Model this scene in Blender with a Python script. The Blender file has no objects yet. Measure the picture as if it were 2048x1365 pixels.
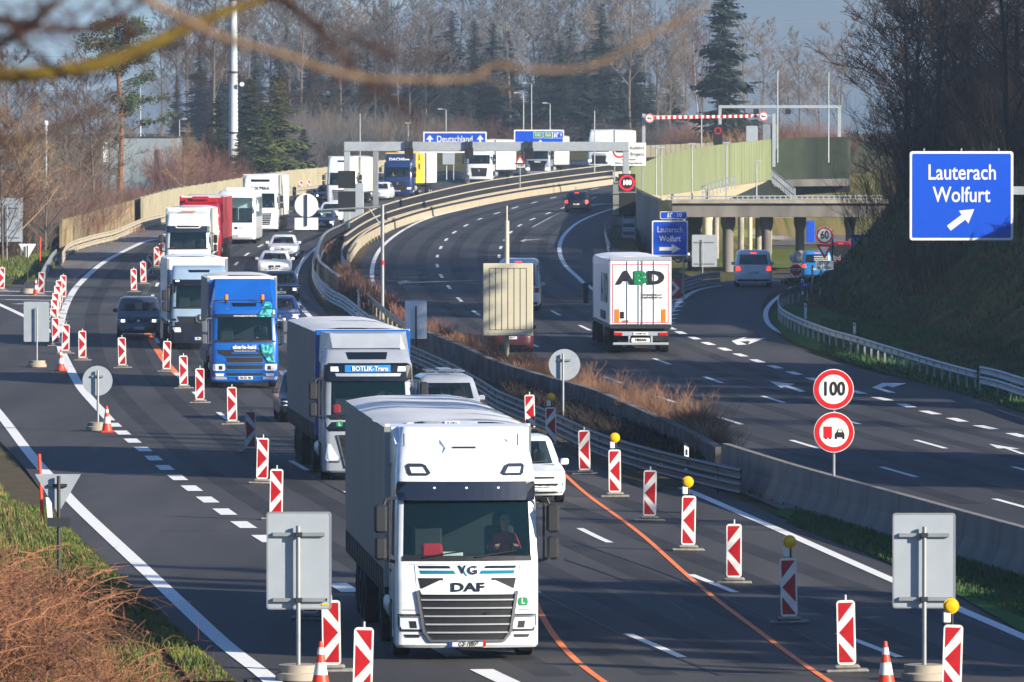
import bpy, math, random
from mathutils import Vector, Matrix
R = math.radians
rnd = random.Random(7)
C = bpy.context.scene.collection
# ------------------------------------------------------------ camera, world, sun, exposure
FOC, CX, CY, HY, CZ = 14000.0, 1024.0, 682.5, 312.0, 8.65     # focal length in photo pixels, eye height
PIT = math.atan((CY-HY)/FOC)
cd = bpy.data.cameras.new('camera'); cam = bpy.data.objects.new('camera', cd); C.objects.link(cam)
bpy.context.scene.camera = cam
cam.location = (0, 0, CZ); cam.rotation_euler = (math.pi/2-PIT, 0, 0)
cd.sensor_width = 36; cd.lens = FOC/2048*36; cd.clip_start = 0.5; cd.clip_end = 8000
cd.dof.use_dof = True; cd.dof.focus_distance = 185; cd.dof.aperture_fstop = 11
SUN_EL, SUN_AZ = R(21), R(33)                                  # azimuth from +X towards -Y
sd = Vector((math.cos(SUN_EL)*math.cos(SUN_AZ), -math.cos(SUN_EL)*math.sin(SUN_AZ), math.sin(SUN_EL)))
W = bpy.data.worlds.new("World"); bpy.context.scene.world = W; W.use_nodes = True
nt = W.node_tree; bg = nt.nodes['Background']
sky = nt.nodes.new('ShaderNodeTexSky'); sky.sky_type = 'NISHITA'; sky.sun_disc = False
sky.sun_elevation = SUN_EL; sky.sun_rotation = math.atan2(sd.x, sd.y); sky.air_density = 1.0; sky.dust_density = 0.8; sky.ozone_density = 2.5
tint = nt.nodes.new('ShaderNodeMix'); tint.data_type = 'RGBA'; tint.blend_type = 'MULTIPLY'; tint.inputs[0].default_value = 1; tint.inputs[7].default_value = (.60, .93, 1.42, 1)
nt.links.new(sky.outputs[0], tint.inputs[6]); nt.links.new(tint.outputs[2], bg.inputs[0]); bg.inputs[1].default_value = 0.05
ld = bpy.data.lights.new('sun', 'SUN'); ld.energy = 5.0; ld.angle = R(0.5); ld.color = (1, .9, .76)
sun = bpy.data.objects.new('sun', ld); C.objects.link(sun); sun.rotation_euler = (-sd).to_track_quat('-Z', 'Y').to_euler()
vs = bpy.context.scene.view_settings; vs.view_transform = 'Standard'; vs.look = 'None'; vs.exposure = 1.15; vs.gamma = 1
cy = bpy.context.scene.cycles; cy.max_bounces = 6; cy.transparent_max_bounces = 16; cy.volume_bounces = 0; cy.caustics_reflective = False; cy.caustics_refractive = False
try: cy.volume_step_rate = 10
except Exception: pass

# ------------------------------------------------------------ ground height and pixel -> ground
def softp(v, k): return k*math.log1p(math.exp(v/k)) if v/k < 30 else v
def gmain(Y): return .016*(softp(Y-265, 22) if Y < 1000 else 735)
def lerp(a, b, t): return a+(b-a)*t
def sst(a, b, x):
    t = min(1, max(0, (x-a)/(b-a))); return t*t*(3-2*t)
def interp(tab, v):
    if v <= tab[0][0]: return tab[0][1]
    for (a, b), (c, d) in zip(tab, tab[1:]):
        if v <= c: return b+(d-b)*(v-a)/(c-a)
    return tab[-1][1]
BND = [(360, 12.5), (385, 9.6), (440, 7.8), (500, 9), (560, 13), (640, 24), (720, 42), (800, 70)]
LOW = [(0, 0), (370, 1.75), (400, 1.5), (450, .6), (520, .9), (700, 1.3), (900, 2.2)]
def TZ(X, Y):
    z = gmain(Y)
    if Y > 362 and X > 0:
        lo = interp(LOW, Y); b = interp(BND, Y)
        lo = lerp(z, lo, sst(362, 385, Y))
        z = lerp(z, lo, sst(b, b+2.0, X))
    return z
def ray(px, py):
    dx, dz = (px-CX)/FOC, -(py-CY)/FOC
    c, s = math.cos(PIT), math.sin(PIT)
    return Vector((dx, c+dz*s, -s+dz*c))
def G(px, py, h=0.0):
    d = ray(px, py); mx, mz = d.x/d.y, d.z/d.y
    f = lambda Y: CZ+mz*Y-h-TZ(mx*Y, Y)
    Y = 60.0
    while f(Y) > 0 and Y < 1600: Y += 2.0
    a, b = Y-2, Y
    for _ in range(20):
        m = (a+b)/2
        if f(m) > 0: a = m
        else: b = m
    Y = (a+b)/2
    return Vector((mx*Y, Y, TZ(mx*Y, Y)+h))
def P(px, py, Y):
    d = ray(px, py); return Vector((d.x/d.y*Y, Y, CZ+d.z/d.y*Y))
def S(Y): return FOC/Y

# ------------------------------------------------------------ materials
def lin(c):
    return tuple(((v/255)/12.92 if v/255 <= .04045 else ((v/255+.055)/1.055)**2.4) for v in c)
MATS = {}
def mat(name, col, rough=.6, metal=0., var=.12, scale=3., emit=0, spec=.5, bump=0, coat=0, stretch=None, col2=None, thr=None):
    if name in MATS: return MATS[name]
    m = bpy.data.materials.new(name); m.use_nodes = True; n = m.node_tree; b = n.nodes['Principled BSDF']
    c = lin(col) + (1,)
    b.inputs['Base Color'].default_value = c; b.inputs['Roughness'].default_value = rough; b.inputs['Metallic'].default_value = metal
    b.inputs['Specular IOR Level'].default_value = spec; b.inputs['Coat Weight'].default_value = coat; b.inputs['Coat Roughness'].default_value = .06
    if var or col2:
        tc = n.nodes.new('ShaderNodeTexCoord'); mp = n.nodes.new('ShaderNodeMapping'); mp.inputs['Scale'].default_value = stretch or (1, 1, 1)
        no = n.nodes.new('ShaderNodeTexNoise'); no.inputs['Scale'].default_value = scale; no.inputs['Detail'].default_value = 6
        cr = n.nodes.new('ShaderNodeValToRGB')
        n.links.new(tc.outputs['Object'], mp.inputs[0]); n.links.new(mp.outputs[0], no.inputs['Vector']); n.links.new(no.outputs[0], cr.inputs[0])
        lo, hi = thr or (.3, .7)
        cr.color_ramp.elements[0].position = lo; cr.color_ramp.elements[1].position = hi
        c2 = lin(col2) if col2 else tuple(v*(1+var) for v in c[:3]); c1 = c[:3] if col2 else tuple(v*(1-var) for v in c[:3])
        cr.color_ramp.elements[0].color = (*c1, 1); cr.color_ramp.elements[1].color = (*c2, 1)
        n.links.new(cr.outputs[0], b.inputs['Base Color'])
        if bump:
            bu = n.nodes.new('ShaderNodeBump'); bu.inputs['Strength'].default_value = bump; bu.inputs['Distance'].default_value = .03
            n.links.new(no.outputs[0], bu.inputs['Height']); n.links.new(bu.outputs[0], b.inputs['Normal'])
    if emit:
        b.inputs['Emission Color'].default_value = c; b.inputs['Emission Strength'].default_value = emit
    MATS[name] = m; return m
def glassmat(name, col, trans):
    m = bpy.data.materials.new(name); m.use_nodes = True; n = m.node_tree; b = n.nodes['Principled BSDF']
    b.inputs['Base Color'].default_value = (*lin(col), 1); b.inputs['Roughness'].default_value = .08; b.inputs['Specular IOR Level'].default_value = .8
    tr = n.nodes.new('ShaderNodeBsdfTransparent'); tr.inputs[0].default_value = (.8, .95, .95, 1)
    mx = n.nodes.new('ShaderNodeMixShader'); mx.inputs[0].default_value = trans
    n.links.new(b.outputs[0], mx.inputs[1]); n.links.new(tr.outputs[0], mx.inputs[2]); n.links.new(mx.outputs[0], n.nodes['Material Output'].inputs[0])
    MATS[name] = m; return m
glassmat('windscreen_glass', (22, 56, 66), .74); glassmat('car_glass', (22, 34, 42), .6); glassmat('dark_glass', (12, 22, 30), .08)
def paint(name, col, **k): return mat(name, col, rough=.3, var=.07, scale=1.6, coat=.6, thr=(.35, .6), **k)

def asphalt(name, base, scale=1.0):
    m = bpy.data.materials.new(name); m.use_nodes = True; n = m.node_tree; b = n.nodes['Principled BSDF']; L = n.links.new
    tc = n.nodes.new('ShaderNodeTexCoord')
    def noise(sc, det, st=None):
        o = n.nodes.new('ShaderNodeTexNoise'); o.inputs['Scale'].default_value = sc; o.inputs['Detail'].default_value = det
        mp = n.nodes.new('ShaderNodeMapping'); mp.inputs['Scale'].default_value = st or (1, 1, 1); mp.inputs['Rotation'].default_value = (0, 0, R(6))
        L(tc.outputs['Object'], mp.inputs[0]); L(mp.outputs[0], o.inputs['Vector']); return o
    a = noise(.35, 8, (1.6, .12, 1)); f = noise(14, 4); p = noise(.08, 3, (2.5, .5, 1))
    def ramp(src, lo, hi, c0, c1):
        r = n.nodes.new('ShaderNodeValToRGB'); r.color_ramp.elements[0].position = lo; r.color_ramp.elements[1].position = hi
        r.color_ramp.elements[0].color = (c0, c0, c0, 1); r.color_ramp.elements[1].color = (c1, c1, c1, 1); L(src.outputs[0], r.inputs[0]); return r
    def mul(x, y):
        o = n.nodes.new('ShaderNodeMix'); o.data_type = 'RGBA'; o.blend_type = 'MULTIPLY'; o.inputs[0].default_value = 1
        L(x, o.inputs[6]); L(y, o.inputs[7]); return o.outputs[2]
    rgb = n.nodes.new('ShaderNodeRGB'); rgb.outputs[0].default_value = (*base, 1)
    o = mul(mul(mul(rgb.outputs[0], ramp(a, .35, .65, .72, 1.3).outputs[0]), ramp(f, .3, .7, .6, 1.4).outputs[0]), ramp(p, .42, .58, .85, 1.1).outputs[0])
    L(o, b.inputs['Base Color']); b.inputs['Roughness'].default_value = .82; b.inputs['Specular IOR Level'].default_value = .35
    bu = n.nodes.new('ShaderNodeBump'); bu.inputs['Strength'].default_value = .25; bu.inputs['Distance'].default_value = .01
    L(f.outputs[0], bu.inputs['Height']); L(bu.outputs[0], b.inputs['Normal'])
    MATS[name] = m; return m
asphalt('asphalt', (.038, .0365, .0365)); asphalt('asphalt_pale', (.15, .135, .125)); asphalt('asphalt_dark', (.034, .036, .040))

# ------------------------------------------------------------ mesh helpers
class MB:
    def __init__(s): s.v = []; s.f = []; s.m = []; s.mats = []
    def mi(s, m):
        if m is None: return 0
        if isinstance(m, str): m = MATS[m]
        if m not in s.mats: s.mats.append(m)
        return s.mats.index(m)
    def add(s, vs, fs, m=None):
        k = len(s.v); i = s.mi(m); s.v += [tuple(p) for p in vs]
        s.f += [tuple(q+k for q in f) for f in fs]; s.m += [i]*len(fs)
    def box(s, a, b, m=None, c=0):
        (x0, y0, z0), (x1, y1, z1) = a, b
        if not c:
            v = [(x, y, z) for z in (z0, z1) for x, y in ((x0, y0), (x1, y0), (x1, y1), (x0, y1))]
            s.add(v, [(0, 3, 2, 1), (4, 5, 6, 7), (0, 1, 5, 4), (1, 2, 6, 5), (2, 3, 7, 6), (3, 0, 4, 7)], m)
        else:
            def rg(x0, y0, x1, y1): return [(x0+c, y0), (x1-c, y0), (x1, y0+c), (x1, y1-c), (x1-c, y1), (x0+c, y1), (x0, y1-c), (x0, y0+c)]
            r0, r1 = rg(x0+c, y0+c, x1-c, y1-c), rg(x0, y0, x1, y1)
            v = [(x, y, z0) for x, y in r0]+[(x, y, z0+c) for x, y in r1]+[(x, y, z1-c) for x, y in r1]+[(x, y, z1) for x, y in r0]
            f = [tuple(range(7, -1, -1)), tuple(range(24, 32))]
            for k in range(3):
                for i in range(8): f.append((k*8+i, k*8+(i+1) % 8, k*8+8+(i+1) % 8, k*8+8+i))
            s.add(v, f, m)
    def tube(s, pts, rs, n=8, m=None, cap=True):
        pts = [Vector(p) for p in pts]
        if not hasattr(rs, '__len__'): rs = [rs]*len(pts)
        v = []; f = []; u = None
        for i, p in enumerate(pts):
            d = (pts[min(i+1, len(pts)-1)]-pts[max(i-1, 0)]).normalized()
            if u is None: u = d.orthogonal().normalized()
            u = (u-d*u.dot(d)).normalized(); w = d.cross(u)
            for k in range(n):
                a = 2*math.pi*k/n; v.append(p+(u*math.cos(a)+w*math.sin(a))*rs[i])
        for i in range(len(pts)-1):
            for k in range(n): f.append((i*n+k, i*n+(k+1) % n, (i+1)*n+(k+1) % n, (i+1)*n+k))
        if cap: f += [tuple(range(n-1, -1, -1)), tuple(range((len(pts)-1)*n, len(pts)*n))]
        s.add(v, f, m)
    def prism(s, poly, y0, y1, m=None):      # polygon in x,z extruded along y (y0 = face towards -y)
        n = len(poly); v = [(x, y0, z) for x, z in poly]+[(x, y1, z) for x, z in poly]
        f = [tuple(range(n)), tuple(range(2*n-1, n-1, -1))]+[(i, i+n, (i+1) % n+n, (i+1) % n) for i in range(n)]
        s.add(v, f, m)
    def strip(s, path, prof, m=None, close=False, cap=True):
        # path: list of Vector; prof: list of (side offset to the right, height), swept along
        n = len(prof); v = []; f = []
        for i, p in enumerate(path):
            a, b = path[max(0, i-1)], path[min(len(path)-1, i+1)]
            d = Vector((b.x-a.x, b.y-a.y, 0)).normalized(); r = Vector((d.y, -d.x, 0))
            for o, h in prof: v.append(p+r*o+Vector((0, 0, h)))
        q = n if close else n-1
        for i in range(len(path)-1):
            for k in range(q): f.append((i*n+k, i*n+(k+1) % n, (i+1)*n+(k+1) % n, (i+1)*n+k))
        if close and cap: f += [tuple(range(n)), tuple(range((len(path)-1)*n, len(path)*n))[::-1]]
        s.add(v, f, m)
    def mesh(s, name):
        me = bpy.data.meshes.new(name); me.from_pydata(s.v, [], s.f)
        for q in s.mats: me.materials.append(q)
        if len(s.mats) > 1: me.polygons.foreach_set('material_index', s.m)
        me.update(); return me
    def build(s, name, m=None, parent=None, smooth=False, recalc=False):
        if m is not None: s.mats = [MATS[m] if isinstance(m, str) else m]+[q for q in s.mats if q is not (MATS[m] if isinstance(m, str) else m)] if not s.mats else s.mats
        me = s.mesh(name)
        if recalc:
            import bmesh
            bm = bmesh.new(); bm.from_mesh(me); bmesh.ops.remove_doubles(bm, verts=bm.verts, dist=1e-5); bmesh.ops.recalc_face_normals(bm, faces=bm.faces); bm.to_mesh(me); bm.free()
        if smooth:
            me.polygons.foreach_set('use_smooth', [True]*len(me.polygons))
            try: me.set_sharp_from_angle(angle=R(38))
            except Exception: pass
        o = bpy.data.objects.new(name, me); C.objects.link(o)
        if parent: o.parent = parent
        return o
def tag(o, label=None, cat=None, group=None, kind=None):
    if label: o['label'] = label
    if cat: o['category'] = cat
    if group: o['group'] = group
    if kind: o['kind'] = kind
    return o
def thing(name, label, cat, loc=(0, 0, 0), rz=0, group=None):
    o = bpy.data.objects.new(name, None); C.objects.link(o); o.location = loc; o.rotation_euler = (0, 0, rz); o.empty_display_size = .3
    return tag(o, label, cat, group)
KIDS = {}
def copy_tree(o, parent=None, kids=None):
    if kids is None:
        kids = {}
        for q in bpy.data.objects:
            if q.parent: kids.setdefault(q.parent.name, []).append(q)
    c = o.copy(); C.objects.link(c)
    if parent: c.parent = parent
    for ch in kids.get(o.name, []): copy_tree(ch, c, kids)
    return c
def text(s, size, name, m, parent, loc, rot=(math.pi/2, 0, 0), bold=0., xs=1., align='CENTER', ext=.004):
    cu = bpy.data.curves.new(name, 'FONT'); cu.body = s; cu.size = size; cu.align_x = align; cu.align_y = 'CENTER'; cu.offset = bold*size; cu.extrude = ext; cu.resolution_u = 3
    t = bpy.data.objects.new(name, cu); C.objects.link(t)
    dg = bpy.context.evaluated_depsgraph_get(); me = bpy.data.meshes.new_from_object(t.evaluated_get(dg))
    bpy.data.objects.remove(t); bpy.data.curves.remove(cu)
    me.materials.clear(); me.materials.append(MATS[m])
    o = bpy.data.objects.new(name, me); C.objects.link(o); o.parent = parent; o.location = loc; o.rotation_euler = rot; o.scale = (xs, 1, 1)
    return o
def smoothpath(pts, n=6):
    out = []
    for i in range(len(pts)-1):
        p0, p1, p2, p3 = pts[max(0, i-1)], pts[i], pts[i+1], pts[min(len(pts)-1, i+2)]
        for k in range(n):
            t = k/n; out.append(.5*((2*p1)+(p2-p0)*t+(2*p0-5*p1+4*p2-p3)*t*t+(3*p1-p0-3*p2+p3)*t**3))
    out.append(pts[-1]); return out
def gpath(px, n=6, h=0.): 
    q = smoothpath([G(*q) for q in px], n)
    for _ in range(14): q = [q[0]]+[(q[i-1]+q[i]*2+q[i+1])/4 for i in range(1, len(q)-1)]+[q[-1]]
    return [Vector((p.x, p.y, TZ(p.x, p.y)+h)) for p in q]
def resample(path, step):
    out = [path[0]]; acc = 0.
    for a, b in zip(path, path[1:]):
        L = (b-a).length
        while acc+L >= step and L > 1e-9:
            t = (step-acc)/L; a = a+(b-a)*t; out.append(a.copy()); L = (b-a).length; acc = 0.
        acc += L
    return out
def posts(t, name, pos, a, b, m):
    # every post its own part; past 100 of them the rest are one part
    mb = MB(); mb.box(a, b, m); me = mb.mesh(name)
    for p in pos[:100]: o = bpy.data.objects.new(name, me); C.objects.link(o); o.parent = t; o.location = p
    if len(pos) > 100:
        mb = MB()
        for p in pos[100:]: mb.box(tuple(p[i]+a[i] for i in range(3)), tuple(p[i]+b[i] for i in range(3)), m)
        tag(mb.build(name+'_row', parent=t), kind='stuff')
def circle(r, n=32, cx=0, cz=0): return [(cx+r*math.cos(2*math.pi*i/n), cz+r*math.sin(2*math.pi*i/n)) for i in range(n)]
def rrect(w, h, r, cx=0, cz=0, n=4):
    o = []
    for (sx, sz, a0) in ((1, -1, -90), (1, 1, 0), (-1, 1, 90), (-1, -1, 180)):
        for i in range(n+1):
            a = R(a0+90*i/n); o.append((cx+sx*(w/2-r)+r*math.cos(a), cz+sz*(h/2-r)+r*math.sin(a)))
    return o
asphalt('asphalt_shaded', (.029, .030, .034))  # darker bluish asphalt, the right lanes' shade put into the colour
# ------------------------------------------------------------ terrain
mat('ground', (58, 66, 30), rough=1, scale=.35, col2=(96, 84, 50), thr=(.35, .65), bump=.6, spec=.1)
mat('grass_ground', (62, 84, 22), rough=1, scale=.9, col2=(112, 112, 48), thr=(.35, .7), bump=.8, spec=.1)
mat('shade_grass', (48, 98, 40), rough=1, scale=.4, col2=(74, 92, 44), thr=(.4, .7), bump=.6, spec=.1)  # shaded copy of the verge grass, shade put into its green
mat('dirt', (92, 80, 62), rough=1, scale=2.5, col2=(64, 60, 40), bump=.5, spec=.1)
mat('marking_white', (205, 205, 200), rough=.7, scale=5, col2=(225, 225, 220), thr=(.2, .5), spec=.3)
mat('marking_worn', (120, 122, 122), rough=.8, scale=4, col2=(190, 192, 190), thr=(.4, .6), spec=.3)
mat('marking_orange', (226, 112, 52), rough=.7, scale=4, col2=(240, 136, 76), spec=.3)
mat('concrete', (150, 142, 128), rough=.9, scale=1.2, var=.22, bump=.3, spec=.2)
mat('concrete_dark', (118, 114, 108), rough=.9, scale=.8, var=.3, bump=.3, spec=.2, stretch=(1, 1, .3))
mat('concrete_sunlit', (205, 188, 152), rough=.9, scale=1.0, var=.14, bump=.2, spec=.2)  # warm sunlight put into the concrete's colour
mat('galvanised', (150, 154, 156), rough=.5, metal=.55, var=.12, scale=2)
mat('galvanised_sunlit', (164, 154, 132), rough=.6, metal=.1, var=.14, scale=1.5)  # galvanised steel with warm sunlight put into its colour
mat('steel_pale', (176, 182, 184), rough=.45, metal=.4, var=.08)
mat('steel_dark', (58, 60, 64), rough=.5, metal=.4)
mat('black', (14, 14, 16), rough=.6, var=.05)
mat('black_gloss', (10, 12, 16), rough=.25, var=.0, coat=.5)
mat('rubber', (26, 26, 28), rough=.85, var=.15, scale=8, spec=.3)
mat('white', (228, 230, 230), rough=.5, var=.02)
mat('sign_white', (222, 222, 216), rough=.45, var=.03, scale=6)
mat('sign_blue', (8, 74, 192), rough=.4, var=.04, scale=5)
mat('sign_red', (196, 22, 26), rough=.4, var=.05, scale=5)
mat('sign_green', (14, 124, 70), rough=.4, var=.03)
mat('sign_back', (168, 176, 182), rough=.5, metal=.35, var=.06, scale=2)
mat('lamp_yellow', (232, 178, 12), rough=.25, var=.05)
mat('cone_orange', (226, 58, 24), rough=.5, var=.06)
mat('skin', (196, 140, 112), rough=.6, var=.05)
mat('hair_grey', (120, 112, 104), rough=.8)
mat('hair_dark', (38, 28, 22), rough=.8)
mat('seat_dark', (42, 42, 48), rough=.9)
def mound(X, Y):
    z = 0
    if X > 0:      # wooded bank right of the exit road
        x0 = interp([(60, 22), (240, 21.5), (275, 20.5), (300, 18.6), (330, 16.6), (380, 15.6), (410, 17.5), (430, 26), (450, 40)], Y)
        z += sst(0, 9, X-x0)*6.5*sst(215, 300, Y)*(1-sst(385, 425, Y)) + sst(0, 14, X-x0)*2.0*(1-sst(385, 430, Y))
        if Y < 300: z += .35*sst(0, 3, X-x0+3.5)
    else:          # bank beside the near slip road, under the camera's bridge
        x0 = interp([(40, -3.0), (75, -3.15), (95, -4.3), (115, -6.6), (150, -10.5), (200, -17.5), (240, -24)], Y)
        k = 1-sst(80, 125, Y)
        z += sst(0, 2.6, x0-X)*(2.35*k) + sst(0, 6, x0-X)*(.8+1.0*k)*(1-sst(170, 215, Y))
    return z
def build_ground():
    ys = [20+5*i for i in range(0, 80)]+[420+10*i for i in range(0, 70)]+[1150+80*i for i in range(0, 40)]
    xs = [-1500, -800, -400, -240, -150, -110, -85]+[-70+1.5*i for i in range(0, 94)]+[75, 90, 110, 150, 240, 400, 800, 1500]
    mb = MB(); v = []; f = []
    for y in ys:
        for x in xs:
            z = TZ(x, y)+mound(x, y)-.05
            if abs(x) > 30 or y > 700: z += .25*math.sin(x*.13+y*.05)*min(1, abs(x)/60)
            v.append((x, y, z))
    n = len(xs)
    for j in range(len(ys)-1):
        for i in range(n-1): f.append((j*n+i, j*n+i+1, (j+1)*n+i+1, (j+1)*n+i))
    mb.add(v, f, 'ground'); tag(mb.build('ground', smooth=True), kind='structure')
build_ground()
def ribbon(name, A, B, m, off, na=160, nb=8, kind='structure'):
    # A, B: paired pixel lists
    A = [G(*p) for p in A]; B = [G(*p) for p in B]
    k = max(2, na//(len(A)-1)); A = smoothpath(A, k); B = smoothpath(B, k)
    v = []; f = []
    for a, b in zip(A, B):
        for i in range(nb+1):
            p = a.lerp(b, i/nb); v.append((p.x, p.y, TZ(p.x, p.y)+off))
    for j in range(len(A)-1):
        for i in range(nb): q = j*(nb+1)+i; f.append((q, q+1, q+nb+2, q+nb+1))
    mb = MB(); mb.add(v, f, m); o = mb.build(name, smooth=True); tag(o, kind=kind); return o
# left carriageway (towards the camera), from below the frame to beyond the far bend
ribbon('road', [(600, 1600), (452, 1365), (315, 1240), (200, 1120), (110, 1020), (40, 925), (-40, 850), (-160, 760), (-240, 700), (-220, 640), (-60, 585), (60, 566), (118, 528), (160, 499), (235, 470), (330, 440), (440, 414), (560, 392), (660, 374), (780, 357), (870, 346), (930, 342), (1060, 330), (1200, 316), (1420, 300)],
       [(2900, 1620), (2400, 1400), (2120, 1275), (1830, 1150), (1550, 1030), (1330, 940), (1175, 885), (1020, 828), (870, 770), (757, 715), (668, 640), (640, 612), (622, 582), (616, 553), (630, 520), (664, 483), (706, 452), (760, 425), (818, 402), (880, 386), (950, 372), (1030, 358), (1110, 348), (1190, 338), (1440, 318)], 'asphalt', 0.0)
# pale shoulder beside the slip road
ribbon('shoulder', [(112, 520), (155, 493), (235, 464), (330, 436)], [(150, 560), (200, 524), (262, 494), (352, 470)], 'asphalt_pale', .006)
# right carriageway
ribbon('road', [(2550, 1300), (2090, 1138), (1780, 1040), (1480, 942), (1230, 822), (1000, 720), (860, 660), (770, 610), (728, 570), (722, 530), (745, 488), (800, 452), (880, 424), (970, 402), (1090, 378), (1225, 358), (1300, 350)],
       [(2700, 1340), (2600, 1090), (2400, 960), (2250, 880), (2060, 826), (1880, 774), (1700, 733), (1560, 684), (1420, 622), (1330, 575), (1260, 520), (1222, 486), (1222, 462), (1236, 440), (1262, 420), (1290, 398), (1340, 384)], 'asphalt_shaded', 0.0)
# exit road curving away under the bridge
ribbon('road', [(1330, 650), (1335, 625), (1360, 596), (1400, 574), (1450, 563), (1520, 556), (1600, 548), (1700, 545)],
       [(1620, 704), (1575, 684), (1540, 655), (1523, 622), (1540, 590), (1580, 571), (1640, 562), (1720, 560)], 'asphalt_dark', .008)
# lower street beyond the bridge
def flat(name, pts, m, off):
    v = [Vector(p) for p in pts]; mb = MB(); mb.add([(p.x, p.y, p.z+off) for p in v], [tuple(range(len(v)))], m); return tag(mb.build(name), kind='structure')
ribbon('street', [(1320, 497), (1450, 494), (1600, 490), (1720, 487)], [(1320, 482), (1450, 478), (1600, 474), (1720, 470)], 'asphalt_pale', .01)
ribbon('path', [(1570, 470), (1620, 470), (1700, 468)], [(1660, 448), (1700, 448), (1760, 448)], 'asphalt_pale', .012)
ribbon('grass_verge', [(1430, 540), (1560, 537), (1640, 534), (1720, 532)], [(1430, 503), (1560, 500), (1640, 497), (1720, 494)], 'grass_ground', .02)
ribbon('grass_verge', [(1450, 477), (1510, 476), (1560, 475), (1600, 473)], [(1450, 461), (1510, 459), (1560, 457), (1600, 456)], 'grass_ground', .02)
# green verge and gutter by the slip road bottom left
ribbon('grass_verge', [(380, 1365), (250, 1210), (120, 1100), (0, 1010), (-120, 900)], [(478, 1365), (335, 1238), (205, 1118), (112, 1020), (30, 925)], 'dirt', .02, nb=3)
# median ground between the carriageways
ribbon('median', [(1300, 985), (1150, 915), (1010, 850), (900, 795), (735, 690), (660, 628), (630, 590), (620, 555), (632, 518), (664, 483), (706, 452)],
       [(1445, 965), (1330, 880), (1180, 800), (1000, 720), (830, 645), (760, 604), (728, 570), (722, 530), (745, 488), (780, 460), (815, 440)], 'dirt', .015, nb=4)
ribbon('median', [(2500, 1440), (2135, 1275), (1855, 1150), (1585, 1030), (1375, 942), (1240, 895)], [(2440, 1290), (2048, 1150), (1800, 1075), (1600, 1015), (1455, 970), (1400, 960)], 'asphalt_pale', .012, nb=4)
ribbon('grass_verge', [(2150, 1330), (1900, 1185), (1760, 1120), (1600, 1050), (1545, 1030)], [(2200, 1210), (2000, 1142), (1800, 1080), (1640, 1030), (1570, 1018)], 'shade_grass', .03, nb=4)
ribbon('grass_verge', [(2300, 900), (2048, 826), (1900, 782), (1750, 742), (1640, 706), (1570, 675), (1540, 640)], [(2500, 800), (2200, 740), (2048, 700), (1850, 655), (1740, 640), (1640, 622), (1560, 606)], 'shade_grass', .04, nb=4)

# ------------------------------------------------------------ road markings
def line(px, w, m='marking_white', off=.012, n=8):
    p = gpath(px, n, off); mb = MB(); mb.strip(p, [(-w/2, 0), (w/2, 0)], m); return tag(mb.build('road_marking'), kind='structure')
def dashes(px, w, dash, period, start=0., m='marking_white', off=.012):
    # all dashes of one lane line are one painted line
    p = resample(gpath(px, 10, 0), .5); mb = MB(); i = int(start*2); n = int(dash*2); q = int(period*2)
    while i+n < len(p):
        seg = [Vector((a.x, a.y, TZ(a.x, a.y)+off)) for a in p[i:i+n+1:2 if n < 8 else 3]]
        if len(seg) > 1: mb.strip(seg, [(-w/2, 0), (w/2, 0)], m)
        i += q
    return tag(mb.build('road_marking'), kind='structure')
line([(700, 1520), (545, 1362), (460, 1300), (380, 1225), (300, 1150), (230, 1085), (150, 1010), (110, 965), (60, 910), (0, 828), (-60, 760)], .32)
line([(345, 478), (327, 468)][::-1]+[(300, 480), (271, 492), (220, 517), (189, 539), (157, 570), (145, 586), (132, 611), (123, 640), (120, 665), (121, 696), (132, 722), (148, 753), (164, 780), (196, 815), (220, 842)], .34)
dashes([(1060, 1385), (903, 1310), (662, 1160), (503, 1061), (463, 1034), (426, 1008), (392, 984), (361, 961), (333, 939), (308, 918), (285, 898), (262, 880), (240, 862), (222, 845)], .40, 3.5, 6.3, 2.2)
dashes([(1440, 1350), (1322, 1297), (1208, 1248), (960, 1130), (684, 979), (560, 910), (418, 812), (350, 745), (322, 700), (300, 640), (305, 590), (335, 535), (372, 505), (420, 480), (500, 450), (560, 430)], .17, 6, 18, 4.2)
dashes([(1900, 1354), (1655, 1260), (1360, 1141), (1135, 1048), (900, 893), (700, 780), (530, 720), (470, 660), (445, 611), (450, 565), (465, 538), (479, 521), (500, 505), (525, 490), (584, 462), (660, 432), (720, 412)], .17, 6, 18, 4.5)
line([(2300, 1385), (2048, 1275), (1769, 1155), (1500, 1035), (1290, 945), (1150, 890), (1000, 835), (850, 770), (740, 722), (665, 680), (619, 632), (598, 611), (592, 585), (590, 561), (593, 543), (603, 526), (616, 510), (636, 494), (655, 480), (700, 450)], .26)
OR = 'marking_orange'
line([(1128, 948), (1140, 960), (1180, 995), (1230, 1030), (1290, 1075), (1350, 1130), (1420, 1190), (1500, 1250), (1580, 1310), (1660, 1365), (1760, 1430)], .11, OR, .009)
line([(1030, 1120), (1060, 1185), (1088, 1240), (1110, 1275), (1140, 1310), (1180, 1345), (1260, 1400)], .12, OR, .009)
line([(290, 655), (297, 672), (315, 700), (335, 730), (357, 752)], .3, OR, .009); line([(560, 742), (583, 762), (640, 800)], .2, OR, .009)
line([(1104, 381), (1225, 362)][::-1]+[(1104, 381), (1039, 393), (951, 414), (864, 434), (814, 456), (776, 482), (755, 506), (745, 532), (744, 556), (749, 576), (761, 594), (782, 614), (805, 638), (900, 690), (1100, 770), (1300, 840), (1500, 940), (1800, 1060)], .24)
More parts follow.
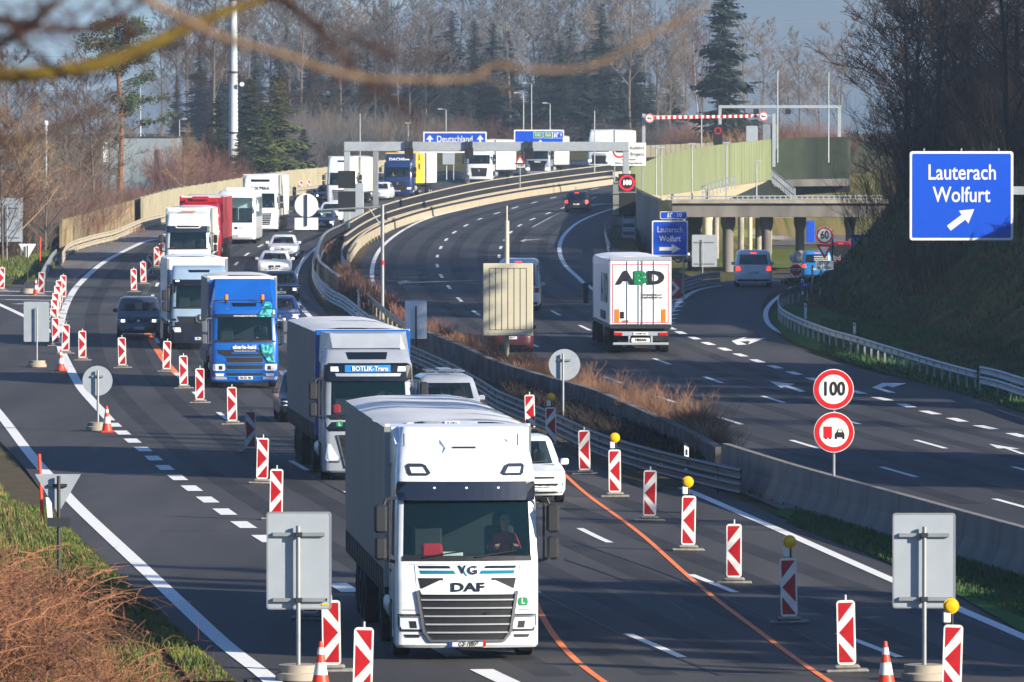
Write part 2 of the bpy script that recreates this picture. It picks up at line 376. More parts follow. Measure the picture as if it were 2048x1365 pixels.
dashes([(2140, 1040), (2022, 1008), (1783, 941), (1591, 884), (1435, 834), (1205, 753), (1066, 690), (965, 635), (934, 613), (909, 590), (893, 568), (880, 549), (874, 531), (874, 515), (880, 499), (889, 484), (902, 470), (920, 458), (941, 447), (966, 436), (994, 427), (1026, 417), (1059, 408), (1095, 399), (1127, 391), (1180, 380), (1220, 373)], .18, 6, 18, 4)
dashes([(2140, 965), (1931, 909), (1743, 856), (1587, 812), (1460, 772), (1355, 735), (1273, 704), (1148, 646), (1101, 621), (1066, 600), (1030, 570), (1005, 540), (998, 520), (999, 507), (1003, 492), (1022, 464), (1037, 453), (1057, 442), (1081, 433), (1110, 422), (1174, 400), (1222, 386)], .18, 6, 18, 3)
line([(1225, 418), (1198, 427), (1157, 444), (1127, 471), (1118, 497), (1124, 521), (1136, 538), (1157, 556), (1171, 570), (1230, 605), (1290, 633), (1349, 660)], .26)
dashes([(2120, 895), (2017, 866), (1951, 851), (1895, 835), (1837, 820), (1788, 804), (1738, 792), (1607, 753), (1569, 741), (1533, 729), (1501, 718), (1470, 707), (1441, 696), (1413, 687), (1389, 677), (1365, 668), (1349, 660)], .36, 3.4, 6.2, 1)
line([(1300, 680), (1320, 655), (1340, 623), (1370, 594), (1399, 579), (1443, 572)], .3)
for i in range(7): line([(1312+i*3, 652-i*8), (1346+i*4, 645-i*8)], .3, off=.014, n=2)
line([(1619, 565), (1589, 572), (1560, 592), (1543, 606), (1531, 623), (1534, 644), (1551, 661), (1589, 677), (1648, 702), (1707, 723), (1750, 736), (1830, 755), (1900, 773), (2048, 812), (2200, 850)], .24)
# hatched triangle between the slip road and the lane
line([(-10, 606), (45, 631), (100, 662), (128, 700)], .3)
for i in range(8):
    y = 583+i*8.5; line([(max(-30, -40+i*24), y), (60, y+1), (136-i*1.5, y+2)], .9, off=.016, n=3, m='marking_white')
line([(0, 561), (60, 561), (150, 566)], .25, 'marking_worn', .014); 
mat('road_seam', (78, 82, 60), rough=.8)
line([(40, 566), (150, 573), (240, 578), (345, 586)], .35, 'road_seam', .016); line([(288, 590), (300, 572), (322, 555), (345, 535)], .3, 'road_seam', .016)
def arrow(pts, m='marking_white'):
    v = [G(*p) for p in pts]; mb = MB(); mb.add([(p.x, p.y, p.z+.014) for p in v], [tuple(range(len(v)))], m); tag(mb.build('road_marking'), kind='structure')
arrow([(1463, 683), (1487, 676), (1494, 676), (1486, 679), (1531, 677), (1512, 684), (1496, 690), (1500, 683), (1480, 684), (1494, 690), (1475, 691)])
arrow([(1744, 776), (1765, 767), (1770, 767), (1812, 768), (1785, 776), (1775, 773), (1762, 777), (1793, 787), (1775, 786)])
arrow([(1540, 764), (1590, 769), (1577, 772), (1612, 784), (1600, 785), (1570, 775), (1562, 777)])
arrow([(1978, 889), (2040, 899), (2022, 899), (2060, 912), (2040, 909), (2010, 898), (1995, 898)])
arrow([(1180, 409), (1222, 407), (1222, 409), (1190, 411), (1186, 413)], 'marking_worn')
arrow([(1040, 483), (1052, 478), (1052, 480), (1096, 478), (1052, 482), (1047, 485)], 'marking_worn')
arrow([(794, 565), (812, 562), (822, 565), (1000, 560), (822, 567), (800, 570)], 'marking_worn')
line([(830, 452), (1100, 458), (1225, 457)], .12, 'marking_worn'); line([(1065, 455), (1115, 428), (1130, 424)], .15, 'marking_worn')

# joints, sealed cracks and tyre tracks in the asphalt
m = bpy.data.materials.new('tyre_track'); m.use_nodes = True; n = m.node_tree; b = n.nodes['Principled BSDF']; b.inputs['Base Color'].default_value = (.012, .012, .013, 1); b.inputs['Roughness'].default_value = .7
tr = n.nodes.new('ShaderNodeBsdfTransparent'); mx = n.nodes.new('ShaderNodeMixShader'); no = n.nodes.new('ShaderNodeTexNoise'); no.inputs['Scale'].default_value = .25; cr = n.nodes.new('ShaderNodeValToRGB'); cr.color_ramp.elements[0].color = (.82, .82, .82, 1); cr.color_ramp.elements[1].color = (.58, .58, .58, 1); cr.color_ramp.elements[0].position = .3; cr.color_ramp.elements[1].position = .7
tc = n.nodes.new('ShaderNodeTexCoord'); n.links.new(tc.outputs['Object'], no.inputs['Vector']); n.links.new(no.outputs[0], cr.inputs[0]); n.links.new(cr.outputs[0], mx.inputs[0]); n.links.new(b.outputs[0], mx.inputs[1]); n.links.new(tr.outputs[0], mx.inputs[2]); n.links.new(mx.outputs[0], n.nodes['Material Output'].inputs[0]); MATS['tyre_track'] = m
mat('joint_seal', (16, 16, 18), rough=.6)
PL = [(1440, 1350), (1208, 1248), (684, 979), (560, 910), (418, 812), (350, 745), (322, 700), (300, 640), (305, 590), (335, 535), (372, 505), (420, 480), (500, 450)]
VL = [(2022, 1008), (1783, 941), (1591, 884), (1435, 834), (1205, 753), (1066, 690), (965, 635), (909, 590), (880, 549), (874, 515), (889, 484), (920, 458), (966, 436), (1026, 417), (1095, 399), (1180, 380)]
for px, offs in ((PL, (-2.75, -1.0, 1.0, 2.75, 4.7, 6.4)), (VL, (-2.7, -1.0, 1.0, 2.7, 4.7, 6.4))):
    p = gpath(px, 8, .007)
    for o in offs:
        mb = MB(); mb.strip(p, [(o-.32, 0), (o-.12, 0), (o+.12, 0), (o+.32, 0)], 'tyre_track'); tag(mb.build('tyre_track'), kind='structure')
line([(1440, 1352), (1330, 1306), (1208, 1254), (684, 985), (560, 916), (430, 826)], .05, 'joint_seal', .0095)
for a in ([(250, 1062), (560, 1064), (1320, 1078)], [(330, 1130), (560, 1134)], [(60, 848), (300, 852), (560, 856)], [(1100, 1015), (1400, 1022)], [(1120, 1262), (1560, 1300)], [(1140, 1330), (1500, 1352)], [(1150, 1085), (1420, 1180), (1700, 1320)], [(1440, 920), (1700, 925), (2040, 930)], [(180, 705), (320, 712)], [(1130, 1120), (1300, 1180), (1390, 1240)], [(1500, 830), (1760, 834)]): line(a, .045, 'joint_seal', .0095)
# ------------------------------------------------------------ far mountains and air
mat('mountain_wood', (40, 56, 58), rough=1, scale=.006, col2=(60, 70, 68), thr=(.4, .6), spec=0)
mat('snow', (225, 230, 236), rough=.9)
def mountain(name, y0, depth, prof, m):
    mb = MB(); xs = [-2800+80*i for i in range(71)]; n = len(xs); v = []; f = []
    for j in range(13):
        t = j/12
        for x in xs:
            h = interp(prof, x*.4)*2.7*math.sin(t*math.pi/2)**.8
            h += (math.sin(x*.021+j*1.3)*9+math.sin(x*.053+j*.7)*5)*t
            v.append((x, y0+depth*t, 6+h))
    for j in range(12):
        for i in range(n-1): f.append((j*n+i, j*n+i+1, (j+1)*n+i+1, (j+1)*n+i))
    mb.add(v, f, m); return tag(mb.build(name, smooth=True), kind='structure')
mountain('mountain', 4800, 1200, [(-1400, 70), (-400, 60), (-250, 34), (-150, 18), (-90, 28), (-20, 52), (60, 78), (150, 84), (600, 86), (1400, 86)], 'mountain_wood')
mb = MB()
for (x, y, w, h) in [(1585, 62, 5, 34), (1590, 44, 7, 16), (1580, 92, 6, 22)]:
    a = P(x, y, 5500); q = w*5500/FOC; r = h*5500/FOC
    k = 9; ring = [(a.x+q*math.cos(6.283*i/k)*rnd.uniform(.5, 1.3), a.y-3, a.z+r/2*math.sin(6.283*i/k)*rnd.uniform(.7, 1.2)) for i in range(k)]
    ring2 = [(p[0], p[1]+60, p[2]) for p in ring]
    mb.add(ring+ring2, [tuple(range(k))]+[(i, (i+1) % k, (i+1) % k+k, i+k) for i in range(k)], 'snow')
tag(mb.build('snow_patch'), kind='structure')
hz = bpy.data.materials.new('haze'); hz.use_nodes = True; n = hz.node_tree; n.nodes.remove(n.nodes['Principled BSDF'])
pv = n.nodes.new('ShaderNodeVolumePrincipled'); pv.inputs['Color'].default_value = (.58, .76, 1.0, 1); pv.inputs['Density'].default_value = .00013; pv.inputs['Anisotropy'].default_value = 0
n.links.new(pv.outputs[0], n.nodes['Material Output'].inputs['Volume']); MATS['haze'] = hz
mb = MB(); mb.box((-3000, -30, -8), (3000, 6400, 330), 'haze'); tag(mb.build('haze'), kind='stuff')

# ------------------------------------------------------------ trees
mat('bark_grey', (98, 88, 78), rough=1, scale=3, var=.25); mat('bark_dark', (36, 31, 27), rough=1, scale=3, var=.25)
mat('bark_pale', (170, 160, 148), rough=1, scale=3, var=.2); mat('bark_pine', (128, 84, 54), rough=1, scale=3, var=.2)
mat('twig_brown', (108, 96, 84), rough=1, var=.2, scale=.5); mat('twig_dark', (34, 28, 25), rough=1, var=.3, scale=.4)
mat('twig_red', (112, 78, 68), rough=1, var=.25, scale=.6); mat('twig_grey', (92, 90, 88), rough=1, var=.2, scale=.5); mat('twig_tan', (150, 122, 88), rough=1, var=.25, scale=.6); mat('twig_rust', (84, 54, 34), rough=1, var=.3, scale=.5)
mat('needles_dark', (26, 46, 32), rough=.9, var=.35, scale=.5); mat('needles_green', (84, 96, 36), rough=.9, var=.35, scale=.6); mat('needles_pine', (52, 66, 36), rough=.9, var=.35, scale=.6); mat('ivy', (58, 72, 30), rough=.9, var=.3)
def bare(h, spread, seed, lev=4, nb=(9, 5, 5, 4), r0=.16, tw=.016, up=.5, tr=1.0, start=.25):
    r = random.Random(seed); T_, B_ = MB(), MB()
    def grow(p, d, L, rad, lv, mb):
        n = 4 if lv == 0 else 3; pts = [p]; rs = [rad]; q = p.copy(); dd = d.copy()
        for i in range(n):
            dd = (dd+Vector((r.uniform(-1, 1), r.uniform(-1, 1), r.uniform(-.6, 1)))*(.07 if lv == 0 else .2)+Vector((0, 0, .05*up))).normalized()
            q = q+dd*(L/n); pts.append(q.copy()); rs.append(max(tw*.5, rad*(1-.8*(i+1)/n)))
        mb.tube(pts, rs, 6 if lv == 0 else 3, cap=False)
        if lv >= lev: return
        for k in range(nb[min(lv, 3)]):
            t = r.uniform(start if lv == 0 else .2, .98) if lv else start+(1-start)*(k+r.random())/nb[0]
            i = min(n-1, int(t*n)); b = pts[i].lerp(pts[i+1], t*n-i)
            a = r.uniform(0, 6.283); side = Vector((math.cos(a), math.sin(a), 0))
            if lv: side = (side+Vector((0, 0, r.uniform(-.3, .5)))).normalized()
            nd = (dd*(.55+.4*up)+side*spread*r.uniform(.6, 1.2)).normalized()
            sub = L*(.52 if lv else .40)*(1.15-.75*t if lv == 0 else r.uniform(.6, 1))
            grow(b, nd, sub, max(tw*.8, rs[i]*(.42 if lv == 0 else .5)), lv+1, B_)
    grow(Vector((0, 0, -.3)), Vector((0, 0, 1)), h, r0*tr, 0, T_)
    return T_, B_
def spruce(h, wid, seed, step=.42, nb=8, droop=.35):
    r = random.Random(seed); T_, B_ = MB(), MB(); T_.tube([(0, 0, -.3), (0, 0, h*.5), (0, 0, h*.98)], [h*.014, h*.009, .02], 6, cap=False)
    N = int(h/step*nb); asym = [r.uniform(.7, 1.25) for _ in range(7)]
    for b in range(N):
        t = .05+.94*(b+r.random())/N; z = h*t; a = r.uniform(0, 6.283); c, s = math.cos(a), math.sin(a)
        L = (wid*(1-t)**.8*asym[int(a/6.2832*7) % 7]*(.8+.2*math.sin(t*40))+.15)*r.uniform(.55, 1.15)
        for i in range(7):
            u = (i+r.random())/7; rr = L*(.12+.9*u); zz = z-droop*L*u+.25*L*u*u; m0 = Vector((c*rr, s*rr, zz))
            for sgn in (-1, 1):
                w = max(.2, L*.34*(1.2-u*.7))*r.uniform(.6, 1.3)
                d1 = Vector((-s*sgn, c*sgn, 0))*w+Vector((c, s, 0))*w*.55+Vector((0, 0, -r.uniform(.1, .7)*w))
                wd = Vector((c, s, r.uniform(-.4, .2)))*w*.62
                B_.add([m0-wd*.5, m0+wd*.5, m0+d1+wd*.2, m0+d1*.8-wd*.4], [(0, 1, 2, 3)])
    return T_, B_
def pine(h, seed):
    r = random.Random(seed); T_, B_ = MB(), MB(); pts = [Vector((math.sin(i*.9)*.25*i/5, math.cos(i*1.3)*.15, h*i/6-.3*(i == 0))) for i in range(7)]
    T_.tube(pts, [h*.018*(1-.1*i) for i in range(7)], 7, cap=False)
    for k in range(34):
        t = r.uniform(.4, 1) if k > 4 else r.uniform(.3, .5); b = pts[int(t*5.99)].lerp(pts[min(6, int(t*5.99)+1)], t*5.99-int(t*5.99)); a = r.uniform(0, 6.283)
        L = h*r.uniform(.12, .27)*(1.25-.6*t); e = b+Vector((math.cos(a), math.sin(a), r.uniform(.05, .5)))*L; T_.tube([b, b.lerp(e, .5)+Vector((0, 0, L*.08)), e], [.07, .05, .02], 3, cap=False)
        for q in range(5):
            c0 = b.lerp(e, r.uniform(.45, 1.05))+Vector((r.gauss(0, .3), r.gauss(0, .3), r.gauss(.1, .2)))
            for w in range(38):
                o = Vector((r.gauss(0, 1), r.gauss(0, 1), r.gauss(0, .5)))*.34; d = Vector((r.gauss(0, 1), r.gauss(0, 1), r.gauss(.4, 1))).normalized()*.26; s = d.orthogonal()*.3
                B_.add([c0+o-s, c0+o+s, c0+o+d], [(0, 1, 2)])
    return T_, B_
def shrub(h, seed, n=60, lev=2, sp=.55, tw=.012, rad=.5):
    r = random.Random(seed); B_ = MB()
    def g(p, d, L, rd, lv):
        pts = [p]; q = p.copy(); dd = d.copy()
        for i in range(3):
            dd = (dd+Vector((r.uniform(-1, 1), r.uniform(-1, 1), r.uniform(-.5, .7)))*.2).normalized(); q = q+dd*L/3; pts.append(q.copy())
        B_.tube(pts, [rd, rd*.8, rd*.6, rd*.3], 3, cap=False)
        if lv < lev:
            for k in range(5):
                b = pts[1].lerp(pts[3], r.random()); g(b, (dd+Vector((r.uniform(-1, 1), r.uniform(-1, 1), r.uniform(-.3, .8)))*.8).normalized(), L*r.uniform(.3, .6), rd*.6, lv+1)
    for k in range(n):
        a = r.uniform(0, 6.283); q = rad*h*math.sqrt(r.random()); d = Vector((math.cos(a)*sp*r.random(), math.sin(a)*sp*r.random(), 1)).normalized()
        g(Vector((q*math.cos(a), q*math.sin(a), -.1)), d, h*r.uniform(.5, 1), tw, 0)
    return B_
TEMPL = {}
def template(key, T_, B_, mt, mc): TEMPL[key] = (T_.mesh('trunk') if T_ else None, B_.mesh('crown'), mt, mc)
def mset(me, m):
    c = me.copy(); c.materials.clear(); c.materials.append(MATS[m]); return c
for k in range(3): template('bare%d' % k, *bare(20, .75, 11+k, 4, (15, 6, 5, 5), .2, .035, .5), 'bark_grey', 'twig_brown')
template('birch', *bare(17, .55, 31, 4, (16, 6, 4, 3), .13, .022, .6), 'bark_pale', 'twig_red')
for k in range(3): template('thick%d' % k, *bare(13, .85, 41+k, 4, (18, 7, 6, 4), .15, .018, .35, start=.08), 'bark_dark', 'twig_dark')
for k in range(3): template('spruce%d' % k, *spruce(24, 4.3, 51+k, .42, 8), 'bark_dark', 'needles_dark')
template('fir', *spruce(11, 2.6, 61, .3, 9, .1), 'bark_pine', 'needles_green')
template('pine', *pine(15, 71), 'bark_pine', 'needles_pine')
SHARE = {}
GROUPS = {}
def tree(key, pos, sc, name, cat, base, where, group, mt=None, mc=None, sz=1.0):
    me_t, me_c, a, b = TEMPL[key]; mt, mc = mt or a, mc or b
    if (key, mt) not in SHARE: SHARE[(key, mt)] = mset(me_t, mt)
    if (key, mc, 'c') not in SHARE: SHARE[(key, mc, 'c')] = mset(me_c, mc)
    t = thing(name, base, cat, pos, rnd.uniform(0, 6.283), group); t.scale = (sc, sc, sc*sz)
    for nm, me in (('trunk', SHARE[(key, mt)]), ('crown', SHARE[(key, mc, 'c')])):
        o = bpy.data.objects.new(nm, me); C.objects.link(o); o.parent = t
    GROUPS.setdefault((base, where), []).append(t); return t
ORD = 'first second third fourth fifth sixth seventh eighth ninth tenth eleventh twelfth thirteenth fourteenth fifteenth sixteenth seventeenth eighteenth nineteenth twentieth'.split()
def ordinal(i):
    if i < 20: return ORD[i]
    T_ = ['twentieth', 'thirtieth', 'fortieth', 'fiftieth', 'sixtieth', 'seventieth', 'eightieth', 'ninetieth', 'hundredth']; U = ['twenty', 'thirty', 'forty', 'fifty', 'sixty', 'seventy', 'eighty', 'ninety', 'hundred']; n = i+1
    return T_[n//10-2] if n % 10 == 0 else U[n//10-2]+'-'+ORD[n % 10-1]
def name_rows():
    for (base, where), l in GROUPS.items():
        l.sort(key=lambda o: o.location.x/o.location.y)
        for i, o in enumerate(l):
            o['label'] = '%s, %s from the left %s' % (base, ordinal(i), where) if len(l) > 1 else '%s %s' % (base, where)
def at(px, Y, h=0.):
    x = (px-CX)*Y/FOC; return Vector((x, Y, TZ(x, Y)+mound(x, Y)-.1+h))
# far wood behind the bend
for i in range(52):
    px = 330+i*21+rnd.uniform(-9, 9); Y = rnd.uniform(880, 1080); sc = rnd.uniform(.8, 1.25)
    if 1380 < px < 1440: Y += 80
    tree('bare%d' % rnd.randrange(3), at(px, Y), sc, 'bare_tree', 'tree', 'tall bare grey tree', 'in the far wood', 'bare trees of the far wood', mc=rnd.choice(['twig_grey', 'bark_grey', 'twig_brown', 'twig_grey']))
for px, top, Y in [(355, 150, 1000), (640, 60, 960), (700, 40, 1000), (735, 95, 930), (840, 60, 1010), (905, 20, 1000), (948, 40, 900), (985, 45, 870), (1095, 10, 1000), (1140, 25, 930), (1202, 5, 900), (1170, 90, 860), (1255, 120, 1000), (780, 130, 1000), (1060, 150, 1050), (560, 90, 950), (480, 120, 980), (665, 130, 900), (870, 100, 930), (1020, 110, 960), (1225, 60, 960), (1120, 80, 880), (925, 130, 850), (1300, 150, 1000), (720, 170, 860), (600, 200, 900), (590, 110, 1060), (690, 60, 1080), (760, 70, 1090), (810, 100, 1050), (890, 60, 1090), (965, 90, 1100), (1000, 150, 890), (1080, 110, 900), (1160, 120, 1060), (1240, 150, 900), (430, 130, 1080), (520, 160, 1000), (840, 170, 880), (790, 190, 900), (400, 90, 960), (450, 60, 1020), (510, 70, 940), (575, 50, 1000), (620, 90, 920), (860, 40, 980), (1015, 60, 930), (1130, 140, 870), (1190, 60, 1010), (1270, 80, 930), (1345, 120, 1000)]:
    p = at(px, Y); H = (CZ+(HY-top)*Y/FOC)-p.z; K = rnd.uniform(1.4, 1.9)
    tree('spruce%d' % rnd.randrange(3), p, H/24*K, 'spruce_tree', 'tree', 'tall dark spruce', 'in the far wood', 'spruces of the far wood', sz=1/K)
p = at(1447, 760); tree('spruce1', p, 25/24, 'spruce_tree', 'tree', 'dense dark spruce rising over the height gauge bar', 'beyond the green noise wall', 'spruces beyond the bridge')
t = tree('birch', at(1402, 800), .82, 'birch_tree', 'tree', 'white stemmed birch with bare reddish twigs', 'in front of the dark spruce', 'single trees beyond the road')
for px, top, Y in [(1490, 60, 840), (1525, 70, 850), (1560, 120, 860), (1600, 90, 800), (1640, 130, 780), (1370, 150, 900), (1330, 140, 860), (1680, 60, 760)]:
    p = at(px, Y); H = (CZ+(HY-top)*Y/FOC)-p.z
    tree('bare%d' % rnd.randrange(3), p, H/20, 'bare_tree', 'tree', 'bare rosy brown tree', 'behind the bridge and height gauge', 'bare trees behind the bridge', mc='twig_brown')
# left: firs beside the mast, the pine, bare trees and bushes
for px, top, Y, m in [(437, 195, 640, 'needles_dark'), (503, 155, 660, 'needles_pine'), (556, 150, 640, 'needles_green'), (607, 258, 655, 'needles_dark'), (530, 230, 630, 'needles_green'), (470, 240, 670, 'needles_dark'), (480, 262, 625, 'needles_dark'), (420, 262, 650, 'needles_dark')]:
    p = at(px, Y); H = (CZ+(HY-top)*Y/FOC)-p.z; tree('fir', p, H/11*1.5, 'fir_tree', 'tree', 'bushy green fir' if m == 'needles_green' else 'dark bushy fir', 'beside the tall white mast', 'firs beside the mast', mc=m, sz=1/1.5)
p = at(240, 560); tree('pine', p, 1.0, 'pine_tree', 'tree', 'pine with flat topped green crown and long orange trunk', 'behind the grey building', 'single trees beyond the road')
for px, top, Y, k in [(20, 120, 490, 'bare0'), (70, 185, 440, 'thick1'), (110, 150, 480, 'bare1'), (150, 130, 470, 'birch'), (185, 175, 470, 'bare2'), (40, 215, 425, 'thick0'), (-20, 150, 430, 'thick2'), (215, 200, 500, 'thick0'), (130, 235, 450, 'thick2'), (270, 210, 620, 'bare0'), (330, 240, 700, 'bare2'), (365, 265, 560, 'thick1'), (90, 250, 430, 'thick0'), (5, 250, 415, 'thick1'), (60, 230, 460, 'thick2'), (165, 250, 480, 'thick1'), (200, 255, 520, 'thick0')]:
    p = at(px, Y); H = (CZ+(HY-top)*Y/FOC)-p.z
    tree(k, p, H/(13 if k[0] == 't' else 17 if k[0] == 'b' and k[1] == 'i' else 20), 'bare_tree', 'tree', 'bare brown tree', 'on the left bank above the weathered wall', 'bare trees on the left bank', mc=rnd.choice(['twig_brown', 'twig_tan', 'twig_rust', 'twig_brown']), mt='bark_grey')
SH = {}
for k in range(3): SH[k] = shrub(2.6, 80+k, 70).mesh('shrub')
def bush(pos, sc, k, m, name, label, where, group):
    if (k, m) not in SHARE: SHARE[(k, m)] = mset(SH[k], m)
    o = bpy.data.objects.new(name, SHARE[(k, m)]); C.objects.link(o); o.location = pos; o.rotation_euler = (0, 0, rnd.uniform(0, 6.28)); o.scale = (sc,)*3
    tag(o, label, 'bush', group); GROUPS.setdefault((label, where), []).append(o); return o
def wy(px): return interp([(-20, 428), (60, 430), (92, 456), (122, 437), (170, 459), (225, 481), (262, 496), (300, 516), (344, 536)], px)
for px in range(-10, 300, 11):
    for d in (7, 18, 34):
        bush(at(px+rnd.uniform(-6, 6), wy(px)+d+rnd.uniform(-2, 4)), rnd.uniform(.9, 1.5)*(.5 if px > 190 else .85 if px > 120 else 1), rnd.randrange(3), rnd.choice(['twig_red', 'twig_red', 'twig_rust', 'twig_brown']), 'red_bush', 'leafless reddish bush', 'along the weathered wall', 'reddish bushes behind the weathered wall')
for px in range(340, 470, 15): bush(at(px, rnd.uniform(560, 620)), rnd.uniform(1, 1.7), rnd.randrange(3), rnd.choice(['twig_red', 'twig_rust']), 'brown_bush', 'leafless rust brown bush', 'between the grey building and the mast', 'brown bushes by the mast')
for px in range(560, 800, 17): bush(at(px, rnd.uniform(690, 800)), rnd.uniform(1.4, 2.3), rnd.randrange(3), rnd.choice(['twig_grey', 'twig_brown', 'twig_grey']), 'grey_bush', 'tall leafless greyish bush', 'behind the pale noise wall', 'bushes behind the pale noise wall')
for px in range(820, 1420, 26): bush(at(px, rnd.uniform(820, 880)), rnd.uniform(.9, 1.5), rnd.randrange(3), rnd.choice(['twig_grey', 'twig_brown', 'twig_red']), 'brown_bush', 'low leafless brown bush', 'at the foot of the far wood', 'bushes at the foot of the far wood')
for px in range(1350, 1700, 16): bush(at(px, rnd.uniform(720, 790)), rnd.uniform(1, 1.7), rnd.randrange(3), rnd.choice(['twig_red', 'twig_rust', 'twig_tan']), 'brown_bush', 'leafless brown hedge bush', 'seen under the bridge', 'bushes beyond the bridge')
# dark wood on the right bank
def gap(x, y): return abs(y-(294-.65*(x-19))) < 22 and x < 90 or abs(y-(345-.65*(x-8))) < 4 and x < 40  # clearings shaped so the sun reaches the blue exit signs
for i in range(60):
    Y = 235+i*3.3+rnd.uniform(-5, 5); x0 = interp([(60, 22), (240, 20), (275, 20), (300, 19), (330, 18.2), (380, 17.6), (430, 24)], Y)
    x = x0+1.5+rnd.random()**1.3*20; p = Vector((x, Y, TZ(x, Y)+mound(x, Y)-.3))
    if gap(x, Y) or (Y < 306 and 1730 < CX+x/Y*FOC < 2300): continue
    tree('thick%d' % rnd.randrange(3), p, rnd.uniform(.85, 1.3), 'bare_tree', 'tree', 'dark leafless tree', 'of the wood on the right bank', 'bare trees of the wood on the right bank', mc=rnd.choice(['twig_dark', 'twig_dark', 'twig_rust']))
for i in range(40):
    Y = 240+i*4.4+rnd.uniform(-5, 5); x0 = interp([(60, 22), (240, 23), (275, 22), (300, 20.5), (330, 19), (380, 18.6), (430, 24)], Y); x = x0+rnd.uniform(0, 9)
    if Y < 300 and 1730 < CX+x/Y*FOC < 2300: x += 6
    if gap(x, Y): continue
    bush(Vector((x, Y, TZ(x, Y)+mound(x, Y)-.1)), rnd.uniform(1, 1.7), rnd.randrange(3), rnd.choice(['twig_dark', 'twig_dark', 'twig_rust']), 'dark_bush', 'dark leafless undergrowth bush', 'under the trees of the right bank', 'undergrowth of the right bank')
# trees out of frame to the right whose shadows cross the road
nl = []
for a, b in ((104, 122), (173, 190)):
    y = a
    while y < b: nl += [(28+rnd.uniform(-1.5, 1.5), y, rnd.uniform(.7, .8), 'spruce%d' % rnd.randrange(3)), (32+rnd.uniform(-1.5, 1.5), y+1.2, rnd.uniform(.78, .88), 'spruce%d' % rnd.randrange(3))]; y += 2.6
nl += [(27, 151, .6, 'bare2'), (28, 212, .8, 'bare1')]
for x, Y, sc, k in nl: tree(k, Vector((x, Y, 0)), sc, 'roadside_tree', 'tree', 'tall tree beside the motorway', 'beside the near lanes', 'trees beside the near lanes')
y = 222  # spruces added to the wood to deepen its shadow on the lanes
while y < 408:
    x = max(31, 24+y*.03)+rnd.uniform(0, 11)
    if gap(x, y): y += 1; continue
    tree('spruce%d' % rnd.randrange(3), Vector((x, y, TZ(x, y)+mound(x, y)-.3)), rnd.uniform(.6, .78), 'spruce_tree', 'tree', 'dark spruce added for shade', 'deep inside the wood on the right bank', 'spruces added inside the right wood for shade'); y += 1.7 if y > 260 else 3
# ------------------------------------------------------------ walls, barriers, guard rails
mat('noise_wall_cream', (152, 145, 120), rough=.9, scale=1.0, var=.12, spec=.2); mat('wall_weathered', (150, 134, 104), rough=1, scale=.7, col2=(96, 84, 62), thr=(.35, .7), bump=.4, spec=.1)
mat('noise_wall_green', (124, 132, 96), rough=.8, var=.10, scale=.8, stretch=(2, 2, .2)); mat('noise_wall_dark', (58, 68, 48), rough=.8, var=.2, scale=.8)  # the dark green has the unlit wall's shade put into its colour
mat('noise_wall_grey', (112, 120, 112), rough=.7, var=.2, scale=.8); mat('building_grey', (128, 142, 146), rough=.7, var=.05, scale=.3)
def railprof(h, w=.0): return [(w, h-.31), (w+.045, h-.25), (w, h-.2), (w, h-.11), (w+.045, h-.06), (w, h)]
def guardrail(label, px, group, m='galvanised', h=.75, side=1, step=4.0, px_top=False, double=False, pk=.05, postm=None, n=6):
    pth = gpath([(x, y) for x, y in px], n)
    if px_top:
        pts = [G(x, y, h) for x, y in px]; pth = [Vector((p.x, p.y, TZ(p.x, p.y))) for p in smoothpath([Vector((p.x, p.y, 0)) for p in pts], n)]
    t = thing('guard_rail', label, 'guard rail', pth[0], 0, group); o0 = pth[0]; pth = [p-o0 for p in pth]
    mb = MB(); pr = railprof(h); mb.strip(pth, [(side*a, b) for a, b in pr], m); mb.strip(pth, [(-side*.02, h-.31), (-side*.02, h)], m)
    if double: mb.strip(pth, [(side*a+side*.01, b-.36) for a, b in pr], m)
    mb.build('rail', parent=t, smooth=True)
    posts(t, 'post', resample(pth, step), (-pk/2, -pk/2+.06, -.1), (pk/2, pk/2+.08, h-.04), postm or m); return t
def wall(name, label, cat, pts, thick, z0, hs, m, group=None, panel=None, postm=None, capm=None, side=0):
    # pts: world ground points; hs: height at each point
    t = thing(name, label, cat, pts[0], 0, group); o = pts[0]; mb = MB(); v = []; f = []
    q = [p-o for p in pts]
    for i, p in enumerate(q):
        a, b = q[max(0, i-1)], q[min(len(q)-1, i+1)]; d = Vector((b.x-a.x, b.y-a.y, 0)).normalized(); r = Vector((d.y, -d.x, 0))*thick/2
        for s, h in ((-1, z0), (-1, hs[i]), (1, hs[i]), (1, z0)): v.append(p+r*s+Vector((0, 0, h)))
    for i in range(len(q)-1):
        for k in range(4): f.append((i*4+k, i*4+(k+1) % 4, i*4+4+(k+1) % 4, i*4+4+k))
    f += [(0, 1, 2, 3), tuple(range(len(q)*4-4, len(q)*4))]
    mb.add(v, f, m); mb.build('panel', parent=t, recalc=True)
    if panel:
        posts(t, 'post', resample([a+Vector((0, 0, h)) for a, h in zip(q, hs)], panel), (-.09, -thick/2-.12, -hs[0]-.3), (.09, thick/2+.12, .06), postm or m)
    return t
def topwall(px, hgt): return [(lambda p: Vector((p.x, p.y, TZ(p.x, p.y))))(G(x, y, hgt)) for x, y in px]
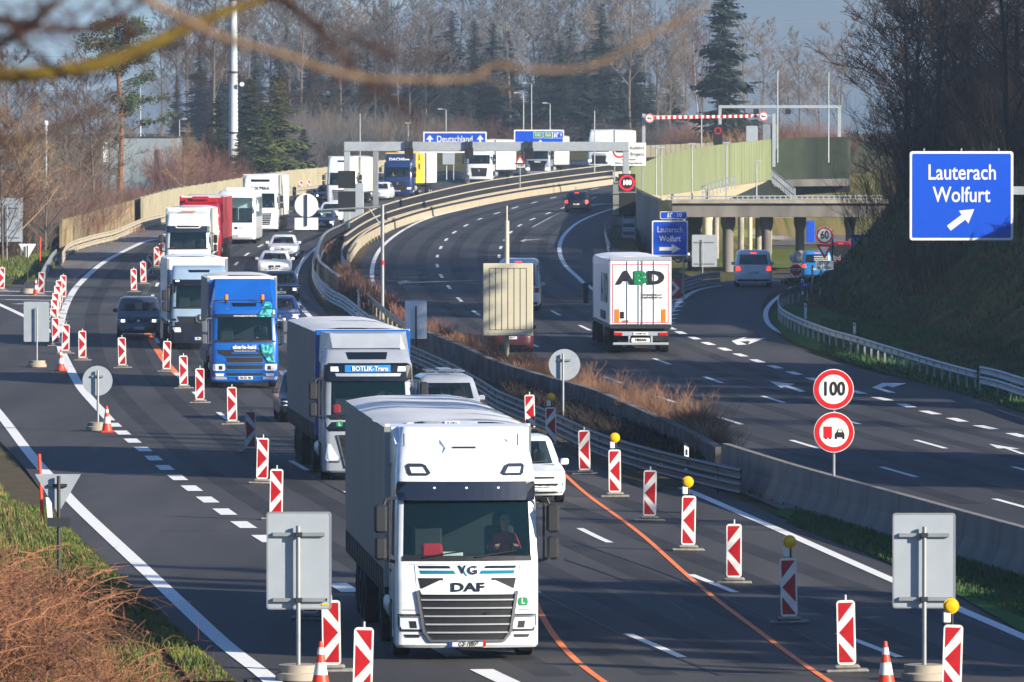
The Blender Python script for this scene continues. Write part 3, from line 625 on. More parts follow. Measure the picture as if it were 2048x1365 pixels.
# cream noise wall on the left
pts = smoothpath(topwall([(284, 395), (344, 379), (410, 368), (485, 356), (582, 341), (651, 335), (754, 322), (800, 318)], 2.1), 4)
wall('noise_wall', 'long cream noise wall along the outer edge of the left lanes', 'wall', pts, .2, -.3, [2.1]*len(pts), 'noise_wall_cream', None, 4.0, 'noise_wall_cream')
pts = smoothpath(topwall([(122, 440), (170, 428), (225, 412), (262, 402), (282, 396)], 1.9), 3)
wall('weathered_wall', 'stained old concrete panel wall in front of the reddish bushes', 'wall', pts, .18, -.3, [1.9]*len(pts), 'wall_weathered', None, 2.5, 'wall_weathered')
RG = 'galvanised guard rails along the left shoulder'
guardrail('sunlit guard rail curving in front of the weathered wall', [(124, 506), (139, 486), (183, 471), (233, 459), (283, 438), (327, 427), (420, 405), (560, 380), (700, 362)], RG, 'galvanised_sunlit', px_top=True, double=True)
guardrail('short bluish guard rail end on the grass beside the white give way sign', [(84, 541), (92, 526), (103, 508), (113, 499)], RG, 'galvanised', px_top=True, step=2.0)
guardrail('pale guard rail of the far outer bend below the blue Deutschland sign', [(870, 344), (900, 341), (925, 345), (938, 352)], RG, 'galvanised_sunlit', px_top=True, double=True)
# median safety fences in the bend
MG = 'median safety barriers in the bend'
def picket(label, px, h, m_rail, group, step=.5, off=0, base=.0, hh=.5):
    pts = [G(x, y, h) for x, y in px]; pth = [Vector((p.x, p.y, TZ(p.x, p.y))) for p in smoothpath([Vector((p.x, p.y, 0)) for p in pts], 6)]
    t = thing('safety_barrier', label, 'safety barrier', pth[0], 0, group); o = pth[0]; pth = [p-o for p in pth]
    mb = MB(); mb.strip(pth, [(-.06, h-.08), (-.06, h), (.06, h), (.06, h-.08)], m_rail, close=True); mb.build('rail', parent=t)
    mb = MB(); mb.strip(pth, [(-.09, -.1), (-.09, h-hh), (.09, h-hh), (.09, -.1)], m_rail, close=True); mb.build('kerb_beam', parent=t)
    posts(t, 'picket', resample(pth, step), (-.035, -.05, h-hh), (.035, .05, h-.08), 'steel_dark'); return t
mat('barrier_cream', (164, 153, 130), rough=.8, var=.1, scale=1.5)
picket('uppermost far barrier of the median with a dark picket row under its rail', [(700, 444), (735, 424), (772, 408), (850, 387), (950, 365), (1050, 350), (1150, 337), (1213, 330), (1260, 326)], 1.3, 'barrier_cream', MG, .55, hh=.75)
picket('middle barrier of the median bend with a dark picket row', [(690, 470), (728, 445), (775, 424), (850, 403), (950, 381), (1050, 364), (1150, 350), (1225, 341)], 1.15, 'barrier_cream', MG, .45, hh=.45)
picket('lowest barrier of the median bend beside the right lanes, cream with small dark slots', [(697, 502), (722, 470), (765, 445), (850, 417), (950, 395), (1050, 377), (1150, 363), (1225, 353)], .75, 'barrier_cream', MG, .45, hh=.25)
picket('short picketed fence on the median beside the curving left lanes', [(690, 446), (658, 460), (644, 474), (637, 497), (638, 518), (653, 533), (677, 551)], 1.1, 'galvanised', MG, .6, hh=.9)
guardrail('low blue grey guard rail curling round the tip of the median grass', [(640, 478), (629, 506), (626, 532), (638, 556), (659, 577), (688, 592), (711, 609), (741, 632), (790, 655)], MG, 'galvanised', px_top=True, double=True)
guardrail('curved guard rail between median brush and the right lanes', [(762, 428), (732, 444), (702, 465), (686, 488), (685, 509), (694, 527), (705, 547), (714, 570), (720, 600)], MG, 'galvanised', px_top=True, double=True)
guardrail('pale guard rail strip next to the white edge line of the right lanes', [(761, 453), (717, 477), (698, 497), (694, 518), (702, 540), (716, 567), (750, 600), (790, 632), (812, 645)], MG, 'galvanised_sunlit', px_top=True)
guardrail('long double guard rail running in front of the dry median hedge to the concrete barrier', [(820, 690), (850, 703), (900, 725), (960, 758), (1000, 782), (1100, 822), (1200, 866), (1300, 896), (1400, 920), (1482, 938)], MG, 'steel_dark', px_top=True, double=True)
pts = [(lambda p: Vector((p.x, p.y, TZ(p.x, p.y))))(G(x, y, .85)) for x, y in [(856, 664), (922, 690), (981, 717), (1040, 737), (1127, 761), (1198, 782), (1300, 826), (1380, 862), (1440, 895)]]
mat('wall_mossy', (70, 64, 56), rough=1, scale=1.2, col2=(110, 108, 108), thr=(.4, .7), bump=.4)
wall('retaining_wall', 'low weathered wall carrying the dry brown hedge of the median', 'wall', smoothpath(pts, 4), .25, -.2, [.85]*(8*4+1), 'wall_mossy')
# concrete barrier segments
JP = [(.30, -.02), (.30, .10), (.22, .26), (.12, .5), (.09, 1.0), (-.09, 1.0), (-.12, .5), (-.22, .26), (-.30, .10), (-.30, -.02)]
pth = resample(gpath([(1450, 962), (1530, 990), (1600, 1014), (1700, 1045), (1800, 1075), (1920, 1112), (2048, 1151), (2150, 1182), (2300, 1230)], 8), .5)
seg = 8; k = 0; jl = []
while k*seg+seg < len(pth) and k < 14:
    s_ = pth[k*seg:k*seg+seg+1]; o0 = s_[0]; a = [p-o0 for p in s_]; a[-1] = a[-2].lerp(a[-1], .92)
    mb = MB(); mb.strip(a, JP, 'concrete_dark', close=True); 
    for q in (2, 6):
        p = a[q]; mb.box((p.x-.32, p.y-.12, p.z-.02), (p.x-.2, p.y+.12, p.z+.07), 'black')
    o = mb.build('concrete_barrier', recalc=True); o.location = o0; jl.append(o); tag(o, 'x', 'concrete barrier', 'concrete barrier segments between the carriageways'); k += 1
for i, o in enumerate(jl[::-1]): o['label'] = 'grey concrete barrier segment, %s from the end of the row nearest the camera' % ordinal(i)
jl[0]['label'] = 'first concrete barrier segment where the steel guard rail meets it'
# right guard rails of the exit road
guardrail('blue grey guard rail curving along the exit road below the wooded bank', [(1640, 566), (1600, 571), (1572, 580), (1559, 592), (1559, 611), (1575, 624), (1607, 639), (1663, 659), (1707, 671), (1780, 693), (1850, 714), (1900, 728), (1954, 742)], 'guard rails of the exit road', 'galvanised', px_top=True, step=2.2, postm='galvanised', pk=.08)
guardrail('double guard rail with three bright edges at the right border of the photo', [(1960, 732), (2000, 741), (2048, 756), (2200, 800)], 'guard rails of the exit road', 'galvanised', px_top=True, double=True, h=.95)
guardrail('dark curved guard rail at the gore beside the red chevron', [(1352, 568), (1362, 560), (1390, 551), (1415, 546), (1440, 544)], 'guard rails of the exit road', 'galvanised', px_top=True, double=True)
guardrail('short curved guard rail at the foot of the grey noise wall', [(1219, 436), (1212, 450), (1211, 466), (1220, 488)], 'guard rails of the exit road', 'galvanised', px_top=True)
# grey noise wall with posts at the right edge of the bend
pts = [P(1226, 358, 560), P(1252, 362, 520), P(1272, 376, 490), P(1290, 385, 470), P(1310, 398, 450), P(1326, 401, 440)]
W_ = [Vector((p.x, p.y, p.z-4.2)) for p in [P(1232, 355, 600), P(1262, 372, 530), P(1276, 380, 500), P(1292, 388, 476), P(1308, 395, 455), P(1322, 401, 438)]]
wall('grey_noise_wall', 'grey noise wall with dark posts running back beside the lit 100 display', 'wall', W_, .2, -1, [4.2]*6, 'noise_wall_grey', 'noise walls by the bridge', 4.0, 'steel_dark')
a, b = P(1317, 401, 437), P(1344, 404, 437); mb = MB(); mb.box((a.x, 436.6, .8), (b.x, 437, a.z), 'noise_wall_dark'); tag(mb.build('noise_wall_end'), 'dark green end panel of the noise wall above the exit 10 sign', 'wall', 'noise walls by the bridge')
a, b = P(1226, 363, 470), P(1272, 366, 470)
t = thing('noise_wall', 'slatted grey panel wall behind the post with the lit 100 display', 'wall', (0, 470, 0), 0, 'noise walls by the bridge'); mb = MB(); x = a.x
mb.box((a.x, 0, .8), (b.x, .15, a.z), 'noise_wall_grey'); mb.build('panel', parent=t); mb = MB()
for i in range(9): mb.box((a.x, -.03, 1+i*.72), (b.x, 0, 1.06+i*.72), 'steel_dark')
mb.build('slat_joint', parent=t)
# yellow green noise wall on the ramp: top and bottom traced, real depth
tp = [(1262, 336, 388, 572), (1324, 312, 393, 577), (1383, 298, 384, 584), (1454, 288, 374, 592), (1543, 279, 361, 600)]
def slabwall(name, label, rows, m, group, ribs=1.0, mp='steel_dark', thick=.25):
    T0 = [P(x, yt, Y) for x, yt, yb, Y in rows]; B0 = [P(x, yb, Y) for x, yt, yb, Y in rows]; o = B0[0].copy()
    T1, B1 = smoothpath(T0, 10), smoothpath(B0, 10); mb = MB(); v = []; f = []
    for a, b in zip(T1, B1): v += [b-o, a-o, a-o+Vector((0, thick, 0)), b-o+Vector((0, thick, 0))]
    n = len(T1)
    for i in range(n-1):
        for k in range(4): f.append((i*4+k, i*4+(k+1) % 4, i*4+4+(k+1) % 4, i*4+4+k))
    f += [(0, 1, 2, 3), (n*4-4, n*4-3, n*4-2, n*4-1)]
    t = thing(name, label, 'wall', o, 0, group); mb.add(v, f, m); mb.build('panel', parent=t, recalc=True); mb = MB(); acc = 0
    for i in range(1, n):
        for s in range(3):
            a = T1[i-1].lerp(T1[i], s/3)-o; b = B1[i-1].lerp(B1[i], s/3)-o; mb.box((a.x-.03, a.y-.06, b.z), (a.x+.03, a.y-.01, a.z), m)
    mb.build('rib', parent=t); mb = MB()
    for u in (.25, .5, .75):
        for i in range(1, n):
            a = T1[i-1].lerp(B1[i-1], u)-o; b = T1[i].lerp(B1[i], u)-o; mb.add([a+Vector((0, -.02, 0)), b+Vector((0, -.02, 0)), b+Vector((0, -.02, .06)), a+Vector((0, -.02, .06))], [(0, 1, 2, 3)])
    mb.build('rail', m, t); return t
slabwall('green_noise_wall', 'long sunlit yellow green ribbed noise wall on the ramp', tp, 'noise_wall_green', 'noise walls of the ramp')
slabwall('shade_toned_noise_wall', 'dark green noise wall panels with painted-in shade right of the yellow green wall', [(1545, 278, 360, 601), (1580, 277, 359, 602), (1625, 275, 358, 603), (1700, 274, 358, 604)], 'noise_wall_dark', 'noise walls of the ramp')
mb = MB()
for i in range(14):
    a = P(1292+i*10, 291-i*.4, 700); mb.box((a.x, 700, a.z-1.2), (a.x+.46, 700.1, a.z), 'noise_wall_cream')
tag(mb.build('noise_screen'), 'pale panelled screen behind the left end of the green wall', 'wall', 'noise walls of the ramp')
# ramp structure and bridge
t = thing('ramp_viaduct', 'sunlit concrete ramp below the green noise wall with a sloping handrail', 'bridge', (0, 560, 0))
def cpanel(name, pxs, Y0, Y1, m, parent, off=0):
    mb = MB(); v = [P(x, y, Y0) for x, y in pxs]; n = len(v); pp = [(p.x, p.y-parent.location.y, p.z) for p in v]; qq = [(p.x*1.0, Y1-parent.location.y, p.z) for p in v]
    mb.add(pp+qq, [tuple(range(n)), tuple(range(2*n-1, n-1, -1))]+[(i, i+n, (i+1) % n+n, (i+1) % n) for i in range(n)], m); return mb.build(name, parent=parent, recalc=True)
cpanel('abutment', [(1262, 388), (1322, 392), (1382, 384), (1454, 374), (1544, 362), (1560, 378), (1590, 412), (1590, 436), (1262, 430)], 556, 564, 'concrete_sunlit', t)
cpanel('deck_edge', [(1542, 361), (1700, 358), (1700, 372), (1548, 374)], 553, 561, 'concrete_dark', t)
cpanel('deck_shadow_strip', [(1556, 374), (1700, 372), (1700, 384), (1572, 392)], 557, 563, 'steel_dark', t)  # dark strip under the deck edge standing in for its shadow
def railing(name, label, pa, pb, Ya, Yb, h, n, group):
    a, b = P(*pa, Ya), P(*pb, Yb); t = thing(name, label, 'railing', a, 0, group); d = b-a; posts(t, 'post', [d*(i/n) for i in range(n+1)], (-.04, -.04, 0), (.04, .04, h), 'steel_pale'); mb = MB()
    for q in (h, h*.5): mb.tube([Vector((0, 0, q)), d+Vector((0, 0, q))], .045, 6)
    mb.build('rail', 'steel_pale', t)
railing('handrail', 'pale handrail climbing along the sunlit ramp', (1405, 398), (1470, 377), 553, 553, 1.0, 9, 'railings of the bridge')
railing('handrail', 'fine handrail descending from the end of the green wall', (1545, 366), (1590, 404), 552, 548, 1.0, 14, 'railings of the bridge')
railing('bridge_railing', 'white bridge railing on the low grey beam bridge', (1335, 406), (1765, 404), 480.5, 480.5, .42, 40, 'railings of the bridge')
t = thing('beam_bridge', 'grey concrete beam bridge on round columns over the exit road', 'bridge', (0, 480, 0))
a, b = P(1338, 407, 480), P(1800, 435, 480); mb = MB(); mb.box((a.x, -.6, b.z), (b.x, 7, a.z), 'concrete_dark', .03); mb.box((a.x-.1, -.85, a.z+.002), (b.x, 7.2, a.z+.22), 'concrete'); mb.build('deck', parent=t)
for x, w, Y, m in [(1456, 22, 481, 'concrete_dark'), (1533, 20, 481, 'concrete_dark'), (1414, 20, 500, 'concrete_sunlit'), (1388, 26, 486, 'concrete_dark'), (1370, 14, 530, 'concrete_sunlit'), (1482, 12, 520, 'concrete'), (1500, 9, 530, 'concrete_sunlit'), (1517, 13, 540, 'concrete'), (1540, 7, 545, 'concrete_sunlit'), (1432, 12, 525, 'concrete'), (1600, 18, 483, 'concrete_dark'), (1700, 18, 483, 'concrete_dark')]:  # front columns get a shaded tone, some behind a sunlit one
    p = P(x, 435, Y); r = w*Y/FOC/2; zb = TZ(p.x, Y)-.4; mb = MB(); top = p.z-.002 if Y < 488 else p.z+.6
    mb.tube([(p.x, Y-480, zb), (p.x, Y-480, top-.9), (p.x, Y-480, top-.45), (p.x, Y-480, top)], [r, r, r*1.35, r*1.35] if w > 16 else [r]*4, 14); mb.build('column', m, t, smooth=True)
a, b = P(1340, 433, 545), P(1600, 436, 545); mb = MB(); mb.box((a.x, 52, a.z), (b.x, 70, a.z+1.2), 'concrete'); mb.build('rear_deck', parent=t)
# grey building and aerial
t = thing('grey_building', 'windowless pale grey box building behind the reddish bushes', 'building', at(280, 600)); p = P(203, 276, 600); q = P(354, 278, 600); x0, x1 = p.x-t.location.x, q.x-t.location.x
mb = MB(); mb.box((x0, 0, -4), (x1, 9, p.z-t.location.z), 'building_grey', .02); mb.build('wall', parent=t)
mb = MB(); mb.box((x0-.06, -.08, p.z-t.location.z), (x1+.06, 9.1, p.z-t.location.z+.12)); mb.build('roof_edge', 'steel_dark', t)
mb = MB(); u = P(317, 300, 600).x-t.location.x; mb.tube([(u, -.12, -3), (u, -.12, p.z-t.location.z-1)], .1, 8); mb.build('drain_pipe', 'steel_dark', t)
mb = MB(); a = P(210, 280, 600); mb.box((a.x-t.location.x-.15, -.06, a.z-t.location.z-1.9), (a.x-t.location.x+.25, -.01, a.z-t.location.z-.2)); mb.build('sign_panel', 'sign_white', t)
mb = MB(); z = p.z+.1; x = P(276, 0, 600).x; mb.tube([(x, 604, z), (x, 604, z+4.2)], [.04, .02], 5); mb.tube([(x-.4, 604, z), (x, 604, z+.6), (x+.4, 604, z)], .03, 4); tag(mb.build('roof_aerial', 'steel_pale'), 'thin tripod aerial on the roof of the grey building', 'aerial')
# mast
mat('mast_grey', (176, 182, 184), rough=.6, var=.08, scale=1)
b = at(467, 636); t = thing('radio_mast', 'tall thick pale grey steel mast behind the cream noise wall', 'mast', b); mb = MB(); hh = 26
mb.tube([(0, 0, -1), (0, 0, hh*.35), (0, 0, hh)], [.47, .4, .3], 16); mb.build('pole', 'mast_grey', t, smooth=True)
for z in (4.9, 10.4, 17): 
    mb = MB(); mb.tube([(0, 0, z-.08), (0, 0, z+.08)], .5, 16); mb.build('flange', 'steel_dark', t)
mb = MB(); 
for i in range(60): mb.box((.36, -.25, i*.4), (.52, -.21, i*.4+.05))
mb.build('step_rungs', 'steel_dark', t); mb = MB(); mb.tube([(.45, -.3, 9.25), (.75, -.5, 9.3)], .04, 6); mb.tube([(.8, -.55, 9.3), (.8, -.75, 9.3)], [.22, .2], 14); mb.build('dish_antenna', 'sign_white', t)
# ------------------------------------------------------------ signs
def post(mb, x, z0, z1, r=.04, y=0, m='galvanised'): mb.tube([(x, y, z0), (x, y, z1)], r, 10, m)
def sheet(parent, name, poly, m, y=0, th=.02): mb = MB(); mb.prism(poly, y-th, y, m); return mb.build(name, parent=parent)
def plane_sign(name, label, cat, px, wpx, hpx, Y, field, rim='sign_white', group=None, post_to=None, posts=(0,), rr=.12, back=False, pr=.05, brk=0):
    s = S(Y); c = P(px[0], px[1], Y); g = TZ(c.x, Y)+mound(c.x, Y) if post_to is None else P(px[0], post_to, Y).z
    t = thing(name, label, cat, (c.x, Y, g), 0, group); z = c.z-g; w, h = wpx/s, hpx/s
    o = sheet(t, 'board', rrect(w, h, rr, 0, z), rim, 0, .03)
    if field: sheet(t, 'face', rrect(w-2*.05*w**.5, h-2*.05*w**.5, rr*.6, 0, z), field, -.032, .006)
    mb = MB()
    for q in posts: post(mb, q*w, -.3, z+h/2-.05, pr, .09)
    mb.build('post', parent=t, smooth=True)
    mb = MB()
    for q in (.32, -.32): mb.box((-w*.42, .0, z+q*h-.03), (w*.42, .05, z+q*h+.03))
    mb.build('bracket', 'galvanised', t)
    return t, z, w, h
# large exit sign on its cantilever arm
t, z, w, h = plane_sign('exit_sign', 'large blue Lauterach Wolfurt exit sign with white diagonal arrow', 'road sign', (1923, 392), 207, 178, 300, 'sign_blue', posts=(), rr=.12)
text('Lauterach', .93, 'lettering', 'sign_white', t, (.02, -.045, z+.98), bold=.012, xs=.80); text('Wolfurt', .93, 'lettering', 'sign_white', t, (0, -.045, z+.02), bold=.012, xs=.80)
ar = [(-.62, -.14), (.1, -.14), (.1, -.36), (.62, 0), (.1, .36), (.1, .14), (-.62, .14)]; A = R(37)
sheet(t, 'arrow', [(x*1.1*math.cos(A)-y*math.sin(A)*.95, x*1.1*math.sin(A)+y*math.cos(A)*.95+z-.98) for x, y in ar], 'sign_white', -.042, .005)
mb = MB(); mb.box((w/2-.4, .06, z+.05), (7.5, .4, z+.4)); mb.tube([(7.5, .3, -3), (7.5, .3, z+.6)], .25, 14); mb.build('cantilever_mast', 'steel_pale', t)
mb = MB()
for q in (-.36, .0, .36): mb.box((q*w-.03, -.02, z+h/2), (q*w+.03, .06, z+h/2+.12))
mb.build('mounting_rail', 'steel_pale', t)
t, z, w, h = plane_sign('exit_sign', 'medium blue Lauterach Wolfurt sign with arrow to the right, under the number 10 plate', 'road sign', (1340, 477), 72, 71, 345, 'sign_blue', posts=(.38, -.38), rr=.08, pr=.04)
text('Lauterach', .40, 'lettering', 'sign_white', t, (0, -.045, z+.42), bold=.015, xs=.80); text('Wolfurt', .40, 'lettering', 'sign_white', t, (0, -.045, z-.03), bold=.015, xs=.80)
sheet(t, 'arrow', [(x*.85, y*.62+z-.52) for x, y in ar], 'sign_white', -.042, .005)
c = P(1347, 431, 345); zz = c.z-t.location.z; q = thing('exit_number_sign', 'small blue plate with motorway exit symbol and number 10', 'road sign', (c.x, 345, t.location.z))
sheet(q, 'board', rrect(1.32, .38, .07, 0, zz), 'sign_white', 0, .03); sheet(q, 'face', rrect(1.24, .31, .05, 0, zz), 'sign_blue', -.032, .006); text('10', .27, 'lettering', 'sign_white', q, (.28, -.045, zz), bold=.01)
def exitsym(parent, x, z, s, m='sign_white', y=-.042):
    for k, poly in enumerate(([(-.2, -.18), (-.13, .18), (-.03, .18), (-.03, -.18)], [(.03, -.18), (.03, .18), (.1, .05), (.13, -.18)], [(.07, .18), (.05, .05), (.16, .12), (.2, .06), (.26, .19), (.12, .2)])): sheet(parent, 'exit_symbol', [(x+a*s, z+b*s) for a, b in poly], m, y, .005)
exitsym(q, -.2, zz, .62)
# round signs 100 / no overtaking on the concrete barrier
def disc(parent, z, r, Y=0, rim='sign_white', ring='sign_red', inner='sign_white', rw=.17, x=0):
    sheet(parent, 'board', circle(r, 40, x, z), rim, Y, .03)
    if ring: sheet(parent, 'red_ring', circle(r*.965, 40, x, z), ring, Y-.032, .004)
    sheet(parent, 'face', circle(r*(1-rw*1.6), 40, x, z), inner, Y-.038, .004)
b = G(1671, 1036); Yb = b.y; s = S(Yb); c = P(1667, 779, Yb)
t = thing('speed_limit_sign', 'round red rimmed speed limit 100 sign above the no overtaking sign', 'road sign', (c.x, Yb, 0), 0, 'signs on the concrete barrier'); r = 40.5/s; disc(t, c.z, r); text('100', r*.95, 'lettering', 'black', t, (0, -.05, c.z), bold=.025, xs=.82)
c2 = P(1668, 865, Yb); t2 = thing('no_overtaking_sign', 'round red rimmed sign with red lorry and black car on a post over the barrier', 'road sign', (c2.x, Yb, 0), 0, 'signs on the concrete barrier'); disc(t2, c2.z, r); z = c2.z
sheet(t2, 'red_lorry', [(-.25*1.0, z-.13), (-.25, z+.14), (-.05, z+.14), (-.05, z-.13)], 'sign_red', -.045, .004)
sheet(t2, 'lorry_wheels', [(-.22, z-.16), (-.22, z-.13), (-.17, z-.13), (-.17, z-.16)], 'black', -.045, .004); sheet(t2, 'lorry_wheels', [(-.12, z-.16), (-.12, z-.13), (-.07, z-.13), (-.07, z-.16)], 'black', -.045, .004)
sheet(t2, 'black_car', [(.02, z-.16), (.02, z-.04), (.06, z+.01), (.09, z+.07), (.19, z+.07), (.22, z+.01), (.25, z-.04), (.25, z-.16), (.2, z-.16), (.2, z-.12), (.07, z-.12), (.07, z-.16)], 'black', -.045, .004)
sheet(t2, 'car_window', [(.09, z+.005), (.105, z+.05), (.175, z+.05), (.19, z+.005)], 'sign_white', -.051, .003)
mb = MB(); post(mb, 0, .6, c.z+r, .035, .07); mb.build('post', parent=t2)
# 60, give way and STOP in 150m
Y = 318; b = P(1649, 580, Y)
t = thing('speed_limit_sign', 'round red rimmed 60 sign above a give way triangle', 'road sign', (b.x, Y, b.z), 0, 'signs at the exit bend'); s = S(Y); z = P(1649, 471, Y).z-b.z; disc(t, z, 17.5/s, rw=.15); text('60', .5, 'lettering', 'black', t, (0, -.05, z), bold=.02, xs=.75)
def tri(cx, cz, w, up=False): h = w*.866; k = 1 if up else -1; return [(cx-w/2, cz-k*h*.38), (cx+w/2, cz-k*h*.38), (cx, cz+k*h*.62)]
t = thing('give_way_sign', 'red edged white give way triangle below the 60 sign', 'road sign', (b.x, Y, b.z), 0, 'signs at the exit bend'); z = P(1650, 500, Y).z-b.z
sheet(t, 'board', tri(0, z, 34/s), 'sign_red', 0, .03); sheet(t, 'face', tri(0, z-.01, 19/s), 'sign_white', -.032, .005)
t = thing('stop_distance_sign', 'white plate reading STOP in 150m on two dark posts', 'road sign', (b.x, Y, b.z), 0, 'signs at the exit bend'); z = P(1649, 531, Y).z-b.z
sheet(t, 'board', rrect(36/s, 18.5/s, .03, 0, z), 'sign_white', 0, .02); text('STOP', .22, 'lettering', 'black', t, (0, -.03, z+.1), bold=.01, xs=.9); text('in 150m', .22, 'lettering', 'black', t, (0, -.03, z-.1), bold=.01, xs=.85)
mb = MB(); post(mb, -.55, -.8, z, .045, .05, 'steel_dark'); post(mb, .36, -.8, z+1.6, .045, .06, 'steel_dark'); mb.build('post', parent=t)
Y = 410; b = P(1592, 572, Y); s = S(Y); t = thing('stop_sign', 'red octagonal STOP sign beside the blue van', 'road sign', (b.x, Y, b.z), 0, 'signs at the exit bend'); z = P(1592, 540, Y).z-b.z; r = 13/s
oc = lambda q: [(q*math.cos(R(22.5+45*i)), z+q*math.sin(R(22.5+45*i))) for i in range(8)]
sheet(t, 'board', oc(r), 'sign_white', 0, .03); sheet(t, 'face', oc(r*.93), 'sign_red', -.032, .005); text('STOP', r*.62, 'lettering', 'sign_white', t, (0, -.045, z), bold=.02, xs=.95)
mb = MB(); post(mb, 0, -.5, P(1592, 520, Y).z-b.z, .035, .05); mb.build('post', parent=t); z = P(1594, 560, Y).z-b.z
sheet(t, 'small_plate', rrect(.42, .2, .08, .06, z), 'sign_white', -.01, .02)
t = thing('round_sign', 'grey back of a round sign just above the STOP octagon', 'road sign', (b.x, Y+.3, b.z), 0, 'sign backs'); z = P(1591, 515, Y).z-b.z; sheet(t, 'board', circle(12.5/s, 24, 0, z), 'sign_back', 0, .03); mb = MB(); post(mb, 0, -.5, z+.3, .035, -.05); mb.build('post', parent=t)
# blue information board partly behind the trees
t, z, w, h = plane_sign('town_board', 'blue and white town information board at the edge of the dark wood', 'road sign', (1724, 503), 44, 66, 400, 'sign_blue', 'sign_blue', posts=(.3, -.3), rr=.05)
sheet(t, 'map_panel', rrect(w*.86, h*.42, .03, 0, z-h*.22), 'sign_back', -.045, .004); sheet(t, 'map_panel', rrect(w*.86, h*.36, .03, 0, z+h*.24), 'sign_back', -.045, .004)
mb = MB()
for i in range(9): mb.box((-w*.36, -.055, z-h*.40+i*.1), (w*(.1+.25*rnd.random()), -.05, z-h*.40+i*.1+.035))
mb.build('text_lines', 'sign_blue', t)
mb = MB(); p = P(1621, 442, 600); g = P(1621, 485, 600); mb.box((g.x-.35, 600, g.z), (g.x+.35, 600.4, p.z), 'sign_blue', .03); tag(mb.build('advertising_pillar'), 'slim blue pillar sign on the sunlit grass beyond the bridge', 'pillar sign')
# signs seen from behind
def backsign(label, px, wpx, hpx, basepx, poly='rect', group='sign backs', base=True, pxp=None, m='sign_back', name='road_sign', dark=None, br=True, h_extra=0.0):
    b = G(*basepx); Y = b.y; s = S(Y); t = thing(name, label, 'road sign', b, 0, group); x = (px[0]-basepx[0])/s; z = P(px[0], px[1], Y).z-b.z; w, h = wpx/s, hpx/s
    sh = rrect(w, h, .05, x, z) if poly == 'rect' else circle(w/2, 36, x, z) if poly == 'disc' else tri(x, z+.06, w, False)
    sheet(t, 'board', sh, m, 0.06, .02)
    if poly == 'rect' and hpx > 100:
        o_, i_ = rrect(w, h, .05, x, z), rrect(w-.05, h-.05, .04, x, z); k = len(o_); q_ = MB(); q_.add([(a, .035, c) for a, c in o_]+[(a, .035, c) for a, c in i_], [(j, (j+1) % k, (j+1) % k+k, j+k) for j in range(k)], 'galvanised'); q_.build('edge_fold', parent=t)
        for qq in (.27, -.40): q_ = MB(); q_.box((x-.06, -.11, z+qq*h-.04), (x+.06, -.02, z+qq*h+.04), 'steel_dark', .01); q_.build('clamp', parent=t)
    mb = MB(); post(mb, 0, 0, z+h*.36, .038, -.06, dark or 'galvanised'); mb.build('post', parent=t, smooth=True)
    if br:
        mb = MB()
        for q in ((.27, -.40) if poly == 'rect' else (.15,)): mb.box((x-w*.40 if poly == 'rect' else x-w*.2, -.02, z+q*h-.03), (x+w*.40 if poly == 'rect' else x+w*.2, .038, z+q*h+.03))
        mb.build('bracket', dark or 'galvanised', t)
    if base:
        mb = MB(); mb.tube([(0, 0, .0), (0, 0, .02), (0, 0, .13), (0, 0, .15)], [.36, .38, .38, .34], 20); mb.tube([(0, 0, .15), (0, 0, .27)], .33, 20); mb.build('rubber_base', 'concrete', t, smooth=True)
    return t, x, z, w, h, s
t, x, z, w, h, s = backsign('big rectangular sign seen from behind, left of the white truck', (598, 1122), 130, 196, (597, 1362)); text('A14', .075, 'lettering', 'black', t, (x+w*.38, .03, z-h*.40), bold=.02)
mb = MB(); mb.box((x+w*.35, .03, z-h*.46), (x+w*.45, .036, z-h*.44)); mb.build('orange_sticker', 'lamp_yellow', t)
t, x, z, w, h, s = backsign('big rectangular sign seen from behind, at the right bottom of the photo', (1848, 1122), 126, 191, (1848, 1362)); text('A14', .075, 'lettering', 'black', t, (x+w*.38, .03, z-h*.40), bold=.02)
mb = MB(); mb.box((x+w*.35, .03, z-h*.46), (x+w*.45, .036, z-h*.44)); mb.build('orange_sticker', 'lamp_yellow', t)
backsign('round sign seen from behind on a round rubber base with a cone', (195, 762), 60, 60, (196, 862), 'disc')
backsign('pale rectangular sign seen from behind on a stacked rubber base', (73, 644), 51, 80, (74, 735), 'rect', br=False)
backsign('inverted triangle sign seen from behind on a dark post in the grass', (116, 985), 92, 92, (118, 1166), 'tri', base=False, dark='steel_dark')
b = G(118, 1166); mb = MB(); s = S(b.y); z = P(118, 1044, b.y).z-b.z; mb.prism(rrect(46/s, 18/s, .03, 0, z), -.12, -.1, 'steel_dark'); o = mb.build('small_sign_plate'); o.location = b; tag(o, 'small dark plate on the post below the triangle', 'sign plate')
backsign('white inverted triangle sign with dark post on a rubber base', (55, 502), 35, 30, (55, 588), 'tri', m='sign_white', dark='steel_dark', br=False)
backsign('tall white rectangular sign back on the median behind the silver truck', (832, 640), 43, 76, (832, 712), 'rect', base=False, m='white', dark='steel_dark', br=False)
backsign('round grey sign seen from behind on a thin post beside the median guard rail', (1129, 730), 63, 63, (1126, 852), 'disc', base=False)
backsign('large grey double panel sign back on the left edge above the bushes', (14, 440), 62, 88, (14, 522), 'rect', base=False)
backsign('four field grey sign back standing behind the exit 10 sign', (1409, 502), 50, 64, (1405, 546), 'rect', base=False, m='sign_back')
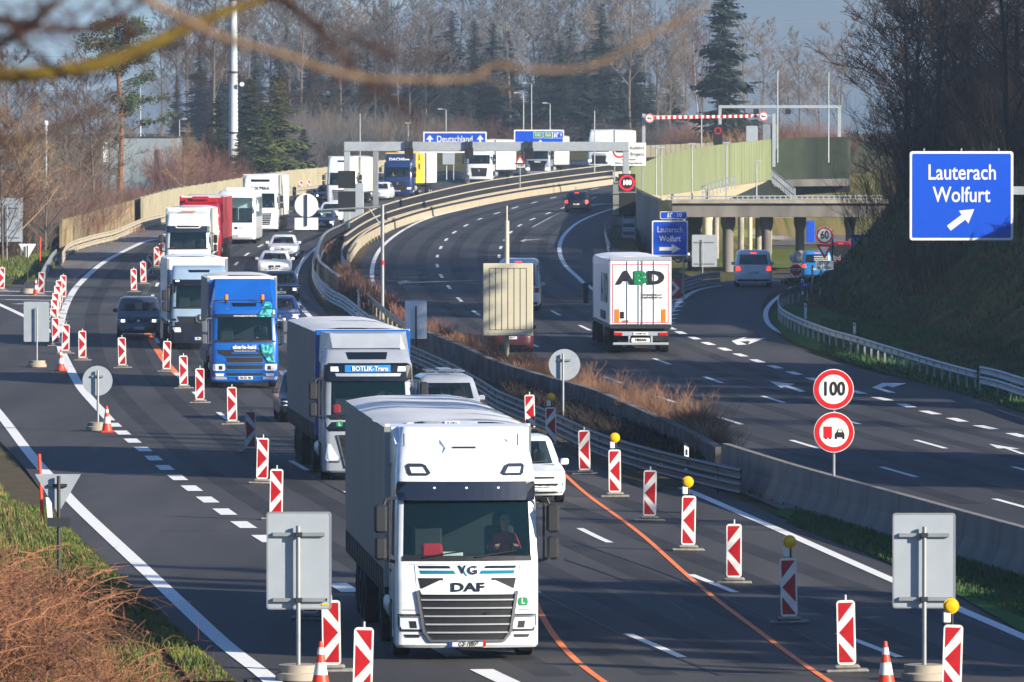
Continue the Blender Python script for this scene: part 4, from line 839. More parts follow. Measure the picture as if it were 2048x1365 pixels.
# white disc and plate hanging on a horizontal bar
b = G(765, 640); Y = b.y; s = S(Y); t = thing('cantilever_post', 'slim grey post on the median with a long thin horizontal arm to the left', 'sign post', b); z = P(765, 412, Y).z-b.z
mb = MB(); mb.tube([(0, 0, -.2), (0, 0, z+.05)], .085, 12); mb.build('post', 'galvanised', t, smooth=True); mb = MB(); mb.tube([(.05, 0, z-.05), (-190/s, 0, z-.28)], [.05, .035], 8); mb.tube([(0, 0, z-1), (-28/s, 0, z-.1)], .02, 6); mb.build('arm', 'galvanised', t)
mb = MB(); q = P(765, 530, Y).z-b.z; mb.tube([(0, 0, q), (0, 0, q+.2)], .09, 12); mb.build('red_band', 'sign_red', t)
t = thing('round_sign', 'white round sign back with a plate below it hanging from the thin arm', 'road sign', (P(613, 410, Y).x, Y-.1, b.z), 0, 'sign backs'); z = P(613, 411, Y).z-b.z
sheet(t, 'board', circle(23.5/s, 32, 0, z), 'sign_white', 0, .03); sheet(t, 'lower_board', rrect(47/s, 24/s, .03, 0, P(613, 448, Y).z-b.z), 'sign_white', 0, .03); mb = MB(); z2 = P(613, 452, Y).z-b.z; mb.box((-.04, -.1, z2), (.04, -.035, z+.5)); mb.build('bracket', 'steel_dark', t)
# beige equipment panel on a post
b = G(1016, 714); Y = b.y; s = S(Y); t = thing('panel_cabinet', 'big beige vertical panel box mounted on a pole in the median', 'equipment box', b); z0, z1 = P(0, 672, Y).z-b.z, P(0, 527, Y).z-b.z; w = 100/s
mat('beige_panel', (186, 180, 156), rough=.7, var=.05, scale=1.5)
mb = MB(); mb.box((-w/2, -.22, z0), (w/2, .05, z1), 'beige_panel', .02); mb.build('cabinet', parent=t); mb = MB()
for i in range(7): x = -w*.37+i*w*.74/6; mb.box((x-.008, -.232, z0+.25), (x+.008, -.225, z1-.2))
for zz in (z0+.25, z1-.2): mb.box((-w*.37, -.232, zz-.008), (w*.37, -.225, zz+.008))
mb.build('panel_groove', 'black', t); mb = MB(); zt = P(0, 412, Y).z-b.z; zm = P(0, 442, Y).z-b.z; mb.tube([(-.05, .15, -.2), (-.05, .15, zm)], .1, 12); mb.tube([(-.05, .15, zm), (-.05, .15, zt)], .035, 8); mb.build('pole', 'beige_panel', t, smooth=True)
# ------------------------------------------------------------ gantries
def gantry(label, y_top, y_bot, xl, xr, Y, group, postw, legs, m='steel_pale'):
    a, b = P(xl, y_top, Y), P(xr, y_bot, Y); t = thing('sign_gantry', label, 'gantry', (a.x, Y, 0), 0, group); L = b.x-a.x
    mb = MB(); mb.box((0, -.3, b.z), (L, .3, a.z), m, .03); mb.build('beam', parent=t)
    for lx in legs:
        p = P(lx, y_bot, Y); mb = MB(); mb.box((p.x-a.x-postw/2, -.25, TZ(p.x, Y)-1), (p.x-a.x+postw/2, .25, b.z-.002), m, .02); mb.build('post', parent=t)
    return t, a
GG = 'gantries over the right lanes'
t, a = gantry('long pale steel gantry spanning the bend from the dark panels to the 100 display', 284, 303, 688, 1258, 480, GG, .42, (694, 1252))
mb = MB()
for x in (818, 938, 1058): p = P(x, 290, 480); mb.box((p.x-a.x-.25, -.5, p.z-.55), (p.x-a.x-.08, -.31, p.z+.25)); mb.box((p.x-a.x+.08, -.5, p.z-.55), (p.x-a.x+.25, -.31, p.z+.25))
mb.build('hanger', 'steel_dark', t)
for x, nm in ((818, 'left'), (938, 'middle'), (1058, 'right')):
    p = P(x, 308, 480); mb = MB(); mb.box((p.x-.3, 479.3, p.z-.35), (p.x+.3, 479.62, p.z+.4), 'black', .02); tag(mb.build('signal_box'), {'left': 'black signal box under the gantry above the yellow truck', 'middle': 'black signal box hanging before the blue Deutschland sign', 'right': 'black signal box hanging before the E43 E60 sign'}[nm], 'signal box', 'signal boxes on the gantry')
for y0, y1, nm in ((342, 377, 'upper'), (383, 424, 'lower')):
    p, q = P(676, y1, 479), P(711, y0, 479); mb = MB(); mb.box((p.x, 479, p.z), (q.x, 479.25, q.z), 'black', .02); tag(mb.build('display_box'), '%s of the two dark panels on the left gantry post' % nm, 'display', 'dark panels on the gantry post')
p, q = P(697, 455, 479.5), P(727, 367, 479.5); mb = MB(); mb.box((p.x, 479.8, p.z), (q.x, 480.0, q.z), 'sign_back', .03); tag(mb.build('road_sign'), 'grey rectangular sign back behind the two dark panels', 'road sign', 'sign backs')
t = thing('speed_display', 'lit matrix display showing 100 in a red ring', 'display', (P(1254, 366, 467).x, 467, 0)); s = S(467); z = P(0, 366, 467).z; w = 34/s
mb = MB(); mb.box((-w/2, 0, z-w*.52), (w/2, .3, z+w*.52), 'black', .02); mb.build('casing', parent=t)
mat('led_red', (215, 20, 40), emit=.7, var=0); mat('led_white', (235, 230, 225), emit=.35, var=0)
ring = circle(w*.44, 36, 0, z)+[]; mb = MB(); o_, i_ = circle(w*.46, 36, 0, z), circle(w*.36, 36, 0, z); v = [(x, -.012, q) for x, q in o_]+[(x, -.012, q) for x, q in i_]; mb.add(v, [(k, (k+1) % 36, (k+1) % 36+36, k+36) for k in range(36)], 'led_red'); mb.build('red_ring', parent=t)
text('100', w*.42, 'lettering', 'led_white', t, (0, -.015, z), bold=.03, xs=.85)
p = P(1255, 408, 467); mb = MB(); w = 34/s; mb.box((p.x-w/2, 467, p.z-.75), (p.x+w/2, 467.3, p.z+.72), 'black', .02); tag(mb.build('display_box'), 'unlit black display box below the lit 100', 'display')
t = thing('switch_cabinet', 'grey ladder and cabinets on the gantry post below the black display', 'cabinet', (P(1257, 470, 467).x, 467.4, TZ(P(1257, 470, 467).x, 467)-.5)); mb = MB()
for i in range(4): mb.box((-.35, -.1, .3+i*.55), (.4, .2, .62+i*.55), 'steel_pale', .02)
mb.build('cabinet', parent=t); mb = MB(); mb.box((-.42, -.12, 0), (-.36, .1, 3.6)); mb.box((.4, -.12, 0), (.46, .1, 3.6)); mb.build('ladder_rail', 'steel_pale', t)
# blue overhead signs on a second gantry
t, a = gantry('second gantry right behind the first, carrying the blue overhead signs', 286, 301, 745, 1256, 515, GG, .4, (751, 1250), 'galvanised')
t, z, w, h = plane_sign('overhead_sign', 'blue overhead sign reading Deutschland between two white arrows', 'road sign', (910, 285), 127, 42, 514, 'sign_blue', group='blue overhead signs', post_to=300, posts=(), rr=.06)
text('Deutschland', .66, 'lettering', 'sign_white', t, (-.02, -.045, z+.22), bold=.012, xs=.80)
for sx in (-1, 1): sheet(t, 'arrow', [(sx*1.85+x, z+.18+y) for x, y in [(-.28, 0), (0, .35), (.28, 0), (.08, .03), (.08, -.5), (-.08, -.5), (-.08, .03)]], 'sign_white', -.042, .005)
t, z, w, h = plane_sign('overhead_sign', 'blue overhead sign with E43, E60 and exit 9 symbols', 'road sign', (1078, 281), 100, 42, 514, 'sign_blue', group='blue overhead signs', post_to=300, posts=(), rr=.06)
for x, s_ in ((-.08, 'E43'), (.66, 'E60')):
    sheet(t, 'route_frame', rrect(.66, .46, .04, x, z+.38), 'sign_white', -.040, .003); sheet(t, 'route_plate', rrect(.60, .40, .03, x, z+.38), 'sign_green', -.045, .003); text(s_, .32, 'lettering', 'sign_white', t, (x, -.052, z+.38), bold=.01, xs=.85)
sheet(t, 'exit_frame', rrect(.82, .46, .04, 1.4, z+.38), 'sign_white', -.040, .003); sheet(t, 'exit_plate', rrect(.76, .40, .03, 1.4, z+.38), 'sign_blue', -.045, .003); exitsym(t, 1.24, z+.38, .8, y=-.05); text('9', .32, 'lettering', 'sign_white', t, (1.62, -.052, z+.38), bold=.01)
sheet(t, 'arrow', [(x*.5+.1, z-.12+y*.5) for x, y in [(-.28, 0), (0, .35), (.28, 0)]], 'sign_white', -.042, .005)
# white board with lorry ban behind right post
t, z, w, h = plane_sign('ban_board', 'white board with a lorry ban and words Ausfahrt Bregenz behind the gantry post', 'road sign', (1257, 309), 70, 46, 505, None, 'sign_white', posts=(.4, -.4), rr=.04)
sheet(t, 'red_ring', circle(.5, 28, -w*.26, z+.22), 'sign_red', -.032, .004); sheet(t, 'face', circle(.37, 28, -w*.26, z+.22), 'sign_white', -.037, .004)
sheet(t, 'lorry', [(-w*.26-.28, z+.12), (-w*.26-.28, z+.34), (-w*.26+.2, z+.34), (-w*.26+.27, z+.12)], 'black', -.042, .004)
text('Ausfahrt', .33, 'lettering', 'black', t, (w*.24, -.035, z+.45), bold=.01, xs=.95); text('Bregenz', .33, 'lettering', 'black', t, (w*.25, -.035, z), bold=.01, xs=.95)
text('ausgenommen', .2, 'lettering', 'black', t, (0, -.035, z-.38), bold=.01, xs=.9); text('Abhol und Bringerdienste', .2, 'lettering', 'black', t, (0, -.035, z-.64), bold=.01, xs=.95)
# warning triangle 250m
b = G(1040, 349); Y = 590; b = P(1040, 352, Y); s = S(Y); t = thing('warning_sign', 'red triangle warning sign with 250m plate between two oncoming trucks', 'road sign', (b.x, Y, b.z)); z = P(0, 322, Y).z-b.z
sheet(t, 'board', tri(0, z, 22/s, True), 'sign_red', 0, .03); sheet(t, 'face', tri(0, z, 13/s, True), 'sign_white', -.032, .004); z = P(0, 331, Y).z-b.z; sheet(t, 'plate', rrect(20/s, 9/s, .03, 0, z), 'sign_white', -.01, .02); text('250m', .38, 'lettering', 'black', t, (0, -.04, z), bold=.01, xs=.85)
mb = MB(); post(mb, 0, -1, z+.8, .06, .05); mb.build('post', parent=t)
for x in (893, 907): 
    b = P(x, 338, 640); mb = MB(); mb.tube([(b.x, 640, b.z-1), (b.x, 640, b.z+1.6)], .05, 8); 
    if x == 893: mb.box((b.x-.35, 639.8, b.z+.4), (b.x+.75, 639.9, b.z+1.5), 'sign_back')
    tag(mb.build('road_sign', 'galvanised'), 'pale sign back on a post left of the white truck under the Deutschland sign' if x == 893 else 'bare thin post beside the pale sign back', 'road sign', 'sign backs')
# height gauge bar and far gantry
Y = 600; a, b = P(1302, 236, Y), P(1535, 232, Y); t = thing('height_gauge', 'red and white striped height gauge bar on two posts', 'height gauge', (a.x, Y, a.z)); d = b-a; n = 42; mbw, mbr = MB(), MB()
for i in range(n): p, q = d*(i/n), d*((i+1)/n); (mbr if i % 2 else mbw).box((p.x, -.1, p.z-.13), (q.x, .1, q.z+.13))
mbw.build('bar', 'sign_white', t); mbr.build('red_stripes', 'sign_red', t); mb = MB()
for x in (-.62, d.x+.55): mb.box((x-.14, -.1, -4.2), (x+.14, .1, .35), 'steel_pale')
mb.build('post', parent=t); mb = MB(); mb.box((-.75, -.05, .132), (d.x+.7, .05, .22)); mb.build('carrier', 'steel_pale', t)
for x, y, nm in ((1299, 237, 'left'), (1527, 233, 'right')):
    p = P(x, y, Y-.5); t = thing('height_sign', 'round red rimmed height limit sign at the %s end of the striped bar' % nm, 'road sign', (p.x, Y-.5, p.z), 0, 'height limit signs'); disc(t, 0, .4, rw=.14); text('4m', .32, 'lettering', 'black', t, (0, -.05, 0), bold=.02)
a, b = P(1437, 211, 640), P(1682, 217, 640); t = thing('sign_gantry', 'far pale gantry beam behind the height gauge', 'gantry', (a.x, 640, a.z), 0, GG); mb = MB(); mb.box((0, -.2, b.z-a.z), (b.x-a.x, .2, 0), 'steel_pale', .02); mb.build('beam', parent=t); mb = MB(); mb.box((0, -.18, -5), (.28, .18, b.z-a.z-.003)); mb.box((b.x-a.x-.3, -.18, -5), (b.x-a.x, .18, b.z-a.z-.003)); mb.build('post', 'steel_pale', t)
for x in (1512, 1576): p = P(x, 224, 639.6); mb = MB(); mb.box((p.x-.25, 639.3, p.z-.22), (p.x+.25, 639.6, p.z+.25), 'black'); tag(mb.build('signal_box'), 'small black box under the far gantry beam, %s one' % ('left' if x == 1512 else 'right'), 'signal box', 'boxes of the far gantry')
p = P(1436, 270, 610); t = thing('matrix_display', 'dark matrix display with a dim red ring before the big spruce', 'display', (p.x, 610, p.z)); mb = MB(); mb.box((-.4, 0, -.9), (.4, .3, .9), 'black', .02); mb.build('casing', parent=t); mb = MB(); v = circle(.3, 24, 0, .35); v2 = circle(.22, 24, 0, .35); mb.add([(x, -.01, q) for x, q in v]+[(x, -.01, q) for x, q in v2], [(k, (k+1) % 24, (k+1) % 24+24, k+24) for k in range(24)], 'sign_red'); mb.build('red_ring', parent=t)
for x0, x1, y0, y1, m, nm in ((1492, 1515, 252, 282, 'sign_back', 'pale grey'), (1525, 1556, 249, 280, 'galvanised', 'ribbed grey')):
    p, q = P(x0, y1, 600), P(x1, y0, 600); mb = MB(); mb.box((p.x, 600, p.z-.8), (q.x, 600.6, q.z), m, .03); tag(mb.build('control_cabinet'), '%s cabinet standing on the ramp behind the green wall' % nm, 'cabinet', 'cabinets on the ramp')
# lamp posts and thin poles
def lamp(px, ytop, ybase, Y, label, arm=0, r=.06, head=True, group='slim lamp posts'):
    b = P(px, ybase, Y); z = P(px, ytop, Y).z-b.z; t = thing('lamp_post', label, 'lamp post', (b.x, Y, b.z), 0, group); mb = MB(); mb.tube([(0, 0, -1.5), (0, 0, z)], [r, r*.7], 8)
    if arm: mb.tube([(0, 0, z), (arm, 0, z+.1)], r*.6, 6)
    mb.build('pole', 'galvanised', t)
    if head:
        mb = MB(); mb.box((arm-.35 if arm else -.3, -.12, z+.02), (arm+.1 if arm else .3, .12, z+.14)); mb.build('lamp_head', 'steel_pale', t)
for px, yt, yb, Y, arm, lb in [(359, 240, 275, 640, .6, 'lamp post with a short arm behind the grey building'), (720, 228, 300, 690, 0, 'plain thin pole left of the gantry'), (816, 248, 300, 700, 0, 'T headed lamp post above the yellow truck'), (892, 220, 265, 720, -.5, 'lamp post rising behind the Deutschland sign'), (1047, 187, 260, 700, -.6, 'tall lamp post behind the E43 sign, left of a pair'), (1063, 168, 260, 705, -.6, 'tallest lamp post behind the E43 sign'), (1100, 208, 260, 700, -.4, 'lamp post at the right end of the E43 sign'), (1189, 222, 325, 640, 0, 'dark thin pole in front of the far white truck'), (1555, 142, 290, 590, 0, 'tall white pole over the grey cabinets'), (1657, 145, 290, 590, 0, 'tall pale pole at the end of the far gantry'), (1403, 238, 297, 600, 0, 'thin pole in front of the birch'), (1312, 295, 390, 560, 0, 'thin lamp post before the left part of the green wall'), (1323, 297, 395, 555, 0, 'second thin lamp post before the left part of the green wall'), (1384, 290, 380, 555, 0, 'thin lamp post before the middle of the green wall'), (1453, 288, 375, 555, 0, 'thin dark lamp post before the right part of the green wall'), (1513, 325, 372, 550, .3, 'short lamp post at the foot of the green wall')]:
    lamp(px, yt, yb, Y, lb, arm, .07, px not in (1555, 1657, 720, 1189, 1403))
b = G(92, 492); t = thing('camera_mast', 'grey mast with a white camera head and boxes beside the weathered wall', 'mast', b); s = S(b.y); z = (492-255)/s; mb = MB(); mb.tube([(0, 0, -.2), (0, 0, z)], [.11, .08], 12); mb.build('pole', 'galvanised', t, smooth=True)
mb = MB(); mb.tube([(0, 0, z), (0, 0, z+.15), (0, 0, z+.3), (0, 0, z+.42)], [.1, .16, .16, .08], 12); mb.box((-.1, -.12, z-.25), (.12, .1, z-.02)); mb.build('camera_head', 'sign_white', t); mb = MB(); mb.box((-.4, -.15, .9), (-.1, .1, 1.3)); mb.build('equipment_box', 'sign_white', t); mb = MB(); mb.box((-.15, -.15, 0), (.15, .1, .9)); mb.build('cabinet', 'twig_rust', t)
for x, yb, lb in ((80, 540, 'thin orange marker pole right beside the bluish guard rail'), (103, 500, 'thin orange marker pole in front of the weathered wall end')):
    p = G(x, yb); mb = MB(); mb.tube([(0, 0, 0), (.02, 0, 1.9)], .04, 8); o = mb.build('snow_pole', 'cone_orange'); o.location = p; tag(o, lb, 'snow pole', 'orange snow poles')
# chevron and small marks at the gore
p = P(1347, 577, 340); mb = MB(); t = thing('chevron_board', 'small red and white chevron board behind the tail of the white truck', 'chevron board', (p.x, 340, p.z-.35)); sheet(t, 'board', [(-.3, -.1), (.35, -.1), (.35, .8), (-.3, .8)], 'sign_red'); sheet(t, 'white_chevron', [(-.2, 0), (.1, .35), (-.2, .7), (0, .7), (.3, .35), (0, 0)], 'sign_white', -.022, .004); mb.tube([(0, .05, -.8), (0, .05, 0)], .04, 8, 'galvanised'); mb.build('post', parent=t)
# white delineator posts
def delin(px, hh, label):
    b = G(*px); t = thing('delineator_post', label, 'marker post', b, 0, 'white delineator posts'); mb = MB(); mb.prism([(-.06, -.1), (.06, -.1), (.06, hh*.93), (-.06, hh)], -.04, .04, 'white'); mb.build('post', parent=t); mb = MB(); mb.prism([(-.06, hh+.001), (.06, hh*.93+.001), (.06, hh*.93+.06), (-.06, hh+.09)], -.041, .041, 'black'); mb.box((-.025, -.045, hh*.72), (.025, -.041, hh*.88), 'black'); mb.build('black_cap', parent=t)
delin((1373, 962), .95, 'white marker post in front of the steel end of the median guard rail'); delin((1611, 640), .8, 'white marker post behind the bend of the exit guard rail'); delin((1605, 588), .8, 'white marker post near the two dark sign posts'); delin((1709, 672), .6, 'lone white marker post behind the straight exit guard rail'); delin((1642, 568), .8, 'white marker post in front of the blue van')
b = G(104, 1060); 
t = thing('kilometre_post', 'leaning white marker post with orange stake behind the triangle sign', 'marker post', b, 0, 'white delineator posts'); mb = MB(); mb.prism([(-.07, 0), (.03, 0), (-.02, .75), (-.14, .75)], -.04, .04, 'white'); mb.build('post', parent=t); mb = MB(); mb.tube([(-.22, .1, 0), (-.3, .1, 1.75)], .04, 8); mb.build('orange_stake', 'cone_orange', t)
b = G(510, 1362, 0); t = thing('marker_post', 'stubby white marker with black cap at the bottom edge beside the edge line', 'marker post', (b.x, b.y-3, 0), 0, 'white delineator posts'); mb = MB(); mb.tube([(0, 0, 0), (0, 0, .12)], .07, 10, 'white'); mb.build('post', parent=t); mb = MB(); mb.tube([(0, 0, .12), (0, 0, .25)], .075, 10); mb.build('cap', 'black', t)
p = G(1610, 600); t = thing('small_blue_plate', 'tiny blue plate numbered on the guard rail bend', 'sign plate', (p.x, p.y, p.z+.75)); sheet(t, 'board', rrect(.5, .22, .04, 0, 0), 'sign_blue'); text('9.4', .17, 'lettering', 'sign_white', t, (0, -.03, 0), bold=.01)
# power lines
for i, (y0, y1, Y) in enumerate(((108, 62, 1300), (50, 12, 1350), (172, 150, 1250))):
    a, b = P(-200, y0, Y), P(2200, y1, Y+100); pts = [a.lerp(b, k/12)-Vector((0, 0, 3*math.sin(math.pi*k/12))) for k in range(13)]; mb = MB(); mb.tube(pts, .05, 4); tag(mb.build('power_line', 'steel_dark'), ['middle', 'upper', 'lower'][i]+' thin power line crossing the hazy sky above the wood', 'power line', 'power lines')
# ------------------------------------------------------------ vehicles
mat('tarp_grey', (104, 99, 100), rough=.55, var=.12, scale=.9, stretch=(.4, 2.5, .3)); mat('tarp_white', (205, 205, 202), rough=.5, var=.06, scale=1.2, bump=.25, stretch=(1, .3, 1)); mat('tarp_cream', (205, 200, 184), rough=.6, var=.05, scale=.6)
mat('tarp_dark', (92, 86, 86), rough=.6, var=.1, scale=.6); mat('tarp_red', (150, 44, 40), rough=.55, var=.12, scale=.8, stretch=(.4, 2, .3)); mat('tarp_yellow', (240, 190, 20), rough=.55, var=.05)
mat('box_white', (238, 240, 240), rough=.4, var=.03, coat=.2); mat('chrome', (200, 204, 208), rough=.18, metal=.9, var=0); mat('grille_dark', (30, 31, 34), rough=.5, var=.2, scale=30)
mat('lamp_glass', (214, 222, 230), rough=.1, var=0, coat=.8); mat('lamp_on', (255, 250, 236), emit=2.2, var=0); mat('tail_red', (190, 14, 16), rough=.25, var=0, coat=.5); mat('tail_on', (255, 60, 40), emit=1.2, var=0); mat('indicator_orange', (236, 120, 20), rough=.3, var=0)
mat('plate_white', (226, 226, 222), rough=.5, var=0); mat('plate_blue', (20, 60, 170), rough=.5, var=0); mat('rim_grey', (120, 122, 126), rough=.4, metal=.6, var=.1)
mat('plastic_dark', (34, 35, 38), rough=.55, var=.08)
for nm, c in dict(white=(222, 226, 228), silver=(150, 156, 164), blue=(12, 88, 172), darkblue=(20, 46, 96), slate=(46, 52, 64), night=(26, 32, 44), black=(16, 18, 22), red=(176, 22, 36), wine=(70, 22, 30), steel=(140, 150, 160), grey=(92, 96, 104), teal=(34, 122, 190), sky=(40, 150, 205), crimson=(168, 20, 44)).items(): paint('paint_'+nm, c)
SF = [0, .05, .33, .38, .64, .69, .95, 1]
class Body:
    def __init__(s, rings, sf=SF, nf=8, nr=8):
        s.r = rings; s.sf = sf; s.P = []; s.seg = []
        for (z, y0, y1, hw, r, b, br) in rings:
            pts = []; sg = []
            for i in range(nf+1):
                x = lerp(-hw+r, hw-r, i/nf); pts.append((x, y0+b*(x/hw)**2)); sg.append('f%d' % i)
            yb = y0+b*((hw-r)/hw)**2
            for i in (1, 2): a = R(90*i/3); pts.append((hw-r+r*math.sin(a), yb+r-r*math.cos(a))); sg.append('cf')
            ya, yz = yb+r, y1-r-br
            for k, q in enumerate(sf): pts.append((hw, lerp(ya, yz, q))); sg.append('s%d' % k)
            for i in (1, 2): a = R(90*i/3); pts.append((hw-r+r*math.cos(a), yz+r*math.sin(a))); sg.append('cr')
            for i in range(nr+1): x = lerp(hw-r, -hw+r, i/nr); pts.append((x, y1-br*(x/hw)**2)); sg.append('r%d' % i)
            for i in (1, 2): a = R(90*i/3); pts.append((-hw+r-r*math.sin(a), yz+r*math.cos(a))); sg.append('cr')
            for k in range(len(sf)-1, -1, -1): pts.append((-hw, lerp(ya, yz, sf[k]))); sg.append('S%d' % k)
            for i in (1, 2): a = R(90*i/3); pts.append((-hw+r-r*math.cos(a), yb+r-r*math.sin(a))); sg.append('cf')
            s.P.append([(x, y, z) for x, y in pts]); s.seg = sg
    def F(s, x, z, rear=False):
        R_ = s.r
        for k in range(len(R_)-1):
            if z <= R_[k+1][0] or k == len(R_)-2:
                a, b = R_[k], R_[k+1]; t = (z-a[0])/(b[0]-a[0]) if b[0] != a[0] else 0; t = max(0, min(1, t)); q = [lerp(u, v, t) for u, v in zip(a, b)]; break
        _, y0, y1, hw, r, bb, br = q
        ax = min(abs(x), hw); e = max(0, ax-hw+r)
        c = (r-math.sqrt(max(0, r*r-e*e))) if r > 0 else 0
        if rear: return y1-br*(min(ax, hw-r)/hw)**2-c
        return y0+bb*(min(ax, hw-r)/hw)**2+c
    def build(s, t, m, cls, glass='car_glass', name='body', cap=True, caps=True):
        parts = {}; n = len(s.seg)
        for k in range(len(s.P)-1):
            for i in range(n):
                g = cls(k, s.seg[i], s.seg[(i+1) % n])
                if g is None: continue
                mb = parts.setdefault(g, MB())
                mb.add([s.P[k][i], s.P[k][(i+1) % n], s.P[k+1][(i+1) % n], s.P[k+1][i]], [(0, 1, 2, 3)])
        if cap: mb = parts[name]; mb.add(s.P[-1], [tuple(range(n))])
        if caps: parts[name].add(s.P[0], [tuple(range(n-1, -1, -1))])
        out = {}
        for g, mb in parts.items():
            if g == name: out[g] = mb.build(name, m, t, smooth=True, recalc=False)
            else: out[g] = mb.build(g, glass, t, smooth=True)
            me = out[g].data; import bmesh
            bm = bmesh.new(); bm.from_mesh(me); bmesh.ops.remove_doubles(bm, verts=bm.verts, dist=1e-4); bm.to_mesh(me); bm.free(); me.polygons.foreach_set('use_smooth', [True]*len(me.polygons)); me.set_sharp_from_angle(angle=R(35))
        return out
    def panel(s, t, name, rows, m, off=.02, th=.04, nx=8, rear=False, mirror=False):
        # rows: (z, xl, xr) bottom to top, hugging the front (or rear) face
        o = None
        for sg in ((1, -1) if mirror else (1,)):
            v = []; f = []; k = len(rows); d = 1 if rear else -1
            for lay in (off, off-th):
                for (z, a, b) in rows:
                    for i in range(nx+1): x = sg*lerp(a, b, i/nx); v.append((x, s.F(x, z, rear)+d*lay, z))
            q = nx+1; L = k*q
            for j in range(k-1):
                for i in range(nx): f.append((j*q+i, j*q+i+1, (j+1)*q+i+1, (j+1)*q+i))
            ed = [i for i in range(q)]+[j*q+nx for j in range(1, k)]+[(k-1)*q+i for i in range(nx-1, -1, -1)]+[j*q for j in range(k-2, 0, -1)]
            for i in range(len(ed)): a, b = ed[i], ed[(i+1) % len(ed)]; f.append((a, a+L, b+L, b))
            mb = MB(); mb.add(v, f, m); o = mb.build(name, parent=t)
        return o
    def words(s, t, w, size, x, z, m, off=.03, rear=False, **k):
        return text(w, size, 'lettering', m, t, (x, s.F(x, z, rear)+(off if rear else -off), z), rot=(math.pi/2, 0, math.pi if rear else 0), **k)
WH = {}
def wheel(t, x, y, r=.5, w=.3, rim='rim_grey'):
    key = (round(r, 2), round(w, 2), rim)
    if key not in WH:
        a, b = MB(), MB(); prof = [(-.5, .55), (-.5, .93), (-.42, 1), (.42, 1), (.5, .93), (.5, .55)]; n = 20; v = []; f = []
        for i in range(n):
            an = 2*math.pi*i/n
            for o, q in prof: v.append((o*w, r*q*math.cos(an), r*q*math.sin(an)))
        for i in range(n):
            for k in range(5): f.append((i*6+k, i*6+k+1, ((i+1) % n)*6+k+1, ((i+1) % n)*6+k))
        a.add(v, f, 'rubber'); prof = [(-.42, .55), (-.3, .5), (-.34, .15), (-.34, 0), (.34, 0), (.34, .15), (.3, .5), (.42, .55)]; v = []; f = []
        for i in range(n):
            an = 2*math.pi*i/n
            for o, q in prof: v.append((o*w, r*q*math.cos(an), r*q*math.sin(an)))
        for i in range(n):
            for k in range(7): f.append((i*8+k, i*8+k+1, ((i+1) % n)*8+k+1, ((i+1) % n)*8+k))
        b.add(v, f, rim); WH[key] = (a.mesh('wheel'), b.mesh('rim'))
    o = bpy.data.objects.new('wheel', WH[key][0]); C.objects.link(o); o.parent = t; o.location = (x, y, r)
    q = bpy.data.objects.new('rim', WH[key][1]); C.objects.link(q); q.parent = o
def boxpart(t, name, a, b, m, c=0): mb = MB(); mb.box(a, b, m, c); return mb.build(name, parent=t)
# people: one continuous skinned body, head with face, fingers round the wheel
def make_person():
    import bmesh
    V, E, Rr = [], [], []
    def ch(pts, start=None):
        i0 = start
        for p, r in pts:
            V.append(p); Rr.append(r); j = len(V)-1
            if i0 is not None: E.append((i0, j))
            i0 = j
        return i0
    ch([((0, 0, 0), .15)]); sp = ch([((0, .02, .22), .14), ((0, .03, .40), .165)], 0); nk = ch([((0, .02, .55), .065), ((0, -.01, .63), .06)], sp)
    ch([((0, -.03, .70), .085), ((0, -.02, .79), .095), ((0, -.01, .86), .06)], nk)
    for s in (-1, 1):
        k = ch([((s*.17, .03, .47), .075), ((s*.24, -.08, .26), .055), ((s*.19, -.33, .30), .042), ((s*.17, -.40, .33), .034), ((s*.165, -.44, .35), .032)], sp)
        for f, (dx, L) in enumerate(((-.028, .8), (-.010, .95), (.010, 1.), (.028, .85))):
            ch([((s*.165+dx, -.475, .365), .0095), ((s*.165+dx, -.475-.03*L, .35), .009), ((s*.165+dx, -.47, .325), .0075)], k)
        ch([((s*.13, -.45, .37), .011), ((s*.115, -.47, .385), .009)], k)
        ch([((s*.12, -.2, -.02), .09), ((s*.15, -.45, .02), .07), ((s*.15, -.52, -.32), .05), ((s*.15, -.62, -.36), .035)], 0)
    me = bpy.data.meshes.new('pb'); me.from_pydata(V, E, []); o = bpy.data.objects.new('pb', me); C.objects.link(o)
    md = o.modifiers.new('s', 'SKIN'); 
    for i, r in enumerate(Rr): me.skin_vertices[0].data[i].radius = (r, r)
    me.skin_vertices[0].data[0].use_root = True; o.modifiers.new('u', 'SUBSURF').levels = 1
    m2 = bpy.data.meshes.new_from_object(o.evaluated_get(bpy.context.evaluated_depsgraph_get())); bpy.data.objects.remove(o); m2.name = 'person_body'
    m2.polygons.foreach_set('use_smooth', [True]*len(m2.polygons)); return m2
PB = make_person()
